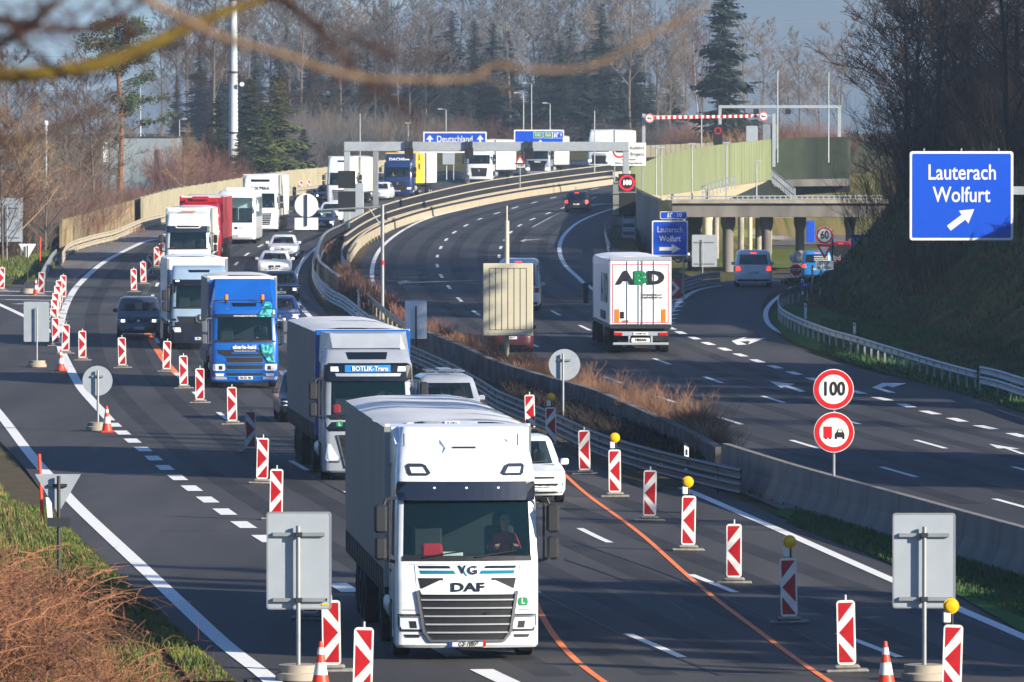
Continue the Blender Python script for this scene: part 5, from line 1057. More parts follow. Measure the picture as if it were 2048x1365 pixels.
def person(loc, rz, shirt, hair, label, parent_scale=1.0):
    me = PB.copy(); me.materials.clear(); me.materials.append(MATS[shirt]); me.materials.append(MATS['skin']); me.materials.append(MATS['seat_dark'])
    for p in me.polygons: c = p.center; p.material_index = 1 if c.z > .585 or (c.y < -.36 and c.z > .2) else 2 if c.z < .08 or (c.y < -.25 and c.z < .2) else 0
    o = bpy.data.objects.new('person', me); C.objects.link(o); o.location = loc; o.rotation_euler = (0, 0, rz); tag(o, label, 'person', 'people in the vehicles')
    mb = MB(); v = []; f = []; n = 10
    for j in range(5):
        a = R(-5+24*j)
        for i in range(n): b = 2*math.pi*i/n; v.append((.097*math.cos(a)*math.cos(b), .005+.105*math.cos(a)*math.sin(b)+(.02 if math.sin(b) < 0 else .012), .79+.10*math.sin(a)))
    for j in range(4):
        for i in range(n): f.append((j*n+i, j*n+(i+1) % n, (j+1)*n+(i+1) % n, (j+1)*n+i))
    mb.add(v, f, hair); mb.build('hair', parent=o, smooth=True)
    mb = MB()
    for s in (-1, 1): mb.box((s*.033-.012, -.122, .775), (s*.033+.012, -.108, .788), 'black'); mb.box((s*.033-.02, -.124, .80), (s*.033+.02, -.108, .806), hair)
    mb.build('eyes', parent=o)
    mb = MB(); mb.add([(-.014, -.115, .735), (.014, -.115, .735), (0, -.15, .742), (0, -.118, .79)], [(0, 2, 1), (0, 3, 2), (1, 2, 3)], 'skin'); mb.box((-.024, -.117, .708), (.024, -.105, .715), 'sign_red'); mb.build('nose_mouth', parent=o)
    return o
def plate(V, t, z, txt, x=0, w=.52, off=.035, rear=False, eu=True):
    V.panel(t, 'number_plate', [(z-.055, x-w/2, x+w/2), (z+.055, x-w/2, x+w/2)], 'plate_white', off, .02, rear=rear)
    if eu: V.panel(t, 'plate_band', [(z-.052, x-w/2, x-w/2+.05), (z+.052, x-w/2, x-w/2+.05)], 'plate_blue', off+.004, .01, 2, rear)
    V.words(t, txt, .105, x+.03, z, 'black', off+.008, rear, bold=.01, xs=.9)
def mirror_arms(t, V, z0, z1, m='plastic_dark', hw=1.25, y=.35, fm=None):
    for s in (-1, 1):
        zm = lerp(z0, z1, .42)
        ms = MB(); x0 = s*(hw+.12); x1 = s*(hw+.34); a, b = min(x0, x1), max(x0, x1); ms.box((a, y-.25, zm+.02), (b, y-.02, z1-.1), m, .04); ms.box((a+.01, y-.23, z0), (b-.01, y-.03, zm-.04), m, .04)
        ms.tube([(s*(hw-.05), y, z1), (s*(hw+.14), y-.06, z1-.02), (s*(hw+.2), y-.1, z1-.2)], .03, 6, m); ms.tube([(s*(hw-.05), y, z0-.05), (s*(hw+.15), y-.06, z0+.02)], .03, 6, m); ms.tube([(s*(hw+.08), y-.08, z0), (s*(hw+.08), y-.08, z1-.08)], .02, 6, m)
        o = ms.build('mirror', parent=t)
def truck_cab(t, col, roof, wsb=1.72, wst=2.72, hw=1.23, lo='paint', ytop=.30, depth=2.2, bump_m=None, r=.22, b=.10, glass='windscreen_glass', wm=.1):
    rings = [(.22, .05, .85, hw-.03, r, b, .02), (.27, .012, .9, hw, r, b, .02), (.98, .0, .9, hw, r, b, .02)]
    V0 = Body(rings, nf=8, nr=4); V0.build(t, bump_m or col, lambda k, a, c: 'bumper', name='bumper')
    R2 = [(.982, .0, depth, hw, r, b, .02), (wsb-.12, .01, depth, hw, r, b, .02), (wsb, .04, depth, hw, r, b, .02), (wst, ytop, depth, hw-.03, r, b, .02)]+[(z, y, depth, w, rr, b, .02) for z, y, w, rr in roof]
    V = Body(R2, sf=[0, .04, .12, .62, .68, .74, .9, 1])
    def cls(k, a, c):
        if k == 2:
            if a[0] == 'f' and c[0] == 'f': return 'windscreen'
            if a in ('s2', 'S3') : return 'side_window'
        return 'cab'
    V.build(t, col, cls, glass, 'cab')
    full = Body([rings[0], rings[1], (.98, .0, .9, hw, r, b, .02)]+R2[1:]); V.F = full.F; V.panel = lambda *a, **k: Body.panel(full, *a, **k); V.words = lambda *a, **k: Body.words(full, *a, **k)
    # cab interior
    boxpart(t, 'dashboard', (-hw+.1, .32, wsb-.25), (hw-.1, .75, wsb+.02), 'plastic_dark', .05)
    for x in (-.62, .62): boxpart(t, 'seat', (x-.25, 1.05, wsb-.6), (x+.25, 1.2, wsb+.5), 'seat_dark', .04)
    mb = MB(); n = 24; cz = wsb+.13; pts = [(.60+.22*math.cos(2*math.pi*i/n), .78+.09*math.sin(2*math.pi*i/n)*.6, cz+.20*math.sin(2*math.pi*i/n)*.45) for i in range(n+1)]; mb.tube(pts, .016, 6, 'black'); mb.build('steering_wheel', parent=t)
    V.panel(t, 'windscreen_seal', [(wsb-.05, -hw+.12, hw-.12), (wsb+.03, -hw+.12, hw-.12)], 'black', .012, .02)
    for x0, x1 in ((-.75, -.05), (.15, .85)): mb = MB(); mb.tube([(x0, V.F(x0, wsb+.02)-.04, wsb+.02), (x1, V.F(x1, wsb+.12)-.05, wsb+.12)], .014, 5, 'black'); mb.build('wiper', parent=t)
    for x in (-hw+.16, hw-.16): wheel(t, x, 1.42)
    boxpart(t, 'wheel_arch', (-hw, .9, .5), (-hw+.02, .93, 1.0), 'plastic_dark'); boxpart(t, 'mudguard', (-hw+.02, 1.95, .55), (hw-.02, 2.2, 1.0), 'plastic_dark')
    boxpart(t, 'chassis', (-.45, .7, .55), (.45, 6, .95), 'plastic_dark'); boxpart(t, 'cab_shade_panel', (-hw+.06, depth-.25, 1.1), (hw-.06, depth-.2, wst+.05), 'plastic_dark')  # dark panel behind the seats, added to remove a bright patch
    boxpart(t, 'headliner', (-hw+.08, ytop+.25, wst-.03), (hw-.08, depth-.26, wst), 'tarp_cream' if False else 'seat_dark')
    return V
def trailer(t, y0, y1, side, top, front='tarp_white', z0=1.12, z1=4.0, hw=1.275, axles=(9.6, 10.9, 12.2), cornerm='galvanised', drop=.0, strap=True, tank=True, skirt=None):
    mb = MB(); n = 14; v = []; f = []
    # bowed tarpaulin sides
    for sx in (-1, 1):
        k = len(v)
        for j in range(n+1):
            y = lerp(y0+.12, y1-.08, j/n)
            for q in range(6): z = lerp(z0+.02, z1-.12, q/5); v.append((sx*(hw+.006*math.sin(j*2.1+q)+.012*math.sin(q/5*math.pi)), y, z))
        for j in range(n):
            for q in range(5): a = k+j*6+q; f.append((a, a+1, a+7, a+6))
    mb.add(v, f, side); mb.build('side_tarpaulin', parent=t, smooth=True)
    mb = MB(); v = []; f = []
    for j in range(n+1):
        y = lerp(y0, y1, j/n)
        for q in range(9): x = lerp(-hw, hw, q/8); v.append((x, y, z1+(-.10 if q in (0, 8) else .012*math.sin(j*1.7+q*.6)-(.03 if q in (1, 7) else 0))))
    for j in range(n):
        for q in range(8): a = j*9+q; f.append((a, a+1, a+10, a+9))
    mb.add(v, f, top); mb.box((-hw, y0, z1-.16), (hw, y0+.05, z1-.03), top); mb.build('roof', parent=t, smooth=True)
    mb = MB(); mb.box((-hw+.02, y0+.01, z0), (hw-.02, y0+.1, z1-.17), front); mb.build('front_wall', parent=t)
    for sx in (-1, 1): a, b = sorted((sx*(hw-.1), sx*(hw+.01))); mb = MB(); mb.box((a, y0-.01, z0), (b, y0+.1, z1-.08), cornerm); mb.build('corner_post', parent=t)
    mb = MB(); mb.box((-hw, y0+.05, z0-.14), (hw, y1, z0), 'plastic_dark'); mb.box((-.5, y0+1, .75), (.5, y1-.2, z0-.14), 'plastic_dark'); mb.build('chassis', parent=t)
    if strap:
        posts(t, 'strap', [(sx*(hw+.02), y0+.4+j*.6, z0) for sx in (-1, 1) for j in range(int((y1-y0)/.6))], (-.01, 0, -.12), (.01, .07, .3), 'plastic_dark')
    for ax in axles:
        for x in (-1.06, 1.06): wheel(t, x, ax, .5, .38)
    if tank:
        for sx in (-1, 1): mb = MB(); mb.tube([(sx*.9, y0+.4, .72), (sx*.9, y0+2.0, .72)], .3, 12, skirt or 'steel_pale'); mb.build('fuel_tank', parent=t, smooth=True)
def load(t, n): pass
def dirv(t): return t
def wpt(t, x, y, z):
    c, s = math.cos(t.rotation_euler.z), math.sin(t.rotation_euler.z); return (t.location.x+x*c-y*s, t.location.y+x*s+y*c, t.location.z+z)
def driver(t, x, y, z, shirt, hair, label): person(wpt(t, x, y, z), t.rotation_euler.z, shirt, hair, label)
mat('shirt_red', (186, 28, 44), rough=.9, var=.1); mat('shirt_dark', (38, 42, 52), rough=.9, var=.1); mat('shirt_green', (92, 116, 98), rough=.9); mat('shirt_light', (170, 172, 178), rough=.9)
paint('stripe_teal', (14, 116, 140))
TG = 'lorries queueing in the left carriageway'
def trk(name, px, rz, label, cat='truck', group=TG): return thing(name, label, cat, G(*px), rz, group)
# ---- white truck in front
t = trk('truck', (935, 1322), .074, 'big white articulated truck with teal stripes leading the queue, driver in red')
V = truck_cab(t, 'paint_white', [(2.80, .31, 1.2, .17), (3.12, .38, 1.2, .17), (3.42, .62, 1.17, .2), (3.62, .95, 1.13, .22), (3.70, 1.25, 1.10, .22), (3.95, 1.5, 1.08, .2)], 1.76, 2.76, r=.13, b=.14)
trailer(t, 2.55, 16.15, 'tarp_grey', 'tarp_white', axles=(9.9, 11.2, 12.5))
for x in (-1.07, 1.07): wheel(t, x, 5.2)
driver(t, .70, .86, 1.60, 'shirt_red', 'hair_grey', 'person in a red jacket driving the big white truck')
boxpart(t, 'red_bag', (-.75, .45, 1.76), (-.4, .75, 1.98), 'shirt_red', .03); boxpart(t, 'papers', (-.4, .42, 1.76), (-.05, .6, 1.84), 'sign_white', .01)
V.panel(t, 'sun_visor', [(2.74, -1.17, 1.17), (2.86, -1.2, 1.2), (3.02, -1.19, 1.19), (3.06, -1.17, 1.17)], 'paint_night', .10, .06, 16)
for x in (-.55, 0, .55): V.panel(t, 'marker_lamp', [(2.94, x-.02, x+.02), (2.97, x-.02, x+.02)], 'lamp_glass', .11, .02, 2)
for sx in (-1, 1):
    V.panel(t, 'roof_lamp_frame', [(3.16, sx*.66, sx*.96), (3.20, sx*.60, sx*1.0), (3.33, sx*.68, sx*1.02), (3.36, sx*.75, sx*.98)], 'paint_slate', .02, .03, 4); V.panel(t, 'roof_lamp', [(3.20, sx*.68, sx*.93), (3.30, sx*.74, sx*.96)], 'lamp_glass', .035, .02, 4)
mb = MB(); mb.add([(-.45, .68, 3.42), (.45, .68, 3.42), (.62, 1.3, 3.70), (-.62, 1.3, 3.70), (-.32, .86, 3.60), (.32, .86, 3.60), (.4, 1.35, 3.76), (-.4, 1.35, 3.76)], [(0, 1, 5, 4), (4, 5, 6, 7), (0, 4, 7, 3), (1, 2, 6, 5)], 'paint_white'); mb.build('roof_hatch', parent=t)
mb = MB(); mb.tube([(-.2, .9, 3.60), (.2, .9, 3.60)], .035, 8, 'black'); mb.build('hatch_vent', parent=t)
mb = MB(); v = [(-1.13, 1.3, 3.55), (1.13, 1.3, 3.55), (1.2, 1.9, 3.93), (-1.2, 1.9, 3.93), (-1.2, 2.3, 3.98), (1.2, 2.3, 3.98), (-1.2, 2.3, 3.3), (1.2, 2.3, 3.3), (-1.18, 1.5, 3.3), (1.18, 1.5, 3.3)]; mb.add(v, [(0, 1, 2, 3), (3, 2, 5, 4), (0, 3, 4, 6, 8), (1, 9, 7, 5, 2)], 'paint_white'); mb.build('roof_deflector', parent=t)
mb = MB()
for i in range(10): mb.box((-1.0+i*.222-.03, 2.53, 3.86), (-1.0+i*.222+.03, 2.55, 3.93))
mb.build('tarpaulin_eyelets', 'plastic_dark', t)
for x in (-.72, .05): mb = MB(); mb.tube([(x-.3 if x < 0 else x+.9, 1.15, 3.6), (x-.3 if x < 0 else x+.9, 1.2, 3.85)], .012, 5, 'black'); mb.build('antenna', parent=t)
V.panel(t, 'stripe', [(1.585, -.82, -.28), (1.63, -.85, -.32)], 'paint_night', .006, .01); V.panel(t, 'stripe', [(1.49, -.80, -.2), (1.55, -.82, -.24)], 'stripe_teal', .006, .01)
V.panel(t, 'stripe', [(1.585, .28, .82), (1.63, .32, .85)], 'paint_night', .006, .01); V.panel(t, 'stripe', [(1.49, .2, .80), (1.55, .24, .82)], 'stripe_teal', .006, .01)
V.panel(t, 'logo_mark', [(1.45, -.02, .0), (1.62, -.17, -.1)], 'stripe_teal', .008, .01, 2); V.words(t, 'V', .2, -.09, 1.56, 'paint_night', .012, bold=.02); V.words(t, 'G', .2, .09, 1.55, 'paint_slate', .02, bold=.02, xs=1.2)
V.panel(t, 'upper_grille', [(1.24, -.80, -.38), (1.42, -.84, -.42)], 'grille_dark', .008, .02); V.panel(t, 'upper_grille', [(1.24, .38, .80), (1.42, .42, .84)], 'grille_dark', .008, .02)
V.panel(t, 'badge_bar', [(1.14, -.78, .78), (1.22, -.82, .82), (1.38, -.48, .48)], 'paint_white', .05, .06); V.words(t, 'DAF', .205, 0, 1.26, 'paint_night', .06, bold=.03, xs=1.5)
V.panel(t, 'grille', [(.36, -.62, .62), (.5, -.72, .72), (1.14, -.83, .83)], 'black', .012, .02)
for i, z in enumerate((.48, .62, .76, .90, 1.04)):
    w = lerp(.68, .79, (z-.4)/.65); V.panel(t, 'grille_slat', [(z-.006, -w, w), (z+.018, -w-.005, w+.005)], 'sign_back', .045, .04)
for sx in (-1, 1): V.panel(t, 'grille_edge', [(.34, sx*.60, sx*.66), (.5, sx*.72, sx*.77), (1.2, sx*.83, sx*.88)], 'chrome', .04, .05, 3)
V.words(t, '480', .05, .35, .83, 'black', .06)
V.panel(t, 'lower_lip', [(.325, -.64, .64), (.36, -.66, .66)], 'chrome', .04, .05)
V.panel(t, 'headlamp_surround', [(.50, .75, 1.15), (.60, .73, 1.19), (.80, .78, 1.19)], 'plastic_dark', .008, .03, 5, mirror=True); V.panel(t, 'headlamp', [(.54, .79, 1.12), (.60, .77, 1.15), (.74, .82, 1.15)], 'lamp_glass', .014, .03, 5, mirror=True)
V.panel(t, 'headlamp_strip', [(.74, .80, 1.16), (.77, .80, 1.17)], 'chrome', .02, .02, 5, mirror=True); V.panel(t, 'lamp_core', [(.56, .86, .98), (.68, .88, 1.0)], 'plastic_dark', .018, .02, 3, mirror=True); V.panel(t, 'fog_lamp', [(.40, .82, 1.05), (.45, .80, 1.08)], 'plastic_dark', .012, .02, 4, mirror=True)
mb = MB(); V.panel(t, 'green_l_badge', [(.94, .90, 1.02), (.98, .875, 1.045), (1.04, .875, 1.045), (1.08, .90, 1.02)], 'sign_green', .008, .01, 3); V.words(t, 'L', .13, .96, 1.01, 'sign_white', .014, bold=.02)
for sx in (-1, 1):
    V.panel(t, 'panel_gap', [(.40, sx*.70, sx*.71), (.5, sx*.80, sx*.81), (1.64, sx*.90, sx*.91)], 'paint_grey', .004, .006, 2); V.panel(t, 'panel_gap', [(.865, sx*.88, sx*1.19), (.875, sx*.88, sx*1.19)], 'paint_grey', .004, .006, 3)
    a, b = sorted((sx*1.232, sx*1.236)); boxpart(t, 'door_gap', (a, .42, 1.1), (b, .435, 2.9), 'paint_slate'); boxpart(t, 'door_gap', (a, 1.55, 1.1), (b, 1.565, 2.9), 'paint_slate'); boxpart(t, 'door_handle', (min(sx*1.23, sx*1.25), 1.35, 1.45), (max(sx*1.23, sx*1.25), 1.5, 1.5), 'black'); boxpart(t, 'side_step', (min(sx*1.0, sx*1.24), .95, .35), (max(sx*1.0, sx*1.24), 1.0, .98), 'paint_white', .01)
V.panel(t, 'panel_gap', [(1.655, -1.0, 1.0), (1.663, -1.0, 1.0)], 'paint_grey', .004, .006, 10)
plate(V, t, .30, 'CS 1857', 0, .62); V.panel(t, 'red_plate_end', [(.25, .28, .32), (.35, .28, .32)], 'sign_red', .045, .01, 2); mirror_arms(t, V, 1.72, 2.78)
# ---- silver truck
t = trk('truck', (738, 962), .088, 'silver articulated truck with blue lettered band over its windscreen')
V = truck_cab(t, 'paint_silver', [(2.68, .30, 1.2, .17), (3.08, .36, 1.19, .18), (3.15, .5, 1.17, .2), (3.42, .9, 1.12, .22), (3.5, 1.2, 1.1, .22)], 1.72, 2.66, bump_m='paint_silver')
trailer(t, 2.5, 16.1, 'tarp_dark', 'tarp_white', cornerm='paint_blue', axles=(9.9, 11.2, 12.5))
for x in (-1.07, 1.07): wheel(t, x, 5.2)
boxpart(t, 'blue_roof_edge', (-1.25, 2.46, 3.82), (1.25, 2.52, 3.96), 'paint_blue')
mb = MB(); v = [(-.9, 1.1, 3.5), (.9, 1.1, 3.5), (.95, 1.5, 3.88), (-.95, 1.5, 3.88), (-1.15, 2.3, 3.92), (1.15, 2.3, 3.92), (-1.2, 2.3, 3.1), (1.2, 2.3, 3.1), (-1.18, 1.0, 3.1), (1.18, 1.0, 3.1)]; mb.add(v, [(0, 1, 2, 3), (3, 2, 5, 4), (0, 3, 4, 6, 8), (1, 9, 7, 5, 2)], 'paint_silver'); mb.build('roof_deflector', parent=t)
V.panel(t, 'roof_window', [(3.22, -.5, .5), (3.40, -.55, .55)], 'dark_glass', .03, .03)
V.panel(t, 'visor_panel', [(2.64, -1.15, 1.15), (2.72, -1.18, 1.18), (3.06, -1.16, 1.16), (3.12, -1.05, 1.05)], 'black_gloss', .05, .05, 16)
V.panel(t, 'blue_band', [(2.88, -.62, .60), (3.07, -.62, .60)], 'paint_teal', .06, .02); V.words(t, 'BOTLIK-Trans', .17, .05, 2.97, 'sign_white', .07, bold=.02, xs=.95)
V.panel(t, 'visor_trim', [(2.77, -.85, .85), (2.85, -.88, .88)], 'sign_back', .07, .03); V.panel(t, 'roof_lamp', [(2.90, .78, 1.0), (3.03, .80, 1.0)], 'lamp_glass', .065, .03, 3, mirror=True)
V.panel(t, 'black_panel', [(1.32, -1.05, 1.05), (1.40, -1.15, 1.15), (1.70, -1.19, 1.19)], 'black_gloss', .012, .03, 14); V.panel(t, 'green_l_badge', [(1.44, -.84, -.72), (1.48, -.87, -.69), (1.54, -.87, -.69), (1.58, -.84, -.72)], 'sign_green', .02, .01, 3); V.words(t, 'L', .13, -.78, 1.51, 'sign_white', .026, bold=.02)
V.panel(t, 'grille', [(.42, -.62, .62), (1.22, -.80, .80)], 'grille_dark', .012, .03)
for z in (.6, .78, .96, 1.1): V.panel(t, 'grille_slat', [(z, -.70, .70), (z+.03, -.72, .72)], 'plastic_dark', .05, .04)
V.panel(t, 'white_plate', [(.98, -.48, -.28), (1.2, -.48, -.28)], 'sign_white', .06, .02, 2)
V.panel(t, 'headlamp', [(.52, .86, 1.1), (.60, .80, 1.16), (.85, .95, 1.12), (.98, 1.02, 1.1)], 'lamp_glass', .014, .03, 4, mirror=True); V.panel(t, 'lamp_strip', [(.50, .78, 1.0), (.54, .76, 1.04)], 'chrome', .03, .02, 4, mirror=True)
for sx in (-1, 1): V.panel(t, 'grille_edge', [(.34, sx*.60, sx*.63), (1.22, sx*.82, sx*.86)], 'chrome', .04, .05, 3)
driver(t, .62, .9, 1.48, 'shirt_dark', 'hair_dark', 'person dimly seen driving the silver truck')
boxpart(t, 'plush_toy', (-.95, .42, 1.76), (-.72, .6, 2.02), 'shirt_red', .05); boxpart(t, 'dashboard_clutter', (-.6, .42, 1.76), (-.1, .55, 1.88), 'paint_sky', .03); mirror_arms(t, V, 1.7, 2.72)
# ---- blue truck
t = trk('truck', (490, 777), .078, 'bright blue truck with two orange beacons and FN number plate')
V = truck_cab(t, 'paint_blue', [(2.66, .30, 1.2, .17), (2.85, .36, 1.19, .18), (3.1, .75, 1.15, .2), (3.2, 1.2, 1.12, .2)], 1.72, 2.6, bump_m='paint_blue')
trailer(t, 2.5, 9.4, 'tarp_grey', 'tarp_white', 'paint_blue', cornerm='galvanised', z1=4.08, axles=(7.2,), strap=False)
boxpart(t, 'side_board', (-1.33, 2.6, .85), (-1.28, 9.2, 1.3), 'tarp_dark')
mb = MB(); v = [(-1.05, 1.1, 3.2), (1.05, 1.1, 3.2), (1.0, 2.35, 3.95), (-1.0, 2.35, 3.95), (-1.22, 2.35, 3.9), (1.22, 2.35, 3.9), (-1.22, 2.4, 2.9), (1.22, 2.4, 2.9), (-1.2, 1.2, 2.9), (1.2, 1.2, 2.9)]; mb.add(v, [(0, 1, 2, 3), (0, 3, 4, 6, 8), (1, 9, 7, 5, 2)], 'paint_blue'); mb.build('roof_deflector', parent=t)
V.panel(t, 'roof_window', [(2.98, -.42, .42), (3.10, -.46, .46)], 'dark_glass', .03, .04)
for x in (-.66, .66): mb = MB(); mb.tube([(x, .75, 3.1), (x, .75, 3.22)], .05, 10, 'black'); mb.tube([(x, .75, 3.22), (x, .75, 3.40)], .075, 12, 'indicator_orange'); mb.build('beacon', parent=t, smooth=True)
V.panel(t, 'visor', [(2.58, -1.1, 1.1), (2.70, -1.14, 1.14)], 'paint_night', .06, .05, 14); V.words(t, 'www.eberle-hald.de', .105, .02, 2.64, 'sign_white', .07, bold=.01)
mat('mural_teal', (70, 190, 190), rough=.4, col2=(16, 80, 90), scale=7, thr=(.42, .55), coat=.4)
V.panel(t, 'mural', [(2.60, .45, 1.0), (2.80, .60, 1.05), (3.05, .72, 1.0), (3.12, .78, .95)], 'mural_teal', .075, .02, 8); V.panel(t, 'mural', [(.95, .85, 1.1), (1.3, .62, 1.0), (1.6, .55, 1.05)], 'mural_teal', .05, .02, 8)
V.words(t, 'eberle-hald', .2, -.02, 1.50, 'sign_white', .03, bold=.03, xs=.95); V.words(t, 'Die besten Marken fuer den Bau', .06, 0, 1.36, 'sign_white', .03, bold=.01)
V.panel(t, 'upper_grille', [(1.16, -.7, .7), (1.27, -.95, .95), (1.40, -1.0, 1.0)], 'grille_dark', .012, .03); V.panel(t, 'upper_grille_trim', [(1.26, -.5, .5), (1.31, -.5, .5)], 'paint_blue', .03, .03)
for z0, z1 in ((.95, 1.12), (.70, .84), (.46, .56)): V.panel(t, 'grille_slot', [(z0, -.62, .62), (z1, -.68, .68)], 'grille_dark', .014, .03); V.panel(t, 'grille_lip', [(z0-.045, -.68, .68), (z0-.01, -.68, .68)], 'chrome' if z0 > .9 else 'paint_teal', .03, .03)
V.panel(t, 'headlamp', [(.64, .75, 1.12), (.70, .72, 1.17), (.88, .74, 1.17)], 'lamp_glass', .014, .03, 5, mirror=True); V.panel(t, 'headlamp_core', [(.68, .82, .95), (.82, .82, .95)], 'plastic_dark', .022, .02, 3, mirror=True); V.panel(t, 'fog_lamp', [(.44, .78, 1.05), (.54, .76, 1.08)], 'lamp_glass', .014, .02, 4, mirror=True)
V.panel(t, 'bumper_corner', [(.32, .66, 1.17), (.42, .66, 1.19)], 'sign_back', .012, .03, 5, mirror=True)
plate(V, t, .38, 'FN EH 106', 0, .56); driver(t, .62, .9, 1.48, 'shirt_green', 'hair_dark', 'person in a pale green shirt driving the blue truck'); mirror_arms(t, V, 1.6, 2.55, 'paint_grey')
# ---- dark fronted truck
t = trk('truck', (400, 699), .085, 'light blue topped truck with dark lower front and round star badge')
paint('paint_sky_sheen', (138, 162, 182))  # silver cab colour with the sky's reflection blended into the paint
V = truck_cab(t, 'paint_sky_sheen', [(2.72, .30, 1.2, .17), (3.0, .40, 1.18, .2), (3.35, .85, 1.12, .22), (3.5, 1.3, 1.08, .22)], 1.75, 2.66, bump_m='paint_night')
trailer(t, 2.5, 10.5, 'box_white', 'box_white', 'box_white', axles=(8.0,), strap=False, z1=3.85)
V.panel(t, 'roof_window', [(3.22, -.42, .42), (3.32, -.45, .45)], 'dark_glass', .03, .03); V.panel(t, 'sun_visor', [(2.64, -1.15, 1.15), (2.92, -1.12, 1.12)], 'black_gloss', .06, .05, 14); V.panel(t, 'marker_lamp', [(2.84, -1.0, -.86), (2.89, -1.0, -.86)], 'lamp_on', .07, .02, 3)
V.panel(t, 'grille', [(1.12, -.85, .85), (1.38, -.95, .95)], 'grille_dark', .02, .03); V.panel(t, 'dark_front', [(.95, -1.2, 1.2), (1.15, -1.2, 1.2)], 'paint_night', .01, .02, 14)
V.panel(t, 'black_pillar', [(1.2, .98, 1.2), (2.7, 1.0, 1.17)], 'black_gloss', .012, .03, 4, mirror=True); boxpart(t, 'dark_side', (-1.25, .25, 1.0), (-1.236, 2.2, 2.75), 'paint_night')
mb = MB(); y = V.F(0, 1.3)-.05
o = [(0+.17*math.cos(2*math.pi*i/24), y, 1.28+.17*math.sin(2*math.pi*i/24)) for i in range(25)]; mb.tube(o, .02, 6)
for k in range(3): a = R(90+120*k); mb.tube([(0, y, 1.28), (.16*math.cos(a), y, 1.28+.16*math.sin(a))], [.025, .008], 5)
mb.build('star_badge', 'chrome', t); V.panel(t, 'headlamp', [(.72, .78, 1.05), (.92, .82, 1.15)], 'lamp_glass', .014, .03, 4, mirror=True); V.panel(t, 'lamp_core', [(.76, .85, .98), (.86, .85, .98)], 'lamp_on', .02, .02, 3, mirror=True)
plate(V, t, .45, 'MI LL 72', 0, .5); mirror_arms(t, V, 1.6, 2.6)
# ---- white truck behind
t = trk('truck', (376, 562), .02, 'white truck with black visor band in front of the red truck')
V = truck_cab(t, 'paint_white', [(2.75, .31, 1.2, .17), (3.05, .42, 1.19, .18), (3.6, .75, 1.15, .2), (3.75, 1.2, 1.1, .22)], 1.75, 2.66)
trailer(t, 2.5, 15.5, 'tarp_cream', 'tarp_white', axles=(9.9, 11.2, 12.5))
V.panel(t, 'sun_visor', [(2.62, -1.17, 1.17), (2.72, -1.18, 1.18), (2.98, -1.18, 1.18)], 'paint_night', .07, .05, 16); V.panel(t, 'visor_trim', [(2.86, -.62, .62), (2.95, -.72, .72)], 'sign_white', .08, .02); V.panel(t, 'visor_slot', [(2.90, -.58, .58), (3.0, -.62, .62)], 'black', .085, .02)
for x in (-.75, .75): V.panel(t, 'roof_lamp', [(3.38, x-.06, x+.06), (3.44, x-.06, x+.06)], 'lamp_glass', .02, .02, 2)
boxpart(t, 'light_bar', (-.4, .85, 3.72), (.4, .95, 3.8), 'indicator_orange', .01); V.panel(t, 'grille', [(1.28, -.85, .85), (1.46, -.88, .88)], 'grille_dark', .012, .03); V.panel(t, 'badge', [(1.33, -.12, .12), (1.44, -.1, .1)], 'chrome', .03, .02, 3)
V.panel(t, 'headlamp', [(.65, .78, 1.12), (.85, .8, 1.15)], 'lamp_glass', .014, .03, 4, mirror=True); V.panel(t, 'grille', [(.5, -.65, .65), (1.15, -.75, .75)], 'grille_dark', .012, .03); V.panel(t, 'lit_strip', [(1.80, -1.0, -.62), (1.83, -1.0, -.62)], 'sign_red', -.05, .02, 4); mirror_arms(t, V, 1.6, 2.6)
# ---- red truck
t = trk('truck', (399, 527), 0.0, 'red truck and trailer behind the white one, its red side in the sun')
V = truck_cab(t, 'paint_red', [(2.72, .30, 1.2, .17), (3.0, .40, 1.18, .2), (3.4, .8, 1.12, .22), (3.5, 1.3, 1.08, .22)], 1.75, 2.66)
trailer(t, 2.5, 16.0, 'tarp_red', 'tarp_white', 'paint_red', cornerm='paint_crimson', axles=(9.9, 11.2, 12.5)); V.words(t, 'HARTMANN', .26, 0, 3.12, 'sign_white', .05, bold=.02)
boxpart(t, 'roof_deflector', (-1.0, 1.5, 3.45), (1.0, 2.4, 3.8), 'paint_red', .1); boxpart(t, 'roof_fairing', (-.5, 1.3, 3.7), (.5, 1.6, 3.92), 'paint_crimson', .05)
# ---- coach
t = trk('coach', (472, 489), 0.0, 'white coach with a huge windscreen between the red truck and the white lorry', 'bus')
V = Body([(.32, .1, 12.2, 1.22, .2, .1, .05), (.45, 0, 12.2, 1.27, .22, .12, .05), (1.15, .0, 12.2, 1.27, .22, .12, .05), (1.38, .02, 12.2, 1.27, .22, .14, .05), (1.75, .04, 12.2, 1.27, .22, .14, .05), (3.0, .28, 12.1, 1.25, .22, .16, .05), (3.2, .36, 12.1, 1.22, .3, .16, .05), (3.42, .8, 12, 1.05, .3, .16, .05)], sf=[0, .05, .2, .36, .52, .68, .84, .97, 1])
V.build(t, 'paint_white', lambda k, a, c: ('windscreen' if a[0] == 'f' and c[0] == 'f' else 'side_window' if a in ('s1', 's2', 's3', 's4', 's5', 's6', 'S2', 'S3', 'S4', 'S5', 'S6', 'S7') else 'body') if k in (3, 4) and not (k == 3 and a[0] in 'sS') else 'body', 'windscreen_glass')
V.panel(t, 'headlamp', [(.78, .72, 1.1), (.95, .80, 1.18)], 'lamp_glass', .014, .03, 4, mirror=True); V.panel(t, 'badge', [(.98, -.09, .09), (1.12, -.09, .09)], 'plastic_dark', .02, .02, 3); plate(V, t, .55, 'WT 104', -.05, .5, eu=False); V.words(t, 'Reisen', .12, .35, 1.06, 'sign_back', .02)
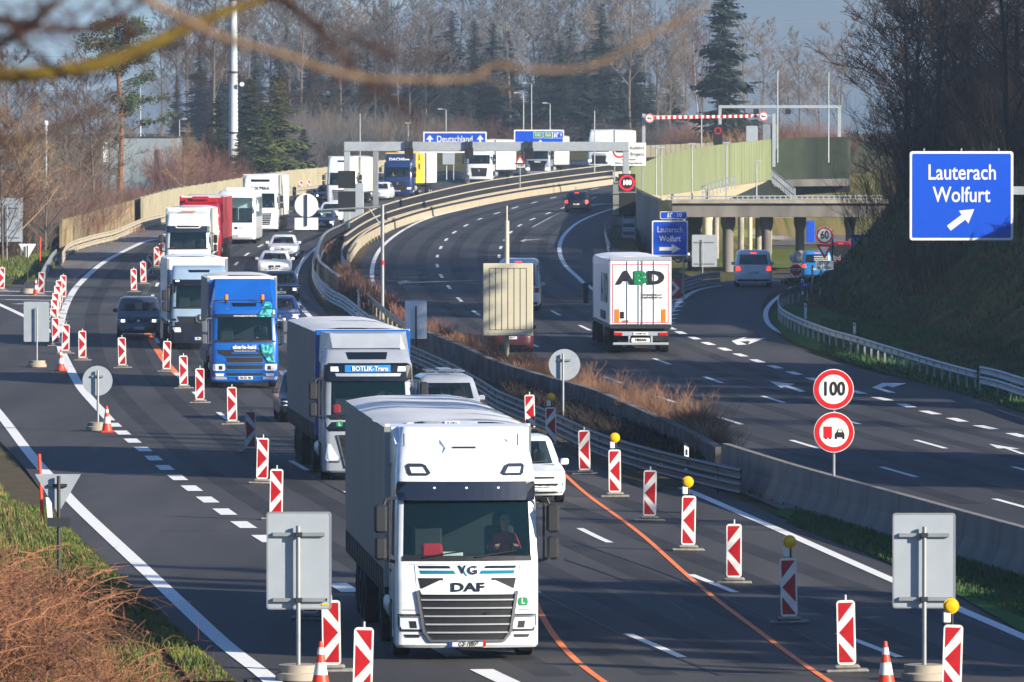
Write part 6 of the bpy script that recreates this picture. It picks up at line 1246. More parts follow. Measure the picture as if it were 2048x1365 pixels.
for x in (-1.1, 1.1): wheel(t, x, 2.6); wheel(t, x, 9.0)
boxpart(t, 'roof_hatch', (-.7, 1.6, 3.42), (.7, 2.6, 3.55), 'paint_white', .04); boxpart(t, 'air_conditioning', (-.9, 5, 3.42), (.9, 8, 3.62), 'paint_white', .05); boxpart(t, 'dashboard', (-1.1, .3, 1.2), (1.1, .7, 1.55), 'plastic_dark', .03)
for r_ in range(4):
    for x in (-.75, -.25, .3, .75): boxpart(t, 'seat', (x-.2, 2.0+r_, 1.3), (x+.2, 2.12+r_, 2.3), 'seat_dark', .03)
for sx in (-1, 1): mb = MB(); mb.tube([(sx*1.2, .35, 3.0), (sx*1.38, .0, 2.8), (sx*1.38, .0, 2.5)], .03, 6, 'sign_white'); mb.box((sx*1.38-.1, -.05, 2.1), (sx*1.38+.1, .08, 2.6), 'sign_white', .03); mb.build('mirror', parent=t)
def simple_truck(px, rz, label, cab, roof_h, side, top, y1, z1=4.0, grille='slats', visor=None, lettering=None, front='tarp_white', wst=2.66, low=False, lamps='lamp_glass', wide_slats='sign_back', plate_t=None, split=None):
    t = trk('truck', px, rz, label)
    roof = [(wst+.1, .31, 1.2, .17), (wst+.4, .42, 1.18, .18), (roof_h-.25, .8, 1.14, .22), (roof_h, 1.25, 1.08, .22)]
    V = truck_cab(t, cab, roof, 1.72, wst); trailer(t, 2.5, y1, side, top, front, z1=z1, axles=(y1-3.6, y1-2.3) if y1 > 9 else (y1-2,), strap=False)
    if visor: V.panel(t, 'sun_visor', [(wst-.02, -1.16, 1.16), (wst+.25, -1.16, 1.16)], visor, .06, .05, 14)
    V.panel(t, 'grille', [(.5, -.66, .66), (1.3, -.78, .78)], 'grille_dark', .012, .03)
    if grille == 'slats':
        for i in range(5): V.panel(t, 'grille_slat', [(.56+i*.15, -.7, .7), (.62+i*.15, -.7, .7)], wide_slats, .045, .04)
    V.panel(t, 'headlamp', [(.62, .80, 1.12), (.80, .80, 1.17)], lamps, .014, .03, 4, mirror=True)
    if lettering: V.words(t, lettering[0], lettering[1], 0, lettering[2], lettering[3], lettering[4] if len(lettering) > 4 else .03, bold=.03)
    mirror_arms(t, V, 1.65, 2.6); return t, V
t, V = simple_truck((520, 465), -.012, 'white lorry marked BOLTEKA on its forehead, behind the coach', 'paint_white', 3.9, 'tarp_cream', 'tarp_white', 16, lettering=('BOLTEKA', .30, 3.0, 'black'), visor=None)
V.panel(t, 'roof_window', [(3.45, -.62, .62), (3.62, -.64, .64)], 'dark_glass', .03, .03); V.panel(t, 'red_logo', [(2.9, -.75, -.6), (3.05, -.75, -.6)], 'sign_red', .03, .01, 2); V.panel(t, 'roof_lamp', [(3.05, .8, 1.0), (3.15, .9, 1.08)], 'lamp_glass', .02, .03, 3, mirror=True)
driver(t, .62, .9, 1.48, 'shirt_light', 'hair_dark', 'person driving the white BOLTEKA lorry')
t, V = simple_truck((684, 413), -.055, 'white lorry with pale cream trailer half hidden behind the dark gantry panels', 'paint_white', 3.95, 'tarp_cream', 'tarp_white', 16); V.panel(t, 'roof_window', [(3.5, -.4, .5), (3.65, -.4, .5)], 'paint_slate', .03, .03)
t, V = simple_truck((795, 394), -.095, 'blue fronted lorry with yellow box reading DACHSER', 'paint_darkblue', 2.95, 'tarp_yellow', 'tarp_yellow', 9.2, z1=3.75, grille=None, front='paint_darkblue', wst=2.5, lettering=None)
mb = MB(); mb.add([(-.95, .9, 2.75), (.95, .9, 2.75), (1.2, 2.4, 3.62), (-1.2, 2.4, 3.62), (-1.2, 2.45, 2.7), (1.2, 2.45, 2.7)], [(0, 1, 2, 3), (0, 3, 4), (1, 5, 2)], 'paint_darkblue'); mb.build('roof_deflector', parent=t)
text('DACHSER', .40, 'lettering', 'sign_white', t, (0, 1.50, 3.14), rot=(R(58), 0, 0), bold=.03, xs=1.0); text('DAC\nHSER', .75, 'lettering', 'paint_darkblue', t, (1.31, 5.0, 2.9), rot=(R(90), 0, R(90)), bold=.01); V.panel(t, 'star_badge', [(1.0, -.1, .1), (1.22, -.1, .1)], 'chrome', .03, .02, 3); plate(V, t, .5, 'KE 7312', 0, .5)
driver(t, -.5, 1.0, 1.25, 'lamp_yellow', 'hair_dark', 'person in a yellow vest in the cab of the DACHSER lorry')
q = trk('trailer', (830, 384), -.105, 'white box trailer pulled behind the yellow lorry', 'trailer', None); trailer(q, 1.5, 9.2, 'box_white', 'tarp_cream', 'box_white', axles=(4, 5.4), strap=False, tank=False, z1=4.0); q.location = Vector(wpt(t, 0, 9.3, 0))
t, V = simple_truck((958, 364), -.13, 'white lorry with dark star grille below the Deutschland sign', 'paint_white', 3.3, 'box_white', 'tarp_cream', 17, wst=2.5, grille=None, lamps='lamp_glass'); V.panel(t, 'star_badge', [(.95, -.1, .1), (1.15, -.1, .1)], 'chrome', .03, .02, 3); boxpart(t, 'roof_deflector', (-1.1, 1.2, 3.2), (1.1, 2.4, 3.85), 'paint_white', .15); driver(t, .1, 1.0, 1.25, 'shirt_red', 'hair_dark', 'person in red in the cab of the white lorry under the Deutschland sign')
t, V = simple_truck((1075, 353), -.15, 'steel blue MAN lorry with pale green box beneath the E43 sign', 'paint_steel', 3.1, 'tarp_cream', 'tarp_cream', 13, wst=2.6, grille=None, lettering=('MAN', .26, 1.40, 'sign_white', .03), lamps='lamp_on'); boxpart(t, 'roof_deflector', (-1.1, 1.2, 3.05), (1.1, 2.4, 3.7), 'paint_steel', .12)
V.panel(t, 'dark_face', [(.9, -.6, .6), (1.3, -.9, .9), (1.52, -.95, .95)], 'black_gloss', .02, .02)
t, V = simple_truck((1198, 336), -.17, 'farthest lorry with dark slatted grille and white roof, left of the ban board', 'paint_white', 3.9, 'tarp_rust' if 'tarp_rust' in MATS else 'tarp_cream', 'tarp_white', 17, wide_slats='plastic_dark', lamps='lamp_on'); V.panel(t, 'dark_face', [(.4, -.9, .9), (1.7, -1.0, 1.0)], 'paint_slate', .011, .02)
for i in range(4): V.panel(t, 'grille_slat', [(.8+i*.2, -.7, .7), (.86+i*.2, -.7, .7)], 'black', .04, .03)
# ---- outgoing box truck seen from behind
R0 = G(1281, 708); t = thing('truck', 'white box truck with black and green ABD lettering, driving away on the right lanes', 'truck', R0, .037)
trailer(t, 0, 13.6, 'box_white', 'box_white', 'box_white', z0=1.2, axles=(1.9, 3.2, 4.5), strap=False, tank=False, cornerm='sign_back')
mb = MB(); mb.box((-1.25, -.03, 1.22), (-.012, .0, 3.82), 'box_white', .01); mb.box((.012, -.03, 1.22), (1.25, .0, 3.82), 'box_white', .01); mb.build('rear_door', parent=t)
mb = MB()
for a, b in (((-1.16, 1.27), (1.16, 1.30)), ((-1.16, 3.68), (1.16, 3.71)), ((-1.16, 1.27), (-1.13, 3.71)), ((1.13, 1.27), (1.16, 3.71))): mb.box((a[0], -.04, a[1]), (b[0], -.034, b[1]))
mb.build('red_outline', 'sign_red', t); mb = MB()
for x in (-.55, -.08, .08, .55): mb.tube([(x, -.05, 1.2), (x, -.05, 3.82)], .016, 6)
mb.build('locking_bar', 'sign_back', t)
text('A', .72, 'lettering', 'black', t, (-.62, -.075, 3.12), bold=.05, xs=1.35); text('B', .72, 'lettering', 'sign_green', t, (-.02, -.078, 3.12), bold=.05, xs=1.3); text('D', .72, 'lettering', 'black', t, (.62, -.075, 3.12), bold=.05, xs=1.35)
text('www.abdlogistik.com', .10, 'lettering', 'black', t, (.5, -.075, 2.45), bold=.02); text('info@abdlogistik.com', .10, 'lettering', 'black', t, (.5, -.075, 2.34), bold=.02); text('TIRSAN', .09, 'lettering', 'black', t, (-.6, -.075, 1.36), bold=.01)
for x0, x1 in ((-1.06, -.88), (.86, 1.04)): boxpart(t, 'orange_marker', (x0, -.05, 1.32), (x1, -.035, 1.84), 'indicator_orange')
boxpart(t, 'dark_plate', (-.84, -.05, 1.46), (-.68, -.035, 1.74), 'black'); boxpart(t, 'roof_frame', (-1.27, -.05, 3.83), (1.27, .02, 4.0), 'sign_back', .01)
boxpart(t, 'rear_frame', (-1.27, -.06, 1.04), (1.27, .1, 1.2), 'plastic_dark', .01); boxpart(t, 'bumper', (-1.15, -.1, .36), (1.15, .0, .47), 'sign_back', .02); boxpart(t, 'light_beam', (-1.1, -.08, .74), (1.1, .02, .92), 'sign_back', .01)
for x0, x1 in ((-1.1, -.75), (.75, 1.1)): boxpart(t, 'tail_lamp', (x0, -.12, .76), (x1, -.085, .88), 'tail_red', .01)
boxpart(t, 'number_plate', (-.3, -.11, .77), (.3, -.085, .89), 'plate_white'); text('34 KBR 623', .09, 'lettering', 'black', t, (0, -.115, .83), bold=.01)
boxpart(t, 'maker_plate', (-.38, -.12, .47), (.38, -.10, .66), 'sign_white', .02); text('TIRSAN', .15, 'lettering', 'black', t, (0, -.13, .57), bold=.02, xs=.95)
mb = MB(); mb.box((-.5, -.06, .45), (-.42, .02, .76), 'sign_back'); mb.box((.42, -.06, .45), (.5, .02, .76), 'sign_back'); mb.build('bumper_bracket', parent=t)
boxpart(t, 'underrun_shade', (-1.0, 1.0, .5), (1.0, 12, 1.0), 'plastic_dark'); text('A', 1.7, 'lettering', 'noise_wall_dark', t, (-1.30, 6, 2.6), rot=(R(90), 0, R(-90)), bold=.02, xs=1.5); text('B', 1.7, 'lettering', 'sign_green', t, (-1.30, 4.0, 2.6), rot=(R(90), 0, R(-90)), bold=.02, xs=1.2); text('D', 1.7, 'lettering', 'noise_wall_dark', t, (-1.30, 2.1, 2.6), rot=(R(90), 0, R(-90)), bold=.02, xs=1.3); text('ABD LOGISTIK', .5, 'lettering', 'black', t, (-1.30, 5, 1.5), rot=(R(90), 0, R(-90)), bold=.02, xs=1.3)  # dark box under the trailer stands in for the shade there
boxpart(t, 'cab', (-1.2, 14.0, 1.0), (1.2, 16.1, 3.9), 'paint_white', .15)
for sx in (-1, 1): mb = MB(); mb.tube([(sx*1.2, 15.6, 2.6), (sx*1.45, 15.7, 2.6)], .03, 6, 'black'); mb.box((sx*1.52-.12, 15.6, 1.75), (sx*1.52+.12, 15.8, 2.65), 'plastic_dark', .04); mb.build('mirror', parent=t)
for x in (-1.1, 1.1): wheel(t, x, 14.9); wheel(t, x, 11.6)
# ------------------------------------------------------------ cars
def car(px, rz, label, col, L=4.4, w=.9, H=1.46, kind='hatch', cat='car', away=False, lights='lamp_on', face='two', group='cars in the queue', z=None, loc=None, ground=.0, brake=False, name='car', plate_t=None, rails=False):
    p = Vector(loc) if loc else G(*px)
    t = thing(name, label, cat, p, rz+(math.pi if away else 0), group)
    if away: c, s = math.cos(rz), math.sin(rz); t.location = p+Vector((-s, c, 0))*L
    if kind == 'van':
        R_ = [(.24, .1, L-.05, w-.05, .16, .1, .04), (.36, .0, L, w, .2, .14, .04), (.72, .0, L, w, .2, .16, .04), (.95, .12, L, w, .2, .16, .04), (1.12, .55, L, w, .2, .2, .04), (1.2, .72, L, w, .2, .2, .04), (H-.22, 1.42, L-.08, w-.1, .16, .16, .04), (H-.08, 1.62, L-.12, w-.15, .2, .14, .04), (H, 1.95, L-.25, w-.3, .2, .1, .04)]; gb = 5
    else:
        ye = L-.35 if kind == 'hatch' else L-1.05
        R_ = [(.20, .14, L-.12, w-.07, .2, .12, .06), (.34, .0, L, w-.01, .24, .2, .08), (.62, .0, L, w, .26, .22, .08), (.78, .12, L-.02, w, .28, .24, .08), (.86, .5, L-.03, w-.02, .26, .26, .1), (.95, 1.05, L-.05 if kind == 'hatch' else L-.1, w-.04, .2, .3, .1), (H-.13, 1.75, ye-.18, w-.2, .16, .2, .1), (H-.04, 1.98, ye-.42, w-.26, .18, .16, .08), (H, 2.25, ye-.7, w-.38, .2, .1, .06)]; gb = 5
    V = Body(R_, sf=[0, .03, .36, .40, .70, .74, .96, 1])
    def cls(k, a, c):
        if k == gb:
            if a[0] == 'f' and c[0] == 'f' : return 'windscreen'
            if a[0] == 'r' and c[0] == 'r': return 'rear_window'
            if a in ('s1', 's3', 's5', 'S2', 'S4', 'S6'): return 'side_window'
        return 'body'
    V.build(t, col, cls, 'dark_glass' if away else 'car_glass')
    for y in (.78 if kind != 'van' else .85, L-.85):
        for x in (-w+.12, w-.12): wheel(t, x, y, .33, .22)
    boxpart(t, 'dashboard', (-w+.18, .95 if kind != 'van' else .8, .7), (w-.18, 1.35, .93 if kind != 'van' else 1.15), 'plastic_dark', .04)
    for x in (-.38, .38): boxpart(t, 'seat', (x-.22, 2.2, .5), (x+.22, 2.35, 1.2 if kind != 'van' else 1.5), 'seat_dark', .04)
    if not away:
        hz = .62 if kind != 'van' else .78
        V.panel(t, 'headlamp', [(hz-.07, w-.42, w-.12), (hz+.08, w-.38, w-.03)], 'lamp_glass', .012, .03, 4, mirror=True)
        if lights: V.panel(t, 'lamp_core', [(hz-.045, w-.34, w-.2), (hz+.05, w-.34, w-.2)], lights, .018, .02, 3, mirror=True)
        if face == 'kidney':
            for sx in (-1, 1): V.panel(t, 'kidney_grille', [(.50, sx*.05, sx*.30), (.56, sx*.03, sx*.34), (.66, sx*.06, sx*.32)], 'grille_dark', .015, .02, 4)
        elif face == 'bar': V.panel(t, 'lamp_bar', [(hz-.0, -w+.3, w-.3), (hz+.05, -w+.3, w-.3)], 'plastic_dark', .012, .02)
        else: V.panel(t, 'grille', [(hz-.07, -.42, .42), (hz+.06, -.5, .5)], 'grille_dark', .012, .02)
        if face != 'kidney': V.panel(t, 'badge', [(hz-.05, -.06, .06), (hz+.05, -.06, .06)], 'chrome', .025, .02, 2)
        V.panel(t, 'air_intake', [(.26, -.5, .5), (.42, -.58, .58)], 'grille_dark', .012, .02)
        if plate_t is not False: plate(V, t, .47 if face != 'bar' else .4, plate_t or 'B 428 K', 0, .5, .03)
        mb = MB(); yy = V.F(0, R_[5][0]); 
        for x0 in (-.5, .1): mb.tube([(x0, V.F(x0, R_[5][0]+.03)-.02, R_[5][0]+.03), (x0+.5, V.F(x0+.5, R_[5][0]+.07)-.02, R_[5][0]+.07)], .01, 4, 'black')
        mb.build('wiper', parent=t)
    else:
        hz = .82 if kind != 'van' else 1.0
        V.panel(t, 'tail_lamp', [(hz-.12, w-.28, w-.04), (hz+.1, w-.24, w-.06)], 'tail_on' if brake else 'tail_red', .014, .03, 3, rear=True, mirror=True)
        V.panel(t, 'brake_lamp', [(H-.16, -.16, .16), (H-.12, -.16, .16)], 'tail_on', .02, .02, 3, rear=True)
        plate(V, t, .62 if kind != 'van' else .78, plate_t or 'B 731 T', 0, .5, .03, True); V.panel(t, 'rear_bumper', [(.32, -w+.12, w-.12), (.42, -w+.12, w-.12)], 'plastic_dark', .03, .04, rear=True)
    for sx in (-1, 1): x = sx*(w+.07); ym = 1.3 if kind != 'van' else 1.15; zm = .98 if kind != 'van' else 1.2; boxpart(t, 'mirror', (x-.1, ym, zm-.07), (x+.1, ym+.14, zm+.09), col if col in ('paint_white', 'paint_silver') else 'plastic_dark', .03)
    if rails:
        mb = MB()
        for sx in (-1, 1): mb.tube([(sx*(w-.3), 2.4, H+.07), (sx*(w-.3), L-.9, H+.07)], .03, 6)
        for y in (2.6, L-1.4): mb.tube([(-w+.2, y, H+.1), (w-.2, y, H+.1)], .03, 6)
        mb.build('roof_rack', 'chrome', t)
    return t, V
t, V = car((277, 678), .05, 'dark blue grey compact van with lit headlights, left of the dark fronted truck', 'paint_slate', 4.4, .95, 1.78, 'van', 'van', name='van', plate_t='GR 545 DU'); driver(t, .36, 1.85, .72, 'shirt_dark', 'hair_dark', 'person driving the dark blue grey compact van')
t, V = car((903, 878), .09, 'silver van with a roof rack behind the big white truck', 'paint_silver', 4.6, .95, 1.88, 'van', 'van', name='van'); mb = MB()
for sx in (-1, 1): mb.tube([(sx*.3, 2.2, 1.98), (sx*.3, 4.0, 1.98)], .035, 6)
for y in (2.4, 3.6): mb.tube([(-.6, y, 2.0), (.6, y, 2.0)], .03, 6)
mb.box((-.2, 2.3, 2.0), (.2, 3.8, 2.06)); mb.build('roof_rack', 'chrome', t)
t, V = car((1058, 1008), .09, 'white car with dark mesh grille half hidden behind the big white truck', 'paint_white', 4.5, .95, 1.62, 'hatch', face='bar', lights=None, plate_t=False); V.panel(t, 'mesh_grille', [(.26, -.6, .85), (.5, -.7, .88)], 'grille_dark', .02, .02); V.panel(t, 'bumper_trim', [(.30, .2, .65), (.36, .3, .8)], 'paint_white', .04, .02); driver(t, .38, 2.0, .42, 'shirt_dark', 'hair_dark', 'person raising a hand in the white car beside the big truck')
car((617, 846), .09, 'black car peeking out behind the trailer of the silver truck', 'paint_black', 4.4, .92, 1.6, lights=None)
t, V = car((565, 519), .0, 'white car with black nose, farther of two pale cars right of the coach', 'paint_white', 4.1, .9, 1.45, plate_t='KB 221'); driver(t, .38, 2.0, .36, 'shirt_light', 'hair_dark', 'person driving the farther white car')
t, V = car((549, 554), .02, 'pale car with a twin kidney grille, behind the roof of the blue truck', 'paint_white', 4.4, .92, 1.42, face='kidney', plate_t='M DX 88'); driver(t, .38, 2.0, .34, 'shirt_dark', 'hair_dark', 'person driving the pale car with the kidney grille')
t, V = car((562, 604), .05, 'black car with orange lit headlight right of the blue truck cab top', 'paint_black', 4.4, .95, 1.5); driver(t, .38, 2.0, .38, 'shirt_dark', 'hair_dark', 'person driving the black car beside the blue truck')
t, V = car((560, 660), .06, 'dark blue car beside the right mirror of the blue truck', 'paint_darkblue', 4.4, .95, 1.5); driver(t, .38, 2.0, .38, 'shirt_light', 'hair_dark', 'person driving the dark blue car')
car((643, 463), -.03, 'dark grey car just behind the round white sign back', 'paint_slate', 4.6, .92, 1.45); car((660, 446), -.04, 'white car following the dark grey car near the gantry post', 'paint_white', 4.4, .9, 1.48)
car((650, 407), -.06, 'dark car left of the pale lorry behind the guide boards', 'paint_night', 4.4, .9, 1.48); car((757, 401), -.09, 'silver white car between the cream lorry and the blue fronted lorry', 'paint_white', 4.4, .9, 1.5)
car((748, 381), -.1, 'dark car mostly hidden beside the blue fronted lorry', 'paint_black', 4.4, .9, 1.48)
# right lanes, driving away
RG2 = 'vehicles driving away in the right lanes'
car((1153, 425), -.05, 'black car with red tail lights alone at the top of the right lanes', 'paint_black', 4.4, .93, 1.62, away=True, brake=True, group=RG2)
t, V = car((1037, 622), -.02, 'white delivery van half hidden behind the beige panel box', 'paint_white', 5.8, 1.03, 2.5, 'van', 'van', True, group=RG2, name='van'); mb = MB()
mb.tube([(.55, 5.85, 1.2), (.55, 5.75, 2.2)], .02, 6); mb.tube([(-.9, 5.88, 1.2), (-.9, 5.75, 2.2)], .02, 6); mb.build('ladder', 'plastic_dark', t)
car((1024, 706), .03, 'dark red car whose rear shows below the beige panel box', 'paint_wine', 4.4, .92, 1.45, away=True, group=RG2)
t, V = car((1507, 575), -.02, 'white passenger van with lit tail lights on the exit road', 'paint_white', 5.0, .97, 1.95, 'van', 'van', True, group='vehicles on the exit road', name='van', brake=True, plate_t='LG 512 B')
t, V = car(None, 0, 'blue van with striped rear window waiting at the STOP sign', 'paint_teal', 5.0, .97, 1.95, 'van', 'van', True, group='vehicles on the exit road', name='van', brake=True, loc=(P(1634, 563, 452).x, 452, .55)); 
for z in (1.35, 1.47, 1.59): V.panel(t, 'window_stripe', [(z, -.85, .2), (z+.035, -.85, .2)], 'sign_white', .02, .02, rear=True)
t, V = car(None, -.5, 'red parcel van marked dpd standing beside the blue van', 'paint_crimson', 5.6, 1.0, 2.3, 'van', 'van', True, group='vehicles on the exit road', name='van', brake=True, loc=(P(1680, 563, 470).x, 470, .6)); V.words(t, 'dpd', .5, .3, 1.2, 'sign_white', .04, True, bold=.02)
q = P(1655, 458, 690); car(None, 1.0, 'small sky blue car far away under the bridge beside the 60 sign', 'paint_sky', 3.9, .85, 1.5, away=True, group=None, loc=(q.x, 690, TZ(q.x, 690)))
q = P(1375, 470, 560); car(None, 1.3, 'dark car roof seen behind the exit 10 sign under the bridge', 'paint_night', 4.4, .9, 1.5, group=None, loc=(P(1385, 470, 480).x, 480, 1.3))
# ------------------------------------------------------------ guide boards and cones
mat('board_white', (222, 222, 214), rough=.4, var=.12, scale=4); mat('board_red', (168, 16, 22), rough=.4, var=.25, scale=4); mat('base_grey', (126, 122, 116), rough=.9, var=.25, scale=6)
def make_board(sgn, lamp):
    t = thing('guide_board', 'x', 'guide board', (0, 0, 0)); w, z0, z1 = .125, .17, 1.17; zc = (z0+z1)/2
    sheet(t, 'frame', rrect(.31, 1.08, .06, 0, zc), 'board_white', .0, .045); f = lambda pts: [(sgn*x, z) for x, z in pts]
    def red(pts): p = f(pts); p = p if sgn > 0 else p[::-1]; return sheet(t, 'red_field', p, 'board_red', -.046, .004)
    red([(-w, zc-.27), (w*.95, zc), (-w, zc+.27)]); red([(w, z1), (-w, z1), (-w+.02, z1-.03), (w, z1-.33)][::-1]); red([(-w, z0), (w, z0), (w, z0+.33), (-w+.02, z0+.03)])
    mb = MB(); mb.tube([(0, .0, 1.2), (0, 0, 1.30)], .02, 8, 'steel_pale')
    if not lamp or sgn > 0:
        mb.build('handle', parent=t)
    mb = MB(); mb.box((-.36, -.16, .0), (.36, .2, .055), 'base_grey', .02); mb.box((-.22, -.12, .056), (.22, .16, .13), 'base_grey', .03); mb.build('foot', parent=t)
    if lamp:
        l = thing('warning_lamp', 'x', 'lamp', (0, 0, 0)); mb = MB(); mb.tube([(0, -.035, 1.51), (0, .035, 1.51)], .125, 24); a = mb.build('rim', 'lamp_yellow', l, smooth=True)
        mb = MB(); mb.tube([(0, -.09, 1.51), (0, -.075, 1.51), (0, -.036, 1.51)], [.05, .09, .105], 24); mb.build('lens', 'lamp_yellow', l, smooth=True); boxpart(l, 'battery_box', (-.13, -.04, 1.24), (-.01, .05, 1.42), 'sign_white', .015); mb = MB(); mb.tube([(.02, 0, 1.2), (.02, 0, 1.42)], .018, 8); mb.build('socket', 'plastic_dark', l)
        return t, l
    return t, None
BD, _ = make_board(1, False); BL, LM = make_board(-1, True); BN, _ = make_board(-1, False)
protos = {}
def put(o, loc, rz, label, group, used=set()):
    if o.name in used: q = copy_tree(o)
    else: q = o; used.add(o.name)
    q.location = loc; q.rotation_euler = (0, 0, rz); q['label'] = label; q['group'] = group; q.rotation_euler = (rnd.uniform(-.03, .03), rnd.uniform(-.03, .03), rz) if 'lamp' not in group else (0, 0, rz); return q
RB, LB_ = 'guide boards with arrows to the left', 'guide boards with arrows to the right'
right = [(1902, 1402, 1), (1694, 1345, 0), (1579, 1247, 1), (1468, 1168, 0), (1376, 1102, 1), (1299, 1043, 0), (1230, 995, 1), (1170, 950, 0), (1102, 897, 1), (1061, 868, 0)]
for i, (x, y, l) in enumerate(right):
    b = G(x, y); put(BL if l else BN, b, rnd.uniform(-.05, .05), 'red and white guide board pointing left, %s from the near end of the right row' % ordinal(i), RB)
    if l: put(LM, b, 0, 'yellow round warning lamp, %s from the near end of its row' % ordinal(i//2), 'yellow warning lamps')
left = [(724, 1408, 'nearest guide board beside the cone left of the white truck'), (664, 1345, 'guide board just right of the big sign back at the bottom'), (620, 1240, 'guide board whose foot shows under the big sign back'), (552, 1040, 'guide board half hidden behind the big sign back'), (524, 968, 'guide board left of the silver truck wheels, in the sun'), (502, 905, 'guide board in the tree shadow beside the silver truck'), (465, 850, 'guide board below and left of the blue truck'), (400, 807, 'guide board left of the blue truck front wheel'), (368, 778, 'guide board nearest the blue truck on its left'), (333, 745, 'guide board at the end of the orange line'), (245, 737, 'guide board standing alone below the dark compact van'), (165, 722, 'guide board right of the cone with no neighbours'), (131, 708, 'guide board directly above the cone by the curved line'), (112, 693, 'frontmost guide board of the dense column at the curved line'), (109, 672, 'second guide board of the dense column at the curved line'), (110, 652, 'third guide board of the dense column'), (112, 638, 'fourth guide board of the dense column'), (115, 622, 'fifth guide board of the dense column'), (119, 610, 'sixth guide board of the dense column'), (126, 599, 'farthest guide board of the dense column'), (82, 592, 'guide board next to the cone behind the white triangle sign'), (3, 582, 'guide board cut by the left border of the photo'), (268, 585, 'guide board above the roof of the dark compact van'), (287, 569, 'shaded guide board left of the white truck mirror'), (300, 555, 'guide board beside the white truck, second of three'), (313, 537, 'guide board beside the white truck, uppermost free one'), (324, 527, 'guide board partly behind the mirror of the white truck'), (589, 404, 'far guide board right of the BOLTEKA lorry, nearest of four'), (602, 391, 'far guide board in the middle of four above the round sign'), (617, 389, 'far guide board above the right edge of the round white sign'), (633, 384, 'far guide board just left of the pale lorry')]
for x, y, lb in left: put(BD, G(x, y), rnd.uniform(-.06, .06) if y > 600 else .1, lb, LB_)
def make_cone():
    t = thing('traffic_cone', 'x', 'traffic cone', (0, 0, 0)); mb = MB(); n = 20
    mb.tube([(0, 0, .04), (0, 0, .26)], [.15, .105], n, 'cone_orange'); mb.tube([(0, 0, .44), (0, 0, .56)], [.075, .055], n, 'cone_orange'); mb.tube([(0, 0, .66), (0, 0, .75)], [.04, .025], n, 'cone_orange'); mb.build('cone', parent=t, smooth=True)
    mb = MB(); mb.tube([(0, 0, .26), (0, 0, .44)], [.106, .076], n); mb.build('white_band', 'board_white', t, smooth=True); mb = MB(); mb.tube([(0, 0, .56), (0, 0, .66)], [.056, .041], n); mb.build('white_band', 'board_white', t, smooth=True); boxpart(t, 'base', (-.19, -.19, 0), (.19, .19, .045), 'cone_orange', .015); return t
CN = make_cone()
for x, y, lb in [(641, 1385, 'orange and white cone beside the big sign back at the bottom'), (1773, 1385, 'orange and white cone at the bottom between guide board and sign back'), (214, 865, 'orange cone leaning against the base of the round sign back'), (122, 742, 'orange cone on the curved white line'), (72, 590, 'small cone beside the white triangle sign')]: 
    o = put(CN, G(x, y), rnd.uniform(0, 1), lb, 'traffic cones'); o.scale = (1.1, 1.1, 1.1)
# ------------------------------------------------------------ plants of the verges and the median
mat('straw', (146, 110, 82), rough=1, scale=.5, col2=(84, 58, 46), thr=(.35, .65)); mat('blade_green', (112, 120, 48), rough=.9, scale=.5, col2=(58, 78, 26), thr=(.35, .65)); mat('blade_shade', (56, 100, 44), rough=.9, scale=.8, col2=(60, 66, 34))  # blade_shade is the shaded copy of blade_green
mat('cane', (158, 106, 74), rough=.9, scale=1.2, col2=(70, 44, 32), thr=(.35, .65)); mat('leaf_litter', (112, 78, 46), rough=1, scale=3, col2=(70, 58, 30))
def blades(name, pts_fn, n, h, m, wd=.02, lean=.35, kind='stuff', segs=2):
    mb = MB(); v = []; f = []
    for i in range(n):
        p, k = pts_fn(); hh = h*rnd.uniform(.4, 1.15)*k; a = rnd.uniform(0, 6.283); l = rnd.uniform(.1, 1)*lean*hh; d = Vector((math.cos(a), math.sin(a), 0)); s = Vector((-d.y, d.x, 0))*wd*rnd.uniform(.6, 1.4); q = len(v)
        m1 = p+d*l*.35+Vector((0, 0, hh*.6)); v += [p-s, p+s, m1+s*.7, m1-s*.7, p+d*l+Vector((0, 0, hh*(.95-.2*rnd.random())))]; f += [(q, q+1, q+2, q+3), (q+3, q+2, q+4)]
    mb.add(v, f, m); return tag(mb.build(name), kind=kind)
def between(A, B, hgt=lambda t, u: 1, z=0):
    A, B = smoothpath([G(*p) for p in A], 6), smoothpath([G(*p) for p in B], 6); n = len(A)-1
    W_ = [(A[i+1]-A[i]).length*max(.3, (A[i]-B[i]).length) for i in range(n)]; S_ = sum(W_); cum = []; c = 0
    for w in W_: c += w/S_; cum.append(c)
    def fn():
        r = rnd.random(); i = next((k for k, c in enumerate(cum) if r <= c), n-1); t = rnd.random(); u = rnd.random(); p = A[i].lerp(A[i+1], t).lerp(B[i].lerp(B[i+1], t), u)
        return Vector((p.x, p.y, TZ(p.x, p.y)+mound(p.x, p.y)+z)), hgt((i+t)/n, u)
    return fn
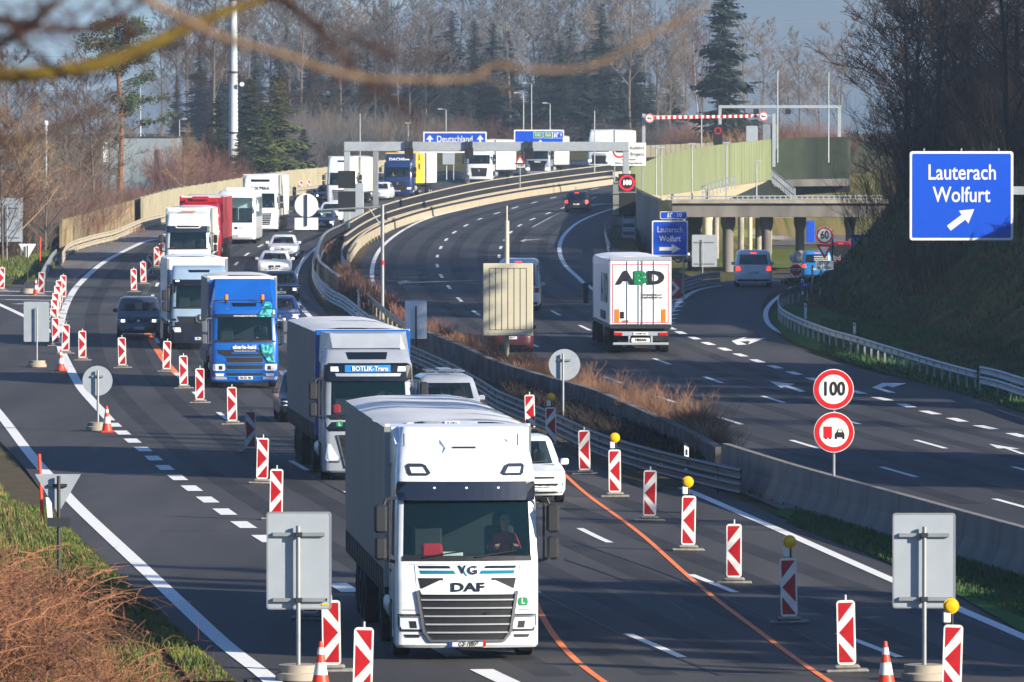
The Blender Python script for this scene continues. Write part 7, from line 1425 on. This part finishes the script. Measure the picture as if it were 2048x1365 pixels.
# dry hedge on the median wall
hA = [(862, 695), (922, 722), (981, 749), (1040, 770), (1127, 796), (1198, 820), (1300, 862), (1380, 902), (1450, 950)]
hB = [(900, 690), (960, 712), (1020, 734), (1080, 756), (1160, 782), (1240, 812), (1330, 852), (1400, 888), (1462, 935)]
blades('dry_hedge_grass', between(hA, hB, lambda t, u: .8+.35*math.sin(t*23)+.5*(t > .75)*(t < .97)), 24000, .8, 'straw', .016, 1.0)
blades('dry_median_grass', between([(738, 600), (790, 640), (862, 690), (981, 740)], [(752, 585), (800, 622), (880, 672), (1000, 722)], lambda t, u: .7+.5*math.sin(t*17)**2), 5000, .75, 'twig_red', .016, .5)
blades('dry_median_grass', between([(660, 560), (690, 590), (735, 625)], [(700, 552), (715, 575), (750, 605)], lambda t, u: 1.1), 3500, 1.0, 'straw', .018, .4)
blades('dry_median_grass', between([(690, 450), (664, 478), (650, 505), (655, 535)], [(745, 432), (718, 452), (690, 480), (676, 520)], lambda t, u: .6), 3000, .8, 'straw', .02, .5)
blades('dark_median_grass', between([(1010, 800), (1150, 860), (1300, 915), (1440, 955)], [(1020, 782), (1170, 838), (1310, 890), (1440, 935)], lambda t, u: .8), 14000, .8, 'twig_dark', .02, .9)
for x, y, k, sc in [(1030, 744, 0, .33), (985, 730, 1, .36), (1150, 800, 1, .45), (1250, 838, 2, .45), (1330, 872, 0, .5), (1395, 905, 1, .5), (1430, 935, 2, .38), (715, 600, 1, .5), (880, 690, 2, .35), (745, 440, 0, .4), (940, 722, 2, .4), (1085, 775, 0, .38), (1200, 818, 2, .42), (1290, 858, 1, .45), (1362, 892, 2, .5)]:
    bush(G(x, y), sc, k, 'straw' if x > 900 else 'twig_red', 'dry_shrub', 'dry straw brown shrub', 'on the median', 'dry shrubs of the median')
blades('verge_grass', between([(380, 1365), (250, 1210), (120, 1100), (0, 1010)], [(470, 1365), (325, 1238), (195, 1118), (98, 1020)], lambda t, u: 1.1-.6*u), 16000, .22, 'blade_green', .012, .8)
def wl(x0, x1, y0, y1):
    def fn(): x, y = rnd.uniform(x0, x1), rnd.uniform(y0, y1); return Vector((x, y, TZ(x, y)+mound(x, y)-.05)), 1
    return fn
def slope_fn():
    while 1:
        Y = rnd.uniform(104, 200); e = interp([(104, -4.7), (115, -5.6), (140, -7.8), (170, -12), (200, -15.5)], Y); x = e-rnd.random()**1.4*4.5
        return Vector((x, Y, TZ(x, Y)+mound(x, Y)-.04)), rnd.uniform(.6, 1.4)
blades('verge_grass', slope_fn, 38000, .24, 'blade_green', .014, .9)
blades('dead_leaves', slope_fn, 5000, .10, 'leaf_litter', .035, 1.2)
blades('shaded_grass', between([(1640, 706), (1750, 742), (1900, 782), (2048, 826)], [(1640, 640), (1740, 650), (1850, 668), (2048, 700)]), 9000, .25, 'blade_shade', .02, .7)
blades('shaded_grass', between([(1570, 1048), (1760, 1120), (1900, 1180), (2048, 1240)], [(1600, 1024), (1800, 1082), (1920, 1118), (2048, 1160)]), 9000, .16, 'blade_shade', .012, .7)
blades('rail_grass', between([(290, 462), (233, 478), (183, 492), (139, 512)], [(290, 455), (233, 470), (183, 483), (135, 503)]), 1500, .5, 'straw', .02, .6)
blades('left_grass', between([(0, 562), (60, 558), (110, 535)], [(0, 520), (50, 520), (100, 510)]), 7000, .4, 'blade_green', .02, .6)
# bramble thicket in the near left corner
def bramble(seed, n=75):
    r = random.Random(seed); mb = MB()
    for i in range(n):
        a = r.uniform(0, 6.283); q = r.random()**.5*.8; p = Vector((q*math.cos(a), q*math.sin(a), -.1)); d = Vector((r.uniform(-.6, .9), r.uniform(-.5, .5), 1)).normalized(); L = r.uniform(.6, 1.7); pts = [p]; rr = r.uniform(.004, .011)
        for k in range(7): d = (d+Vector((r.uniform(-.2, .26), r.uniform(-.2, .2), -.16-.05*k*r.random()))).normalized(); p = p+d*L/7; pts.append(p.copy())
        mb.tube(pts, [rr*(1-.1*k) for k in range(8)], 4, 'cane', cap=False)
        for k in range(4):
            b = pts[r.randrange(2, 8)]; dd = Vector((r.gauss(0, 1), r.gauss(0, 1), r.gauss(.3, .8))).normalized()*r.uniform(.1, .35); mb.tube([b, b+dd*.5+Vector((0, 0, .03)), b+dd], [rr*.6, rr*.5, rr*.3], 3, 'cane', cap=False)
        for k in range(3):
            b = pts[r.randrange(1, 7)]+Vector((r.gauss(0, .05), r.gauss(0, .05), r.gauss(0, .05))); u = Vector((r.gauss(0, 1), r.gauss(0, 1), r.gauss(0, 1))).normalized()*.03; w = u.orthogonal().normalized()*.015; mb.add([b-u, b+w, b+u, b-w], [(0, 1, 2, 3)], 'leaf_litter')
    return mb
BR = [bramble(5+k).mesh('bramble') for k in range(3)]; k = 0
for i in range(60):
    Y = rnd.uniform(66, 92); f_ = (Y-66)/26; x = -rnd.uniform(3.05+.028*(Y-66)*1.9, 6.4+.03*(Y-66)); o = bpy.data.objects.new('bramble_bush', BR[i % 3]); C.objects.link(o); o.location = (x, Y, mound(x, Y)-.05); o.rotation_euler = (0, 0, rnd.uniform(-.8, .8)); s_ = rnd.uniform(.7, 1.15); o.scale = (s_,)*3
    tag(o, 'reddish brown bramble canes', 'bramble', 'brambles in the near left corner'); GROUPS.setdefault(('reddish brown bramble canes', 'in the near left corner'), []).append(o)
# overhanging branches of a tree just left of the camera, out of focus
mat('branch_moss', (122, 104, 32), rough=1, scale=40, col2=(92, 72, 26)); mat('branch_tan', (140, 116, 92), rough=1, scale=30, col2=(84, 66, 54)); mat('branch_dark', (58, 40, 34), rough=1, scale=30, var=.3)
t = thing('overhanging_tree', 'blurred near tree whose mossy and tan branches hang into the top of the photo', 'tree', (-6.2, 12, -1)); o0 = t.location.copy(); mb = MB(); mb.tube([(0, 0, 0), (.1, .2, 6), (.25, 0, 13)], [.28, .2, .12], 10); mb.build('trunk', 'bark_grey', t)
def branch(name, pts, r0, r1, Y, m, tw=0, tl=.12, seed=1):
    pp = smoothpath([P(x, y, Y+dy)-o0 for x, y, dy in pts], 6); n = len(pp); mb = MB(); mb.tube(pp, [lerp(r0, r1, i/(n-1)) for i in range(n)], 8, m); r = random.Random(seed)
    for k in range(tw):
        b = pp[r.randrange(2, n)]; d = Vector((r.gauss(0, 1), r.gauss(0, .5), r.gauss(0, .9))).normalized(); q = [b]; L = tl*r.uniform(.5, 1.6)
        for j in range(5): d = (d+Vector((r.gauss(0, .25), 0, r.gauss(0, .25)))).normalized(); q.append(q[-1]+d*L/5)
        mb.tube(q, [r1*.55*(1-.12*j) for j in range(6)], 4, m)
    return mb.build(name, parent=t, smooth=True)
branch('branch', [(-6200, 760, 0), (-2300, 420, .2), (-900, 220, 0), (-100, 158, 0), (60, 150, 0), (200, 128, 0), (310, 85, 0), (400, 45, 0), (470, 18, 0), (560, -10, 0), (700, -60, 0)], .02, .0066, 12.5, 'branch_moss')
branch('branch', [(-6600, -1100, 0), (-2000, -300, 0), (-200, -60, 0), (200, -30, 0), (330, 20, 0), (440, 74, 0), (560, 108, 0), (680, 148, 0), (780, 160, 0), (940, 158, 0), (985, 132, 0), (1100, 142, 0), (1200, 126, 0), (1300, 72, 0), (1420, 10, 0)], .0085, .0036, 11.5, 'branch_tan', 8, .15, 4)
branch('branch', [(300, -60, 0), (500, -20, 0), (600, 30, 0), (680, 110, 0), (740, 170, 0), (810, 215, 0)], .0068, .0034, 12, 'branch_dark', 34, .2, 7)
branch('branch', [(-6200, 700, 0), (-800, 160, 0), (-100, 110, 0), (30, 70, 0), (110, 10, 0), (170, -60, 0)], .008, .0052, 12.4, 'branch_dark', 46, .22, 9)
branch('branch', [(-6200, -500, 0), (-800, -20, 0), (-60, 40, 0), (80, 55, 0), (180, 60, 0), (260, 20, 0), (330, -40, 0)], .008, .004, 12.8, 'branch_dark', 46, .22, 11)
branch('branch', [(380, -40, 0), (430, 30, 0), (375, 120, 0), (360, 170, 0), (330, 205, 0)], .004, .002, 12.8, 'branch_dark', 4, .1, 13)
branch('branch', [(520, -60, 0), (620, 40, 0), (690, 60, 0), (800, 120, 0), (900, 110, 0)], .005, .002, 11, 'branch_dark', 30, .18, 15)
branch('branch', [(-7000, 900, 0), (-700, 330, 0), (-60, 290, 0), (80, 268, 0), (170, 235, 0), (230, 190, 0)], .005, .0028, 10, 'branch_dark', 8, .1, 17)

def bank_fn():
    while 1:
        Y = rnd.uniform(250, 400); x0 = interp([(240, 21.5), (275, 20.5), (300, 18.6), (330, 16.6), (380, 15.6), (410, 17.5)], Y); x = x0+rnd.uniform(-1, 8)
        return Vector((x, Y, TZ(x, Y)+mound(x, Y)-.05)), rnd.uniform(.5, 1.4)
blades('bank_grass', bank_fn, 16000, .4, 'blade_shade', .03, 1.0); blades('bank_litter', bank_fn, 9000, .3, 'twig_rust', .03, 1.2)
def near_fn():
    Y = rnd.uniform(66, 106); x = -rnd.uniform(2.6+.03*(Y-66), 7); return Vector((x, Y, TZ(x, Y)+mound(x, Y)-.05)), rnd.uniform(.6, 1.3)
blades('bank_grass', near_fn, 14000, .2, 'blade_green', .008, .9); blades('bank_litter', near_fn, 5000, .1, 'leaf_litter', .02, 1.2)

branch('branch', [(-6200, 200, 0), (-900, 60, 0), (-100, 20, 0), (60, 100, 0), (130, 150, 0), (210, 160, 0)], .007, .003, 12.2, 'branch_dark', 40, .2, 21)
branch('branch', [(100, -200, 0), (200, -60, 0), (260, 60, 0), (330, 90, 0), (440, 110, 0)], .006, .003, 12.6, 'branch_dark', 30, .18, 23)
blades('dry_verge_grass', slope_fn, 5000, .3, 'straw', .012, .9)

blades('hedge_brush', between(hA, hB, lambda t, u: 1), 16000, .55, 'twig_rust', .014, 1.3)
name_rows()
